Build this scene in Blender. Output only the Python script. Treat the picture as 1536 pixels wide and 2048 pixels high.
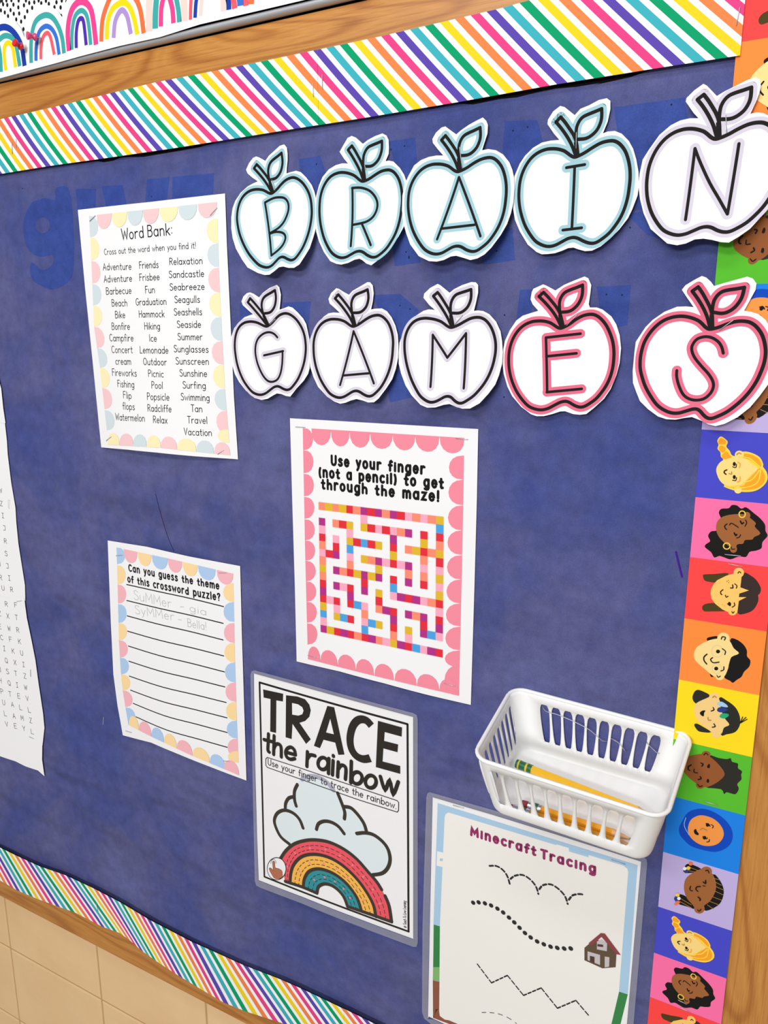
# A school bulletin board seen at an angle: paper cut-out apples, worksheets, trimmed borders and a pencil basket.
# All flat coordinates are millimetres on the board: X to the right, Z up, h = height off the blue backing paper.
import bpy, bmesh, math, random
from mathutils import Vector, Matrix
from mathutils.geometry import tessellate_polygon

scene = bpy.context.scene
for o in list(bpy.data.objects): bpy.data.objects.remove(o)
COL = scene.collection
EYE = 1.65                                   # the camera's height above the floor, metres

# ------------------------------------------------------------------ camera
cam_d = bpy.data.cameras.new('camera'); cam = bpy.data.objects.new('camera', cam_d); COL.objects.link(cam)
cam_d.sensor_fit = 'VERTICAL'; cam_d.sensor_height = 24.0; cam_d.lens = 24.0 * 1573.78 / 2048.0
cam_d.clip_start = 0.01; cam_d.clip_end = 50
Rm = [[0.876231, -0.469573, -0.108264], [0.481891, 0.854175, 0.195361], [0.00074, -0.223352, 0.974737]]
cam.matrix_world = Matrix(((Rm[0][0], Rm[0][2], -Rm[0][1], 0), (Rm[1][0], Rm[1][2], -Rm[1][1], -0.68546),
                           (Rm[2][0], Rm[2][2], -Rm[2][1], EYE), (0, 0, 0, 1)))
scene.camera = cam

# ------------------------------------------------------------------ light
scene.view_settings.view_transform = 'Standard'; scene.view_settings.look = 'None'
scene.view_settings.gamma = 1; scene.view_settings.use_curve_mapping = False
scene.view_settings.exposure = 0.0
world = bpy.data.worlds.new('room_light'); scene.world = world; world.use_nodes = True
bg = world.node_tree.nodes['Background']; bg.inputs[0].default_value = (0.97, 0.98, 1.0, 1); bg.inputs[1].default_value = 0.2
def area(name, loc, target, sx, sy, watts, col=(1, 0.99, 0.985)):
    l = bpy.data.lights.new(name, 'AREA'); l.shape = 'RECTANGLE'; l.size = sx; l.size_y = sy; l.energy = watts; l.color = col
    o = bpy.data.objects.new(name, l); COL.objects.link(o); o.location = loc
    o.rotation_euler = (Vector(target) - Vector(loc)).to_track_quat('-Z', 'Y').to_euler()
    return o
area('ceiling_fluorescent', (-0.15, -0.9, 2.85), (-0.15, -0.3, 1.2), 0.9, 0.25, 7)
area('ceiling_fluorescent', (-0.45, -2.1, 2.85), (-0.4, 0.0, 1.4), 1.2, 0.3, 22)
area('ceiling_fluorescent', (-0.2, -6.0, 2.75), (-0.4, 0.0, 1.2), 2.4, 0.6, 172)

# ------------------------------------------------------------------ materials
def lin(c):
    return tuple((v / 12.92 if v <= 0.04045 else ((v + 0.055) / 1.055) ** 2.4) for v in (x / 255 for x in c)) + (1,)
MATS = {}
def mat(key, rgb, rough=0.6, spec=0.3, metal=0.0):
    if key in MATS: return MATS[key]
    m = bpy.data.materials.new(key); m.use_nodes = True; b = m.node_tree.nodes['Principled BSDF']
    b.inputs['Base Color'].default_value = lin(rgb); b.inputs['Roughness'].default_value = rough
    b.inputs['Specular IOR Level'].default_value = spec; b.inputs['Metallic'].default_value = metal
    MATS[key] = m; return m
COLORS = {
 'paper': (240, 240, 241), 'apple_paper': (243, 243, 245), 'ink': (24, 23, 24), 'ink_soft': (38, 36, 37), 'pencil_grey': (186, 188, 193),
 'halo_blue': (170, 214, 224), 'halo_lavender': (226, 219, 234), 'halo_pink': (243, 116, 146), 'apple_ink': (28, 25, 24),
 'sp': (242, 200, 202), 'sy': (246, 233, 184), 'sb': (206, 219, 223), 'mp': (240, 140, 158),
 'cb': (172, 201, 233), 'cy': (247, 215, 160), 'cp': (241, 180, 188),
 'zo': (248, 140, 112), 'zy': (222, 180, 48), 'zr': (224, 48, 62), 'zp': (176, 50, 132), 'zk': (246, 168, 190), 'zb': (76, 160, 222),
 'tr': (236, 84, 98), 'ty': (246, 182, 78), 'tt': (36, 142, 152), 'w': (240, 240, 238), 'k': (36, 32, 28), 'cloud': (222, 233, 236), 'cloud_ink': (54, 48, 42), 'arc_grey': (172, 172, 190), 'star': (240, 140, 160), 'hand': (178, 108, 78),
 'ns': (168, 203, 229), 'ng': (42, 130, 66), 'nl': (128, 180, 110), 'nb': (140, 82, 62), 'panel': (240, 238, 232), 'title': (146, 42, 98), 'hb': (92, 72, 52), 'hw': (196, 190, 192), 'hd': (74, 48, 40), 'hr': (138, 58, 62), 'dash': (30, 30, 34),
 'stripe_pink': (243, 72, 142), 'stripe_purple': (98, 76, 182), 'stripe_teal': (66, 186, 200), 'stripe_green': (0, 168, 112), 'stripe_yellow': (255, 224, 36), 'stripe_orange': (255, 142, 80),
 'navy': (26, 62, 162), 'teal': (62, 166, 162), 'yel': (250, 215, 22), 'blu': (54, 112, 206), 'cor': (238, 92, 104), 'mag': (233, 68, 142), 'pur': (76, 46, 170), 'ora': (246, 112, 62), 'lav': (172, 144, 206), 'pal': (240, 208, 198),
 'fk': (26, 22, 22), 'f_bk': (26, 24, 23), 'f_dk': (44, 44, 38), 'f_br': (58, 46, 42), 'f_ol': (76, 62, 26), 'f_s1': (250, 216, 132), 'f_s2': (250, 198, 106), 'f_s3': (246, 216, 142), 'f_s4': (242, 204, 132), 'f_s5': (242, 152, 72),
 'f_b1': (158, 98, 54), 'f_b2': (146, 86, 46), 'f_yl': (255, 214, 72), 'f_or': (250, 164, 40), 'f_or2': (238, 116, 72), 'f_gd': (238, 202, 72), 'f_gl': (218, 204, 158), 'f_tn': (178, 130, 70), 'f_lb': (160, 202, 232), 'f_nv': (38, 62, 132), 'f_gn': (38, 170, 120), 'f_hj': (14, 72, 186), 'f_wh': (236, 234, 236),
 'c_red': (252, 72, 70), 'c_orange': (255, 140, 62), 'c_yellow': (254, 218, 32), 'c_green': (88, 186, 46), 'c_blue': (30, 128, 226), 'c_lilac': (190, 174, 222), 'c_indigo': (72, 74, 196), 'c_pink': (250, 112, 166),
 'pm1': (34, 34, 66), 'pm2': (62, 30, 134), 'pm3': (170, 172, 196), 'hole': (26, 28, 52),
}
def M(key):
    if key.endswith('_gloss') and key not in MATS: return mat(key, COLORS[key[:-6]], 0.2, 0.5)
    if key in MATS: return MATS[key]
    c = COLORS[key]; k = 0.925 if key.startswith(('stripe', 'halo')) else 1.0
    return mat(key, tuple(v * k for v in c), 0.7, 0.12)
def nodes(m):
    nt = m.node_tree; return nt, nt.nodes, nt.links, nt.nodes['Principled BSDF']
def new(nt, t, **kw):
    n = nt.nodes.new(t)
    for k, v in kw.items(): setattr(n, k, v)
    return n
def noise(nt, vec, scale, detail=4, rough=0.55, dist=0.0):
    n = new(nt, 'ShaderNodeTexNoise'); n.inputs['Scale'].default_value = scale; n.inputs['Detail'].default_value = detail
    n.inputs['Roughness'].default_value = rough; n.inputs['Distortion'].default_value = dist
    nt.links.new(vec, n.inputs['Vector']); return n
def ramp(nt, fac, stops):
    r = new(nt, 'ShaderNodeValToRGB'); e = r.color_ramp.elements
    while len(e) < len(stops): e.new(0.5)
    for i, (p, c) in enumerate(stops): e[i].position = p; e[i].color = lin(c)
    nt.links.new(fac, r.inputs['Fac']); return r
def mixc(nt, fac, a, b, mode='MIX'):
    n = new(nt, 'ShaderNodeMix', data_type='RGBA', blend_type=mode)
    if isinstance(fac, float): n.inputs[0].default_value = fac
    else: nt.links.new(fac, n.inputs[0])
    for s, v in ((6, a), (7, b)):
        if isinstance(v, tuple): n.inputs[s].default_value = v
        else: nt.links.new(v, n.inputs[s])
    return n.outputs[2]
def blue_paper(key, stops):
    """sun-faded indigo butcher paper, blotchy, with soft wrinkles"""
    m = mat(key, (80, 88, 150), 0.75, 0.15); nt, N, L, b = nodes(m)
    pos = new(nt, 'ShaderNodeNewGeometry').outputs['Position']
    big = noise(nt, pos, 5.5, 5, 0.62, 0.4); fine = noise(nt, pos, 60, 5, 0.7); grain = noise(nt, pos, 900, 2, 0.6)
    c = ramp(nt, big.outputs['Fac'], stops).outputs[0]
    f = ramp(nt, fine.outputs['Fac'], [(0.3, (206, 206, 210)), (0.7, (255, 255, 255))]).outputs[0]
    g = ramp(nt, grain.outputs['Fac'], [(0.25, (208, 208, 214)), (0.75, (255, 255, 255))]).outputs[0]
    L.new(mixc(nt, 0.75, mixc(nt, 0.8, c, f, 'MULTIPLY'), g, 'MULTIPLY'), b.inputs['Base Color'])
    mp = new(nt, 'ShaderNodeMapping'); mp.inputs['Scale'].default_value = (3.0, 1, 9.0); mp.inputs['Rotation'].default_value = (0, 0.25, 0); L.new(pos, mp.inputs['Vector'])
    wr = noise(nt, mp.outputs[0], 1.4, 2, 0.4, 0.3)
    bu = new(nt, 'ShaderNodeBump'); bu.inputs['Strength'].default_value = 0.8; bu.inputs['Distance'].default_value = 0.03
    L.new(wr.outputs['Fac'], bu.inputs['Height']); L.new(bu.outputs[0], b.inputs['Normal'])
    return m
BLUE = blue_paper('faded_blue_paper', [(0.30, (72, 86, 156)), (0.44, (86, 94, 153)), (0.56, (101, 103, 153)), (0.72, (107, 115, 167))])
GHOST = blue_paper('unfaded_blue_paper', [(0.30, (56, 78, 160)), (0.5, (65, 87, 165)), (0.72, (76, 96, 170))])
def wood(key, axis):
    m = mat(key, (204, 150, 82), 0.42, 0.4); nt, N, L, b = nodes(m)
    pos = new(nt, 'ShaderNodeNewGeometry').outputs['Position']
    mp = new(nt, 'ShaderNodeMapping'); L.new(pos, mp.inputs['Vector'])
    mp.inputs['Scale'].default_value = (2.2, 5, 13) if axis == 'X' else (13, 5, 2.2)
    n1 = noise(nt, mp.outputs[0], 1.1, 2, 0.4, 0.35)
    wv = new(nt, 'ShaderNodeMath', operation='MULTIPLY'); wv.inputs[1].default_value = 70; L.new(n1.outputs['Fac'], wv.inputs[0])
    sn = new(nt, 'ShaderNodeMath', operation='SINE'); L.new(wv.outputs[0], sn.inputs[0])
    ad = new(nt, 'ShaderNodeMath', operation='MULTIPLY_ADD'); ad.inputs[1].default_value = 0.5; ad.inputs[2].default_value = 0.5; L.new(sn.outputs[0], ad.inputs[0])
    rings = ramp(nt, ad.outputs[0], [(0.0, (176, 114, 50)), (0.25, (192, 131, 60)), (0.8, (202, 143, 70)), (1.0, (197, 137, 66))]).outputs[0]
    mp2 = new(nt, 'ShaderNodeMapping'); L.new(pos, mp2.inputs['Vector'])
    mp2.inputs['Scale'].default_value = (16, 60, 620) if axis == 'X' else (620, 60, 16)
    pores = noise(nt, mp2.outputs[0], 1.0, 4, 0.65)
    pr = ramp(nt, pores.outputs['Fac'], [(0.34, (224, 210, 194)), (0.52, (255, 255, 255))]).outputs[0]
    big = noise(nt, pos, 3.2, 2); bgc = ramp(nt, big.outputs['Fac'], [(0.3, (238, 226, 212)), (0.7, (255, 255, 255))]).outputs[0]
    L.new(mixc(nt, 0.9, mixc(nt, 0.85, rings, pr, 'MULTIPLY'), bgc, 'MULTIPLY'), b.inputs['Base Color'])
    return m
OAK_H = wood('oak_grain_horizontal', 'X'); OAK_V = wood('oak_grain_vertical', 'Z')
TILE = mat('glazed_tan_block', (221, 184, 134), 0.28, 0.5)
nt, N, L, b_ = nodes(TILE)
pos_ = new(nt, 'ShaderNodeNewGeometry').outputs['Position']
tn = noise(nt, pos_, 7, 3); L.new(ramp(nt, tn.outputs['Fac'], [(0.3, (226, 188, 138)), (0.7, (233, 198, 150))]).outputs[0], b_.inputs['Base Color'])
tb = noise(nt, pos_, 28, 2); bu_ = new(nt, 'ShaderNodeBump'); bu_.inputs['Strength'].default_value = 0.12; bu_.inputs['Distance'].default_value = 0.01
L.new(tb.outputs['Fac'], bu_.inputs['Height']); L.new(bu_.outputs[0], b_.inputs['Normal'])
GROUT = mat('painted_joint', (182, 150, 108), 0.5, 0.3)
ALUM = mat('brushed_aluminium', (196, 198, 202), 0.4, 0.5, 0.35)
DARK = mat('dark_backing', (22, 18, 24), 0.9, 0.1)
STEEL = mat('staple_steel', (176, 178, 184), 0.35, 0.6, 0.45)
PLASTIC = mat('white_plastic', (243, 244, 243), 0.36, 0.45)
def film(key, haze):
    """clear laminating film: mostly see-through, slightly milky, glossy"""
    m = bpy.data.materials.new(key); m.use_nodes = True; nt = m.node_tree; nt.nodes.clear()
    out = new(nt, 'ShaderNodeOutputMaterial'); tr = new(nt, 'ShaderNodeBsdfTransparent'); df = new(nt, 'ShaderNodeBsdfDiffuse'); gl = new(nt, 'ShaderNodeBsdfGlossy')
    df.inputs[0].default_value = lin((236, 236, 240)); gl.inputs['Roughness'].default_value = 0.16
    a = new(nt, 'ShaderNodeMixShader'); a.inputs[0].default_value = haze; nt.links.new(tr.outputs[0], a.inputs[1]); nt.links.new(df.outputs[0], a.inputs[2])
    fr = new(nt, 'ShaderNodeFresnel'); fr.inputs[0].default_value = 1.3
    c = new(nt, 'ShaderNodeMixShader'); nt.links.new(fr.outputs[0], c.inputs[0]); nt.links.new(a.outputs[0], c.inputs[1]); nt.links.new(gl.outputs[0], c.inputs[2])
    nt.links.new(c.outputs[0], out.inputs[0]); MATS[key] = m; return m
SEAL = film('laminate_sealed_edge', 0.22)

# ------------------------------------------------------------------ traced data (mm on the board)
# height (mm) of each paper surface above the blue backing paper
SURF = {
 'flat':   ('c', 0.25), 'back': ('c', 0.0),
 'border_top': ('c', 5.0), 'border_bot': ('c', 9.0), 'faces': ('c', 3.0),
 'rainbow': ('c', 8.0), 'dotted': ('c', 5.0), 'wood': ('c', 2.0), 'wall': ('c', -18.0),
 'word':  ('b', 1.4, 12.0, -783, -566, 140, -140),
 'maze':  ('b', 1.4, 6.0, -492, -276, -89, -369),
 'cross': ('b', 1.4, 5.0, -784, -568, -262, -541),
 'trace': ('b', 1.6, 2.5, -556, -340, -397, -676),
 'mine':  ('b', 1.6, 1.5, -317, -100, -487, -767),
 'search':('b', 2.2, 7.0, -1172, -950, -365, -645),
 'search2':('b', 1.6, 3.0, -1172, -950, -90, -372),
 'B': ('a', 2.0, 14.0, 148, 92), 'R': ('a', 2.0, 15.5, 148, 92), 'A': ('a', 4.0, 14.0, 148, 92),
 'I': ('a', 3.2, 6.0, 148, 92), 'N': ('a', 7.0, 14.0, 142, 88),
 'G': ('a', 3.0, 8.5, 12, 90), 'A2': ('a', 3.0, 12.0, 12, 90), 'M': ('a', 4.0, 14.0, 12, 90),
 'E': ('a', 3.0, 6.5, 12, 90), 'S': ('a', 5.0, 14.0, 8, 90),
}
def height(name, X, Z):
    s = SURF[name]
    if s[0] == 'c': return s[1]
    if s[0] == 'b':
        u = min(max((X - s[3]) / (s[4] - s[3]), 0), 1); v = min(max((Z - s[5]) / (s[6] - s[5]), 0), 1)
        return s[1] + s[2] * math.sin(math.pi * u) * (0.25 + 0.75 * v * v)
    t = (s[3] - Z) / s[4]
    t = t if t > 0 else -0.35 * t
    return s[1] + s[2] * t * t

APPLES = {'B':{'cut':[(-522.6,171.6),(-518.9,170.3),(-511.4,166.4),(-506.9,170.7),(-500.1,174.5),(-493.2,178.5),(-487.8,179.2),(-484.7,176),(-484.1,170.4),
(-484.3,164.2),(-485.4,158),(-486,152.4),(-481,153.2),(-474.5,153.9),(-468.8,152.1),(-462.5,146.6),(-456.2,139.2),(-453,132.6),(-450.9,125.5),(-449.8,117.2),
(-449.2,107.6),(-449.7,98.6),(-452.1,89.7),(-455,80.1),(-459,73.7),(-465,64.8),(-471,61.7),(-477.7,61.9),(-484.6,63.5),(-489.6,63),(-494.8,59.2),(-500.2,
56),(-506.2,55.9),(-515.2,58.2),(-529.5,64.2),(-537.9,72.4),(-547.5,83.8),(-553.2,95.1),(-555.6,104.9),(-556.1,115.8),(-554.7,124.5),(-551.1,131.6),(-543.8,
139.1),(-534.8,144.3),(-527.7,146.6),(-521.6,148.1),(-528.4,152.2),(-534.2,156.6),(-536,160.3),(-532,166.1),(-526.6,170.6)],'body':[(-504.8,135.2),(-508.3,
136),(-512,137.9),(-515.6,139.4),(-521,140.4),(-526.1,140.6),(-531.4,139.9),(-537.3,137.5),(-542.4,133.4),(-546.1,127.6),(-548,121),(-548.4,114),(-547,
106.8),(-544.5,99.5),(-540.3,91.5),(-535.2,84.2),(-529.5,77.6),(-522.2,71.2),(-515.2,66.3),(-508.6,63.9),(-503.1,63.4),(-498.6,65.1),(-494.7,68.5),(-491.3,
71.6),(-487.9,72.9),(-484.4,72.4),(-479.6,70.3),(-475.2,69.3),(-471.3,70.6),(-467.5,74.7),(-463.4,80.8),(-460.1,88.3),(-457.6,96.2),(-456.1,104.4),(-455.5,
112.6),(-456.1,119.7),(-457.2,125.6),(-459.4,131.7),(-462.9,137.4),(-467.3,142.4),(-472.7,146.2),(-477.7,147.9),(-482.4,147.7),(-487.6,146),(-492.7,142.8),
(-497.1,139.3),(-501,136.7)],'stem':[[(-525.8,160.7),(-520.1,155.4),(-514.1,149.2),(-509.3,143.3),(-505.6,138.1),(-503.4,135.6)],[(-525.8,160.7),(-522.2,
164.1)],[(-522.2,164.1),(-518.2,160.5),(-513.8,155.9),(-510,151.6),(-506.7,146.7),(-504.2,140.8),(-502.4,136.3)]],'fill':[(-508.4,145.6),(-506.5,148.1),
(-503.8,143.5),(-501.7,136.7),(-504.2,136.2),(-506.3,140.1)],'leaf':[[(-507.3,148.7),(-508.1,153.4),(-508.1,157.5),(-506.8,161.6),(-504.4,164.7),(-500.7,
167),(-495.8,169.3),(-491.2,171.7)],[(-491.2,171.7),(-490.4,165.9),(-490.6,161.1),(-492.5,155.5),(-496,151.2),(-499.9,149),(-505.4,148.3)]],'letter':[('L',
[(-512.9,127.2),(-505.9,97.3),(-500.8,74.9)]),('S',[(-512.9,127.2),(-503.1,130.4),(-495.5,130.9),(-488.8,129.6),(-484.6,125.5),(-483.5,120.2),(-484.7,114.4),
(-488.8,106.8),(-495.2,101.3),(-504.6,97.2)]),('S',[(-505,96.5),(-498.3,97.8),(-491.4,97.1),(-487,94.9),(-485.4,90.8),(-487.7,85),(-492.9,79.9),(-500.8,
74.9)])]},'R':{'cut':[(-410.4,178.6),(-405.8,176.6),(-398.4,170.5),(-393.1,173.2),(-385.7,175.7),(-377.6,177.2),(-373.3,174.9),(-371.1,170.9),(-370.8,164.4),
(-371.1,159.1),(-374.4,153.2),(-371.1,153.4),(-366.1,152.1),(-359.5,146.1),(-354.8,139.7),(-352.5,134.2),(-350.8,127.4),(-350,120.1),(-350.1,111),(-351.1,
101.8),(-352.4,93.9),(-356.9,85.4),(-362.4,77.6),(-366.6,71.5),(-373.9,66.1),(-381.9,60.7),(-387.5,62.5),(-392.6,65.9),(-395.9,67.3),(-401.2,66.6),(-407.7,
63.9),(-415.2,62.6),(-420.9,63.5),(-428.5,66.4),(-437.2,75.3),(-444.3,85.6),(-448.7,95),(-450.9,106.3),(-451.7,118.1),(-450.9,129),(-447.8,138.4),(-443.7,
145.6),(-436.4,151.8),(-428.5,154.8),(-421.5,155.7),(-414.9,155),(-419.1,159.5),(-424,166.1),(-420.5,170.6),(-415,177.3)],'body':[(-398.8,137.8),(-402.1,
139.3),(-405.4,141.9),(-408.8,144.1),(-414.1,146.2),(-419.4,147.4),(-424.8,147.7),(-431,146.5),(-436.5,143.6),(-441.1,138.7),(-444.3,132.9),(-446.1,126.4),
(-446.6,119.6),(-446.3,112.4),(-444.8,104),(-442.2,96),(-438.8,88.5),(-433.7,80.7),(-428.2,74.5),(-422.1,70.7),(-416.3,69),(-410.9,69.5),(-405.7,71.8),
(-401,73.8),(-396.7,74.3),(-392.7,73.1),(-387.5,70.1),(-382.5,68.2),(-378,68.3),(-373.3,70.9),(-368.2,75.3),(-364.1,81.2),(-360.6,87.8),(-358.2,95.1),(-356.7,
103),(-356.1,110.8),(-355.9,117.5),(-356.6,124.5),(-358.2,131.2),(-360.8,137.3),(-364.8,142.3),(-369,144.9),(-373.5,145.5),(-379,144.8),(-384.7,142.6),
(-390,140.1),(-394.6,138.4)],'stem':[[(-414.6,166.9),(-410,160.7),(-405.2,153.4),(-401.4,146.6),(-398.9,140.8),(-397.3,137.8)],[(-414.6,166.9),(-410.3,
170)],[(-410.3,170),(-407.1,165.7),(-403.5,160.1),(-400.5,155.1),(-398.1,149.5),(-396.8,143.1),(-396.1,138.3)]],'fill':[(-400,148.8),(-397.6,150.8),(-395.8,
145.7),(-395.3,138.5),(-397.9,138.6),(-399.1,142.8)],'leaf':[[(-398.2,151.6),(-398.1,156.4),(-397.4,160.5),(-395.3,164.4),(-392.4,167),(-388.3,168.3),(-383,
169.5),(-378.1,170.7)],[(-378.1,170.7),(-378.1,164.9),(-379.2,160.2),(-382,155.1),(-386.3,151.6),(-390.6,150.3),(-396.4,150.8)]],'letter':[('L',[(-409.9,
132.8),(-408.3,105.5),(-407.3,79.5)]),('S',[(-410.3,132.8),(-400.7,132.3),(-391.5,129.1),(-385.3,123.7),(-382.1,117.6),(-382.3,111.4),(-385.6,105.3),(-391.3,
101.6),(-398,100.1),(-407.7,99.1)]),('L',[(-397.5,99.7),(-385.3,79.3)])]},'A':{'cut':[(-313.5,175.5),(-310.5,173.3),(-302.9,167.9),(-298.5,170.7),(-291.3,
174.2),(-284.1,176.8),(-278.4,178.6),(-275.1,175.5),(-273.6,172.2),(-273.8,165.5),(-276.4,158.3),(-278.4,152.6),(-272.7,153),(-265.5,151.3),(-259,147.3),
(-253.1,140.5),(-250,134),(-248.2,127.6),(-247.3,119.3),(-247.4,107.9),(-248.7,99),(-251.3,90.1),(-256,81.3),(-263.3,71.1),(-269,65.5),(-275.2,62.4),(-281.6,
61.3),(-287.8,63.3),(-295.7,65.6),(-300.9,65.2),(-307.3,62.4),(-314.1,61.3),(-321.9,62),(-332.9,66.9),(-343.1,77.8),(-348.3,87.8),(-352.5,97.7),(-354.7,
108.9),(-355,121.2),(-353.1,131.2),(-349.3,138.3),(-343.9,146.4),(-336.9,150.3),(-329.1,152.2),(-321.5,152.6),(-315,151.9),(-320,157.1),(-325.4,163.4),
(-325.9,166.7),(-322.5,171.4),(-317.2,175)],'body':[(-300.7,137.3),(-304,138.6),(-307.2,140.9),(-310.4,142.9),(-315.5,144.6),(-320.6,145.4),(-326,145.5),
(-332.3,144.1),(-338,141),(-342.8,136.2),(-346.2,130.5),(-348.2,124.1),(-348.7,117.4),(-348.3,110.4),(-346.5,102.1),(-343.6,94.1),(-339.7,86.8),(-334.1,
79.1),(-328.2,73),(-321.9,69.4),(-315.8,67.9),(-310.1,68.6),(-304.8,71.1),(-300.1,73.3),(-295.8,73.9),(-291.7,73),(-286.6,70.3),(-281.6,68.7),(-277.1,68.9),
(-272.3,71.6),(-267,75.9),(-262.6,81.7),(-259,88.1),(-256.4,95.3),(-254.9,103),(-254.4,110.6),(-254.4,117.4),(-255.2,124.5),(-257.1,131.5),(-260,137.8),
(-264.4,142.9),(-268.9,145.6),(-273.7,146.1),(-279.6,145.2),(-285.9,142.8),(-291.5,140),(-296.3,138.2)],'stem':[[(-317,164.8),(-312.1,159),(-307.1,152.2),
(-303.3,145.8),(-300.8,140.2),(-299.1,137.4)],[(-317,164.8),(-313.2,168)],[(-313.2,168),(-309.7,163.9),(-305.8,158.8),(-302.5,154.1),(-300,148.8),(-298.6,
142.7),(-297.9,138)]],'fill':[(-301.9,148),(-299.5,150.1),(-297.6,145.2),(-297.1,138.2),(-299.8,138.2),(-301,142.3)],'leaf':[[(-300.2,150.8),(-300.3,155.6),
(-299.7,159.6),(-297.9,163.5),(-295.1,166.2),(-291,167.8),(-285.6,169.3),(-280.6,170.9)],[(-280.6,170.9),(-280.1,165.1),(-280.8,160.5),(-283.4,155.3),(-287.8,
151.6),(-292.4,150.1),(-298.4,150.2)]],'letter':[('L',[(-299.3,132.6),(-316.3,80.9)]),('L',[(-299.3,132.6),(-274.7,81.3)]),('L',[(-313.5,89.9),(-281.3,
91.3)])]},'I':{'cut':[(-211.3,179.6),(-207.6,178.3),(-198.9,171.2),(-194.5,175.4),(-187.5,177.2),(-179.9,180.1),(-173.7,180.6),(-170.8,178.3),(-170.4,172.2),
(-171.9,163.4),(-175.2,155),(-171.5,155.9),(-165.9,155.8),(-160.2,153.1),(-154.4,147.3),(-150.6,141.1),(-147.6,133),(-145.2,123.7),(-144.1,113.8),(-144.4,
105.9),(-147.7,95.5),(-150.5,88.9),(-156.8,80.5),(-163.9,73.4),(-170.5,68.2),(-177.4,65.1),(-183.2,65),(-188.5,66.6),(-193,68.3),(-197.5,68.1),(-202.5,
66.2),(-208.4,64.5),(-214.4,64.1),(-219.8,64.1),(-224.6,66.2),(-232.9,72.7),(-240.8,83.9),(-245.8,93.6),(-248.5,104.5),(-249.2,116.7),(-248.3,129.4),(-244.1,
138.8),(-239.7,144.6),(-233,150.1),(-225.6,153.4),(-218.1,154.1),(-210.7,153.9),(-215.4,159),(-221.4,167.1),(-221.1,170.4),(-217,176.2)],'body':[(-197.1,
139.4),(-200.3,140.8),(-203.4,143.1),(-206.6,145.2),(-211.4,146.9),(-216.4,147.7),(-221.7,147.7),(-227.8,146.1),(-233.4,142.8),(-237.9,137.7),(-241.1,131.7),
(-243,125.1),(-243.6,118.3),(-243.4,111.2),(-242,103),(-239.5,95.3),(-236.2,88.1),(-231.3,80.8),(-226,75),(-220,71.6),(-214.2,70.2),(-208.6,71),(-203.1,
73.5),(-198.3,75.7),(-193.8,76.4),(-189.7,75.4),(-184.5,72.8),(-179.4,71.1),(-174.8,71.3),(-169.9,74),(-164.5,78.3),(-160,84),(-156.2,90.4),(-153.6,97.5),
(-152,105.3),(-151.4,112.9),(-151.3,119.7),(-152.1,126.9),(-154,134),(-156.9,140.4),(-161.2,145.6),(-165.7,148.3),(-170.5,148.8),(-176.4,147.9),(-182.6,
145.3),(-188.1,142.4),(-192.9,140.4)],'stem':[[(-214.2,167.8),(-209,161.9),(-203.7,154.8),(-199.8,148.2),(-197.2,142.5),(-195.6,139.6)],[(-214.2,167.8),
(-210.5,171.1)],[(-210.5,171.1),(-206.7,166.9),(-202.7,161.6),(-199.2,156.7),(-196.6,151.3),(-195.2,145),(-194.4,140.2)]],'fill':[(-198.5,150.5),(-196.1,
152.6),(-194.2,147.7),(-193.6,140.5),(-196.3,140.4),(-197.4,144.6)],'leaf':[[(-196.8,153.4),(-197,158.2),(-196.6,162.3),(-194.8,166.3),(-192,169),(-187.8,
170.5),(-182.4,171.9),(-177.3,173.3)],[(-177.3,173.3),(-176.9,167.7),(-177.6,163.1),(-180.2,157.9),(-184.5,154.3),(-189.1,152.6),(-195,152.7)]],'letter':[('L',
[(-203.6,131.9),(-188.4,132.9)]),('L',[(-196.7,132.3),(-195.6,83.5)]),('L',[(-203.2,82.8),(-187.4,83.7)])]},'N':{'cut':[(-101.4,180.3),(-98.8,178.7),(-91.2,
170.7),(-86.2,173.2),(-78.2,176.2),(-71.3,178.8),(-65.6,179.8),(-63.1,178),(-61.8,173.8),(-62.3,169.2),(-64,163.6),(-67.1,155.7),(-63.3,156.2),(-58.6,155.3),
(-53.7,152.4),(-48.5,146.5),(-44.8,138.4),(-42.1,128.7),(-41.2,117.8),(-42.1,107.5),(-44.6,97.9),(-48.6,90.1),(-53.3,81.7),(-59,74.5),(-66.2,69.1),(-72.4,
65.3),(-77.9,65.9),(-84.4,67.9),(-90.7,69.2),(-97,68.9),(-103,66.2),(-109.3,65.2),(-116.7,66.9),(-130.6,78.7),(-137.4,91.2),(-141.2,102.1),(-143.4,112.2),
(-143.3,121.4),(-141.8,131.6),(-137.7,138.3),(-130.5,148.3),(-122.6,154.3),(-115.8,156.9),(-108.9,157.6),(-102.9,156.9),(-106.7,161),(-113,169.7),(-112.6,
172.1),(-107.3,176.8)],'body':[(-89.5,141),(-92.7,142.5),(-95.6,145.1),(-98.6,147.3),(-103.4,149.2),(-108.3,150.2),(-113.7,150.2),(-120,148.6),(-125.8,
145.1),(-130.7,139.7),(-134.2,133.3),(-136.4,126.3),(-137.2,119.2),(-137.1,111.9),(-135.9,103.8),(-133.6,96.3),(-130.5,89.6),(-125.9,82.7),(-120.9,77.3),
(-115.2,74.2),(-109.6,72.8),(-104,73.4),(-98.5,75.5),(-93.6,77.4),(-89.4,77.9),(-85.7,77),(-81.4,74.7),(-77,73.3),(-72.7,73.4),(-67.5,75.7),(-61.6,79.4),
(-56.3,84.5),(-51.6,90.2),(-47.9,96.6),(-45.1,103.7),(-43.5,110.9),(-42.7,117.5),(-43,124.8),(-44.8,132.3),(-47.6,139.2),(-52,145),(-56.7,148.2),(-61.7,
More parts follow.
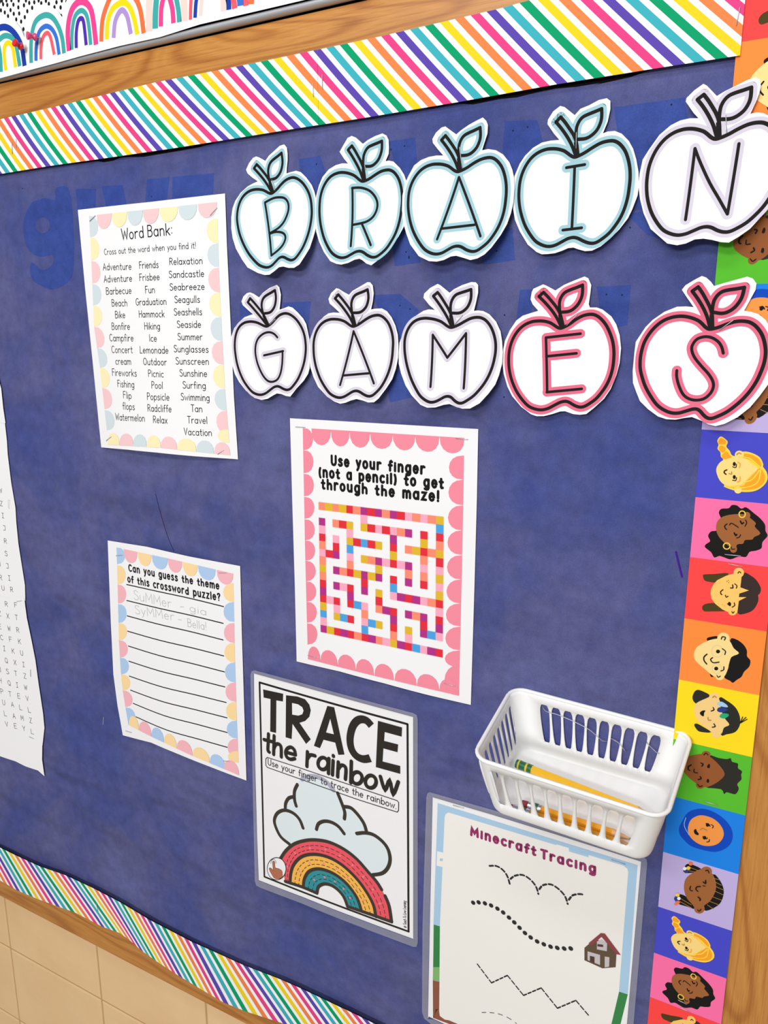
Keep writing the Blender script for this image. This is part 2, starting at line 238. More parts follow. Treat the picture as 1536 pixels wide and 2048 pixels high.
149.2),(-67.8,148.6),(-74.3,146.3),(-80.1,143.6),(-85.1,141.8)],'stem':[[(-104.7,170),(-99.8,163.9),(-95.1,156.7),(-91.6,150),(-89.4,144.1),(-87.9,141.1)],
[(-104.7,170),(-100.5,172.8)],[(-100.5,172.8),(-97.1,168.6),(-93.5,163.3),(-90.5,158.4),(-88.2,153),(-87.2,146.6),(-86.7,141.7)]],'fill':[(-90.2,152.2),
(-87.7,154.2),(-86.1,149.2),(-85.8,141.9),(-88.6,141.9),(-89.5,146.2)],'leaf':[[(-88.3,155),(-88.2,159.8),(-87.5,163.7),(-85.5,167.4),(-82.6,169.9),(-78.6,
171.2),(-73.2,172.3),(-68.1,173.4)],[(-68.1,173.4),(-67.9,167.9),(-68.7,163.5),(-71.4,158.7),(-75.9,155.3),(-80.6,153.9),(-86.6,154.3)]],'letter':[('L',
[(-103.6,135.8),(-105.3,84.1)]),('S',[(-103.6,135.8),(-99.3,126.3),(-90.9,110.4),(-82.8,97.7),(-75.7,86.3)]),('L',[(-75.7,86.3),(-72.9,136)])]},'G':{'cut':[(-535.7,
40.1),(-531,38.6),(-524,34.8),(-519,39.3),(-510.2,44),(-500.7,46.7),(-497.8,44.3),(-496.1,37),(-496.8,30.9),(-498.3,22.1),(-493.2,23.3),(-487,25.2),(-481.7,
23.8),(-475.8,19.2),(-469.2,13.1),(-465.6,7.6),(-463.5,-0.8),(-461.6,-8.1),(-460.8,-18.4),(-460.8,-27.6),(-460.9,-36.8),(-462.5,-42.3),(-467.4,-49.2),(-476,
-57.5),(-483.1,-65.9),(-488.6,-65.5),(-494.2,-63.8),(-500.5,-63.3),(-505.1,-65.5),(-511.9,-69.2),(-519.8,-70.8),(-529.7,-69),(-541.8,-61.7),(-551.5,-53),
(-557.8,-44.7),(-562,-34.5),(-563.8,-25.4),(-564.3,-16.4),(-563.3,-6.1),(-558.8,3.5),(-551.9,9.9),(-544.3,14.9),(-537.7,16.7),(-532.8,17.9),(-539,22),(-546.1,
27.4),(-547.5,31.2),(-544.8,36.1),(-539.8,39.4)],'body':[(-515.3,5.3),(-519.5,6.1),(-524,7.9),(-528.5,9.4),(-534.7,10.3),(-539.8,10.1),(-544.7,9.1),(-549.9,
6.4),(-554,2.1),(-556.8,-3.9),(-558.1,-10.6),(-558.2,-17.6),(-557.2,-24.6),(-555.6,-31.6),(-552.7,-39.3),(-548.9,-46.3),(-544.5,-52.5),(-538.6,-58.5),(-532.5,
-63.1),(-526.2,-65.2),(-520.3,-65.4),(-514.8,-63.6),(-509.7,-60.3),(-505.2,-57.3),(-501.1,-56),(-497.4,-56.4),(-492.5,-58.3),(-487.9,-59.2),(-483.7,-58),
(-479.4,-53.9),(-474.8,-47.9),(-471.1,-40.5),(-468.3,-32.7),(-466.6,-24.6),(-466,-16.6),(-466.6,-9.6),(-467.8,-3.7),(-470.2,2.3),(-473.9,8),(-478.5,12.9),
(-484.2,16.6),(-489.3,18.2),(-493.9,18),(-498.9,16.3),(-503.6,13),(-507.6,9.5),(-511.4,6.9)],'stem':[[(-539.1,30.1),(-533.6,25.2),(-527.3,19.2),(-521.4,
13.4),(-516.6,8.3),(-513.8,5.8)],[(-539.1,30.1),(-535.8,34.1)],[(-535.8,34.1),(-531.8,30.6),(-527.1,26),(-522.9,21.8),(-518.8,16.9),(-515.3,11),(-512.8,
6.5)]],'fill':[(-520.6,15.8),(-518.7,18.2),(-515.2,13.7),(-512.2,6.9),(-514.8,6.4),(-517.6,10.2)],'leaf':[[(-519.6,18.9),(-520.8,23.6),(-521,27.7),(-519.8,
31.8),(-517.3,34.9),(-513.4,37.1),(-508.1,39.3),(-503.3,41.5)],[(-503.3,41.5),(-502.4,35.8),(-502.7,31.1),(-504.4,25.6),(-507.7,21.4),(-511.6,19.2),(-517.6,
18.5)]],'letter':[('S',[(-501.8,-5.8),(-506.4,-2.1),(-512.7,-0.6),(-519.9,-2.2),(-526.3,-6.6),(-529.6,-12.3),(-530.6,-19.2),(-529.5,-26.8),(-526.1,-35.7),
(-520,-45),(-513.3,-50.6),(-506.9,-51.5),(-500.7,-48.9),(-497.1,-42.6),(-495.5,-34.4),(-495.1,-27.5),(-495.1,-19.8)]),('L',[(-519.1,-24.5),(-494.3,-19.7)])]},
'A2':{'cut':[(-428.9,41.7),(-425.9,41),(-420,37.8),(-414.4,35.2),(-410.3,38.8),(-402.1,42.5),(-393.4,46.5),(-390.5,46.3),(-387.6,43.4),(-386.6,36.1),(-387.7,
28.3),(-389.6,21),(-384.9,21.6),(-377.7,21.8),(-372,19),(-367.1,13.5),(-362.8,5.6),(-360.1,-2.9),(-359,-13.2),(-358.8,-24.2),(-360.5,-34.7),(-363.6,-44.6),
(-369.2,-53.4),(-376.7,-63.5),(-381.3,-67.2),(-387.8,-67.7),(-394,-66.1),(-401.6,-64.9),(-408.1,-66.7),(-413.9,-69.1),(-419.8,-70.2),(-427,-68.4),(-436.1,
-64),(-448.2,-54.7),(-454.7,-45.2),(-459.5,-34.9),(-461,-23.9),(-460.9,-14.1),(-460.7,-7),(-456.8,2),(-451.2,9.1),(-444.1,14.7),(-438.6,17.8),(-432.4,18.6),
(-425.2,18.1),(-430.1,22.1),(-436.9,27.2),(-438.3,31.6),(-435.1,37.2)],'body':[(-409.9,5),(-413.4,6.1),(-416.9,8.3),(-420.4,10.1),(-425.7,11.6),(-431.1,
12.1),(-436.6,11.9),(-442.8,10.1),(-448.1,6.7),(-452.3,1.6),(-455,-4.4),(-456.3,-11),(-456.2,-17.8),(-455.3,-25),(-453,-33.2),(-449.6,-40.8),(-445.4,-47.8),
(-439.6,-54.8),(-433.6,-60.4),(-427.3,-63.4),(-421.3,-64.4),(-416,-63.2),(-411.1,-60.5),(-406.7,-58),(-402.6,-57.1),(-398.7,-57.9),(-393.5,-60.3),(-388.7,
-61.7),(-384.3,-61),(-379.9,-57.7),(-375.2,-52.5),(-371.4,-46),(-368.4,-38.9),(-366.3,-31.2),(-365.2,-23.2),(-364.9,-15.6),(-364.9,-9.3),(-365.9,-2.9),
(-368,3.4),(-371.1,8.9),(-375.6,13.2),(-380.1,15.3),(-384.7,15.4),(-390.3,14.1),(-396.1,11.3),(-401.3,8.3),(-405.7,6.1)],'stem':[[(-430.5,32),(-424.5,26.4),
(-418.3,19.6),(-413.5,13.4),(-410.3,7.9),(-408.4,5.3)],[(-430.5,32),(-426.6,35.6)],[(-426.6,35.6),(-422.5,31.6),(-417.8,26.5),(-413.9,21.8),(-410.6,16.5),
(-408.5,10.5),(-407.3,5.9)]],'fill':[(-412.5,15.6),(-410.3,17.9),(-407.8,13.1),(-406.5,6.2),(-409.2,5.9),(-410.8,9.9)],'leaf':[[(-411.1,18.6),(-411.7,23.4),
(-411.6,27.5),(-410.1,31.5),(-407.5,34.4),(-403.5,36.2),(-398.1,37.8),(-393.3,39.6)],[(-393.3,39.6),(-392.4,33.9),(-392.8,29.2),(-394.9,23.8),(-398.8,20),
(-403.1,18.2),(-409.2,18)]],'letter':[('L',[(-409.3,0.4),(-422,-52)]),('L',[(-409.3,0.4),(-383.5,-49.2)]),('L',[(-419.9,-42.7),(-389.8,-39.7)])]},'M':{'cut':[(-318.5,
42.8),(-315.5,41.4),(-306.4,34.7),(-302,37.8),(-293.9,41.2),(-285.2,43.5),(-280.9,43.1),(-278.7,40.8),(-278.5,34.3),(-280.1,26.6),(-282.1,18.4),(-278.1,
18.7),(-273,18.1),(-267.2,15.3),(-260.6,8.8),(-256,0.3),(-254.1,-8.1),(-252.7,-17.9),(-252.6,-27.8),(-254.5,-37.7),(-257.2,-46.3),(-262.7,-54.4),(-270.2,
-63.3),(-279,-68.4),(-286.4,-68.8),(-292.5,-67.6),(-299.7,-65.2),(-305.6,-66.2),(-313.7,-68.9),(-322.1,-69.5),(-329.5,-67.2),(-340.2,-58.7),(-347.7,-49.9),
(-353.7,-38.8),(-357,-29.8),(-357.7,-19.3),(-357.4,-10.2),(-353.7,-1.1),(-348.3,7.2),(-340.5,14.7),(-332.8,19),(-327.4,20.3),(-320.9,19.7),(-326.7,24),
(-332.9,30.8),(-332.2,34.5),(-326.1,39.4)],'body':[(-304.6,3.8),(-308.1,5.1),(-311.6,7.4),(-315.2,9.4),(-320.7,11.1),(-326.2,12),(-331.7,12.3),(-337.9,
11.3),(-343.2,8.7),(-347.4,4.4),(-350.2,-0.9),(-351.7,-6.8),(-351.8,-13.2),(-351,-20),(-348.9,-28.4),(-345.8,-36.5),(-342,-44.2),(-336.7,-52.2),(-331.2,
-58.7),(-325.3,-62.6),(-319.7,-64.4),(-314.6,-63.7),(-309.7,-61.3),(-305.5,-59),(-301.8,-58.4),(-298.6,-59.4),(-294.8,-62.2),(-291,-63.9),(-287.1,-63.7),
(-282.5,-61.1),(-276.9,-56.9),(-271.9,-51.3),(-267.5,-45),(-264,-38),(-261.5,-30.3),(-260.1,-22.7),(-259.6,-16),(-260.2,-8.9),(-262.2,-2),(-265.3,4.3),
(-269.8,9.5),(-274.5,12.1),(-279.2,12.7),(-284.9,11.8),(-290.6,9.3),(-295.8,6.6),(-300.4,4.7)],'stem':[[(-322.8,32.1),(-317.6,26),(-312.2,18.8),(-307.9,
12.3),(-304.9,6.7),(-303,4)],[(-322.8,32.1),(-318.4,35.3)],[(-318.4,35.3),(-314.8,31),(-310.9,25.6),(-307.5,20.7),(-304.7,15.3),(-302.9,9.2),(-301.9,4.5)]],
'fill':[(-306.6,14.5),(-304.2,16.6),(-302.1,11.7),(-301.1,4.8),(-303.8,4.7),(-305.2,8.7)],'leaf':[[(-305,17.4),(-305.2,22.2),(-304.6,26.2),(-302.7,30.1),
(-299.8,32.8),(-295.7,34.3),(-290.3,35.7),(-285.3,37.1)],[(-285.3,37.1),(-285.1,31.4),(-285.9,26.8),(-288.5,21.7),(-292.8,18.1),(-297.1,16.6),(-303.1,16.7)]],
'letter':[('L',[(-322.6,-2.8),(-321.2,-50.4)]),('L',[(-322.6,-2.8),(-306.5,-23.4)]),('L',[(-306.5,-23.4),(-289.1,-1.4)]),('L',[(-289.1,-1.4),(-287.4,-50.6)])]},
'E':{'cut':[(-219.1,39.8),(-216.2,38.7),(-208.1,34.5),(-205.4,36.1),(-200.6,39),(-191.7,42.4),(-183.6,45.2),(-180.4,43.7),(-177.6,38.1),(-178,31.2),(-178.8,
22.6),(-177.7,20),(-171.9,19.9),(-167,18.2),(-159.3,12.5),(-154.8,5.9),(-151.5,-2.7),(-149.6,-13.2),(-149.8,-25.2),(-151.7,-35.3),(-155.4,-46.9),(-160.2,
-55.2),(-167.7,-63),(-174.2,-68.8),(-179.7,-69.7),(-185.4,-69.4),(-192.8,-67.3),(-197.1,-67.7),(-204.1,-70.3),(-211.3,-72.4),(-217.9,-72.8),(-223.3,-71.3),
(-232.8,-65.3),(-242,-56.3),(-247.2,-47.9),(-251.5,-36.5),(-253.3,-25.8),(-253.1,-15.7),(-251.9,-7.9),(-247.8,1.3),(-242.1,9.7),(-236.3,13.8),(-229.7,15.8),
(-222.4,17.8),(-227.8,23.4),(-229.8,27.5),(-229,33.6),(-227.7,36.3)],'body':[(-201.9,3),(-205.1,4),(-208.5,6.1),(-211.8,7.8),(-216.9,9),(-222.1,9.2),(-227.5,
8.6),(-233.7,6.2),(-239.1,2),(-243.4,-4),(-246.1,-10.7),(-247.4,-17.8),(-247.4,-24.9),(-246.5,-32.1),(-244.3,-39.9),(-241.1,-47),(-237.2,-53.3),(-231.8,
-59.5),(-226.1,-64.3),(-219.9,-66.6),(-213.9,-67.1),(-208.2,-65.6),(-202.6,-62.5),(-197.8,-59.9),(-193.5,-58.8),(-189.9,-59.5),(-185.4,-61.8),(-181,-63.1),
(-176.9,-62.6),(-172.2,-59.8),(-167,-55.5),(-162.7,-49.9),(-159.1,-43.6),(-156.6,-36.8),(-155.2,-29.4),(-154.9,-22),(-155.3,-15.3),(-156.8,-8),(-159.7,
-0.7),(-163.5,5.9),(-168.6,11.3),(-173.5,14),(-178.4,14.3),(-183.8,13),(-189.2,10.1),(-193.9,6.7),(-198,4.4)],'stem':[[(-222.3,29.8),(-216.2,24.2),(-210.1,
17.7),(-205.5,11.5),(-202.4,6.1),(-200.5,3.3)],[(-222.3,29.8),(-218.4,33.1)],[(-218.4,33.1),(-214.3,29.3),(-209.8,24.5),(-206,20),(-202.9,14.9),(-200.8,
8.8),(-199.4,4)]],'fill':[(-204.6,13.9),(-202.6,16.2),(-200.2,11.5),(-198.7,4.4),(-201.2,4),(-202.9,8.1)],'leaf':[[(-203.3,16.9),(-203.9,21.7),(-203.8,
25.7),(-202.2,29.7),(-199.5,32.7),(-195.4,34.6),(-190,36.4),(-184.9,38.3)],[(-184.9,38.3),(-184.6,32.7),(-185.3,28),(-187.8,22.8),(-191.8,18.8),(-195.9,
16.9),(-201.5,16.4)]],'letter':[('L',[(-214.4,-4.9),(-184.3,-1.5)]),('L',[(-214.4,-4.9),(-210.1,-51.6)]),('L',[(-213.1,-20.9),(-186.7,-17.9)]),('L',[(-210.5,
-51.6),(-179.9,-47.7)])]},'S':{'cut':[(-91,42.6),(-87.6,41.3),(-84,38.1),(-81.4,34.8),(-75.3,36.6),(-66.4,39),(-58.3,41.1),(-54.4,39.6),(-51.5,35.9),(-51.7,
31.2),(-54.8,23.9),(-58.2,15.9),(-53.9,15.2),(-48.1,13.4),(-42.6,9),(-38.1,2.2),(-34.7,-7.3),(-33.5,-18.1),(-34.3,-28.4),(-35.9,-39.3),(-41,-48.4),(-46.5,
-56.9),(-54.7,-64.9),(-63.3,-70.3),(-69.7,-72.4),(-75.2,-71.3),(-80.9,-68.7),(-88,-66.3),(-93.4,-67.3),(-100.2,-69),(-107.2,-69),(-113.9,-67.2),(-122.4,
-61.8),(-129.7,-55.5),(-133.4,-48.3),(-136.8,-41.1),(-138,-31.5),(-138,-16.7),(-137.6,-7.9),(-130.9,3.7),(-125.6,9.5),(-116.9,15.8),(-107.5,19.6),(-100.6,
19.7),(-95.1,19.1),(-100.4,26.1),(-105,32.5),(-102.6,35.9),(-96.8,39.5)],'body':[(-82.2,2.2),(-85.1,3.8),(-87.8,6.4),(-90.6,8.6),(-95.1,10.6),(-99.8,11.8),
(-105,12.2),(-111.5,11.2),(-117.7,8.5),(-123.2,3.9),(-127.5,-1.7),(-130.6,-7.9),(-132.2,-14.5),(-132.8,-21.4),(-132.1,-29.4),(-129.6,-37.1),(-126.2,-44.4),
(-121.1,-51.9),(-115.7,-58.1),(-109.7,-61.9),(-103.9,-63.8),(-98.4,-63.7),(-93,-61.9),(-88.6,-60.3),(-85.1,-60),(-82.4,-61.4),(-79.5,-64.3),(-76.4,-66.4),
(-73,-66.6),(-68.4,-64.5),(-62.6,-61),(-57,-56),(-51.9,-50.3),(-47.5,-43.8),(-44,-36.6),(-41.7,-29.3),(-40.3,-22.7),(-40.1,-15.4),(-41.5,-8.3),(-44.2,-1.7),
(-48.4,3.8),(-52.9,7),(-57.6,8.1),(-63.2,7.9),(-68.9,6.2),(-74,4.1),(-78.3,2.7)],'stem':[[(-97.1,31.3),(-92.2,25),(-87.5,17.7),(-84.2,11),(-82.2,5.2),(-80.8,
2.3)],[(-97.1,31.3),(-93,34.4)],[(-93,34.4),(-89.6,29.9),(-86.1,24.3),(-83.2,19.2),(-81.1,13.7),(-80.2,7.4),(-79.7,2.7)]],'fill':[(-82.9,13),(-80.6,14.9),
(-79.2,9.9),(-79,2.9),(-81.4,3.1),(-82.2,7.2)],'leaf':[[(-81.2,15.7),(-81,20.4),(-80.2,24.4),(-78,28.1),(-74.9,30.5),(-70.6,31.6),(-65,32.3),(-59.7,33.2)],
[(-59.7,33.2),(-60.4,27.5),(-62,23),(-65.4,18.2),(-69.9,15.1),(-74.2,14.1),(-79.6,14.9)]],'letter':[('S',[(-70.1,-16.2),(-71.6,-11.7),(-74.6,-7.5),(-79.6,
-4.4),(-85,-3.7),(-90.3,-5.5),(-93.3,-9.8),(-93.6,-14),(-91,-19.7),(-85.6,-26),(-79.5,-32.2),(-75.6,-37.8),(-74.7,-42.7),(-76.5,-47.7),(-80.8,-51.8),(-86.8,
-53.1),(-92.5,-51.9),(-97,-48.4),(-100.9,-41.4),(-103,-35),(-103.4,-30.3)])]}}
WORDBANK = {'sheet':[(-785.9,138.9),(-668.1,138.7),(-565,140),(-565.4,89),(-564.9,21.9),(-564.4,-69.6),(-562.3,-139.2),(-617.5,-138.8),(-673.9,-138.1),
(-722.3,-138.6),(-777.4,-140.6),(-778.9,-106.7),(-781.9,-21.6),(-784.3,49.8)],'scallops':[('sb',[(-767.2,131.1),(-760.4,129.8),(-756.1,127),(-753.6,123.1),
(-752.9,118.6),(-753.9,114.1),(-756.7,110.4),(-761.2,108.1),(-768.2,107.5)]),('sy',[(-768.2,107.5),(-761.3,106.2),(-757,103.3),(-754.4,99),(-753.7,94.1),
(-754.8,89.2),(-757.6,85.1),(-762.1,82.4),(-769.2,81.7)]),('sp',[(-769.2,81),(-762.2,79.8),(-757.9,76.9),(-755.4,72.7),(-754.7,67.8),(-755.9,63),(-758.8,
58.9),(-763.5,56.2),(-770.6,55.3)]),('sb',[(-770.7,54.8),(-763.6,53.8),(-759.2,51.1),(-756.7,47.2),(-755.9,42.6),(-757.1,38),(-760.1,34.1),(-764.7,31.5),
(-772,30.6)]),('sy',[(-772,30.6),(-764.8,29.6),(-760.4,27),(-757.8,22.9),(-757,18.2),(-758.2,13.4),(-761.2,9.4),(-765.9,6.6),(-773.4,5.6)]),('sp',[(-773.4,
5.6),(-765.9,4.7),(-760.9,2),(-757.6,-2),(-756,-6.7),(-756.4,-11.5),(-758.8,-15.6),(-763.2,-18.4),(-770.6,-19.6)]),('sb',[(-770.6,-19.6),(-763,-20.3),(-758,
-22.6),(-754.6,-26.3),(-753.1,-30.6),(-753.5,-35.1),(-756,-38.9),(-760.4,-41.6),(-768,-42.7)]),('sy',[(-768,-42.7),(-760.3,-43.3),(-755.3,-45.8),(-752,
-49.5),(-750.7,-54.1),(-751.3,-58.7),(-754,-62.8),(-758.6,-65.7),(-766.4,-67)]),('sp',[(-766.4,-67),(-758.5,-67.6),(-753.4,-70),(-750,-73.9),(-748.6,-78.7),
(-749.2,-83.6),(-751.9,-87.8),(-756.7,-90.9),(-764.6,-92.4)]),('sb',[(-764.5,-93.8),(-756.4,-94.1),(-751.2,-96.4),(-747.7,-100),(-746.3,-104.6),(-746.9,
-109.2),(-749.6,-113.4),(-754.5,-116.5),(-762.6,-118.1)]),('sy',[(-576,116.1),(-582.8,115.6),(-587.2,113.3),(-590,109.4),(-591,104.6),(-590.2,99.7),(-587.6,
95.5),(-583.3,92.4),(-576.5,91.1)]),('sb',[(-576.5,91.1),(-583.4,90.6),(-587.8,88.2),(-590.5,84.5),(-591.5,79.9),(-590.6,75.2),(-588,71.1),(-583.6,68.2),
(-576.8,67)]),('sp',[(-576.8,66.5),(-583.6,65.9),(-588,63.3),(-590.8,59.3),(-591.8,54.4),(-590.9,49.5),(-588.2,45.2),(-583.8,42.3),(-577,41.1)]),('sy',
[(-577,41.1),(-583.8,40.4),(-588.2,37.8),(-590.9,33.8),(-591.7,28.9),(-590.7,24),(-588,19.8),(-583.5,16.9),(-576.7,15.8)]),('sb',[(-576.7,15.5),(-583.5,
14.7),(-587.8,12),(-590.5,7.9),(-591.3,3),(-590.3,-2),(-587.6,-6.2),(-583.2,-9),(-576.3,-10.1)]),('sp',[(-576.3,-10.1),(-583.1,-11),(-587.5,-13.7),(-590.1,
-17.7),(-590.9,-22.5),(-589.9,-27.4),(-587.2,-31.5),(-582.8,-34.2),(-576,-35.2)]),('sy',[(-576,-35.2),(-582.8,-36.2),(-587.1,-39),(-589.7,-43.2),(-590.5,
-48.2),(-589.5,-53.2),(-586.8,-57.4),(-582.4,-60.2),(-575.6,-61.1)]),('sb',[(-575.6,-61.4),(-582.3,-62.4),(-586.5,-65.1),(-588.9,-69),(-589.6,-73.6),(-588.4,
-78.2),(-585.6,-82.1),(-581.2,-84.6),(-574.4,-85.4)]),('sp',[(-574.4,-85.4),(-581.1,-86.5),(-585.2,-89.4),(-587.6,-93.7),(-588.2,-98.7),(-587,-103.7),(-584.2,
-107.9),(-579.8,-110.6),(-573.1,-111.4)]),('sy',[(-573.4,-106.2),(-580,-106.9),(-584.2,-108.6),(-586.6,-111.1),(-587.4,-114),(-586.3,-116.8),(-583.6,-119.1),
(-579.3,-120.6),(-572.6,-121)]),('sp',[(-753.7,131.1),(-753.6,123.6),(-751.4,118.9),(-747.6,116),(-742.9,115.1),(-738,116.1),(-733.7,119),(-730.5,123.7),
(-728.7,131.1)]),('sy',[(-728.2,131.1),(-728.1,123.7),(-725.8,119.1),(-722,116.2),(-717.4,115.3),(-712.5,116.3),(-708.2,119.2),(-705.1,123.8),(-703.5,131.1)]),
('sb',[(-702.8,131.1),(-702.6,123.9),(-700.4,119.3),(-696.8,116.5),(-692.4,115.6),(-687.8,116.6),(-683.7,119.4),(-680.8,124),(-679.3,131.2)]),('sp',[(-679.3,
131.2),(-679,124),(-676.8,119.5),(-673,116.8),(-668.5,115.9),(-663.8,116.9),(-659.8,119.7),(-656.8,124.3),(-655.4,131.4)]),('sy',[(-654.9,131.4),(-654.4,
124.3),(-651.8,119.9),(-647.6,117.2),(-642.6,116.3),(-637.4,117.3),(-632.9,120.2),(-629.7,124.6),(-628.2,131.6)]),('sb',[(-627.5,131.6),(-627,124.7),(-624.5,
120.3),(-620.5,117.7),(-615.7,116.8),(-610.8,117.8),(-606.5,120.6),(-603.5,125.1),(-602.1,132)]),('sp',[(-600.8,132),(-600.3,125.1),(-597.8,120.8),(-593.8,
118.2),(-589,117.4),(-584.1,118.4),(-579.9,121.2),(-576.9,125.5),(-575.6,132.3)]),('sy',[(-762.7,-135.8),(-761,-128.7),(-757.9,-124.2),(-753.8,-121.3),
(-749.1,-120.2),(-744.7,-120.9),(-741.2,-123.4),(-739,-127.7),(-738.7,-134.6)]),('sp',[(-738.7,-134.6),(-737.1,-127.6),(-733.8,-123.1),(-729.3,-120.3),
(-724.2,-119.2),(-719.2,-119.9),(-715.2,-122.4),(-712.7,-126.6),(-712,-133.3)]),('sb',[(-712.6,-133.4),(-711.3,-126.6),(-708.5,-122.2),(-704.5,-119.5),
(-700,-118.4),(-695.6,-119.2),(-691.9,-121.7),(-689.6,-125.9),(-689,-132.5)]),('sy',[(-689,-132.5),(-687.9,-125.8),(-685.2,-121.6),(-681.5,-118.9),(-677.1,
-118),(-672.9,-118.9),(-669.4,-121.4),(-667.1,-125.5),(-666.5,-132.1)]),('sp',[(-666.5,-132.1),(-665.4,-125.6),(-662.5,-121.4),(-658.5,-119),(-653.8,-118.2),
(-649.2,-119.2),(-645.4,-121.8),(-642.9,-126),(-642.2,-132.6)]),('sy',[(-642.2,-132.6),(-641,-126.1),(-637.9,-122),(-633.5,-119.6),(-628.3,-119),(-623.3,
-120),(-619.1,-122.6),(-616.4,-126.8),(-615.7,-133.3)]),('sb',[(-615.7,-133.3),(-614.6,-126.9),(-611.9,-122.9),(-608.1,-120.5),(-603.6,-119.9),(-599.3,
-120.9),(-595.7,-123.6),(-593.4,-127.7),(-592.7,-134.2)]),('sp',[(-592.3,-134.2),(-591.3,-127.8),(-588.9,-123.8),(-585.5,-121.5),(-581.5,-120.8),(-577.7,
-121.8),(-574.5,-124.5),(-572.5,-128.6),(-572,-135)])],'heading':[('Word',-715.2,101.5,-680.1,102.3,11.9),('Bank:',-674.6,102.6,-637.9,103,12)],'sub':[('Cross out the word when you find it!',
-745.9,86.7,-606.4,87.5,6.4)],'words':[('Adventure',-749.9,69.8,-702.5,68.8,7.5),('Adventure',-749.7,56.1,-702.6,55.8,7.6),('Barbecue',-747.4,42.3,-704.6,
42.4,7.7),('Beach',-738.9,28.8,-712.4,28.6,7.7),('Bike',-734.2,15.3,-717.1,15.3,7.8),('Bonfire',-741.4,2.1,-710.2,2.2,7.8),('Campfire',-746.6,-11.1,-705.2,
-11,7.9),('Concert',-744.2,-24.7,-707.4,-24.4,7.9),('cream',-738.3,-38.1,-710.9,-37.9,8),('Fireworks',-745.5,-51.5,-702.2,-51.2,8.1),('Fishing',-736.8,
-64.5,-707.1,-64.3,8),('Flip',-727.5,-77.4,-712.8,-77.7,8.1),('flops',-729.3,-90.7,-707.7,-90.4,8.2),('Watermelon',-743.9,-104.4,-691.1,-103,8.2),('Friends',
-690.1,69.3,-660.7,69.3,7.4),('Frisbee',-690.8,56.1,-660,56.2,7.4),('Fun',-682.8,42.4,-667.9,42.4,7.5),('Graduation',-698.6,29.3,-651.5,29.4,7.5),('Hammock',
-694.5,15.8,-655.2,15.9,7.5),('Hiking',-686.6,2.4,-662.5,2.5,7.6),('Ice',-679.8,-11,-668.2,-11,7.7),('Lemonade',-695.5,-24.4,-651.5,-24.2,7.7),('Outdoor',
-690.7,-37.6,-654.4,-37.4,7.7),('Picnic',-683.5,-50.8,-659.6,-50.9,7.7),('Pool',-678.9,-64,-661.5,-64,7.8),('Popsicle',-686.5,-77.4,-652,-76.9,7.9),('Radcliffe',
-686.2,-90.8,-649.4,-90.1,7.9),('Relax',-677.7,-103.6,-655.8,-103.3,7.9),('Relaxation',-644.6,71.7,-598.4,71.2,7.1),('Sandcastle',-646.1,58,-597.1,57.8,
7.2),('Seabreeze',-645.8,44.6,-597.2,44.3,7.2),('Seagulls',-639.6,31.1,-604.2,30.9,7.3),('Seashells',-641.2,17.6,-602,17.7,7.4),('Seaside',-637.6,4.2,-604.1,
4.3,7.4),('Summer',-637.2,-9.2,-602.7,-9.1,7.4),('Sunglasses',-643.4,-22.5,-595.3,-22.5,7.5),('Sunscreen',-641.3,-36,-595.3,-35.7,7.6),('Sunshine',-636.2,
-49.2,-598.4,-49,7.6),('Surfing',-632.3,-62.5,-600.6,-62.1,7.6),('Swimming',-635.4,-75.8,-596.2,-75.5,7.8),('Tan',-621.9,-88.3,-606.2,-88.3,7.7),('Travel',
-627.1,-101.5,-600.1,-101,7.8),('Vacation',-632.2,-115.1,-594.7,-114.5,7.8)]}
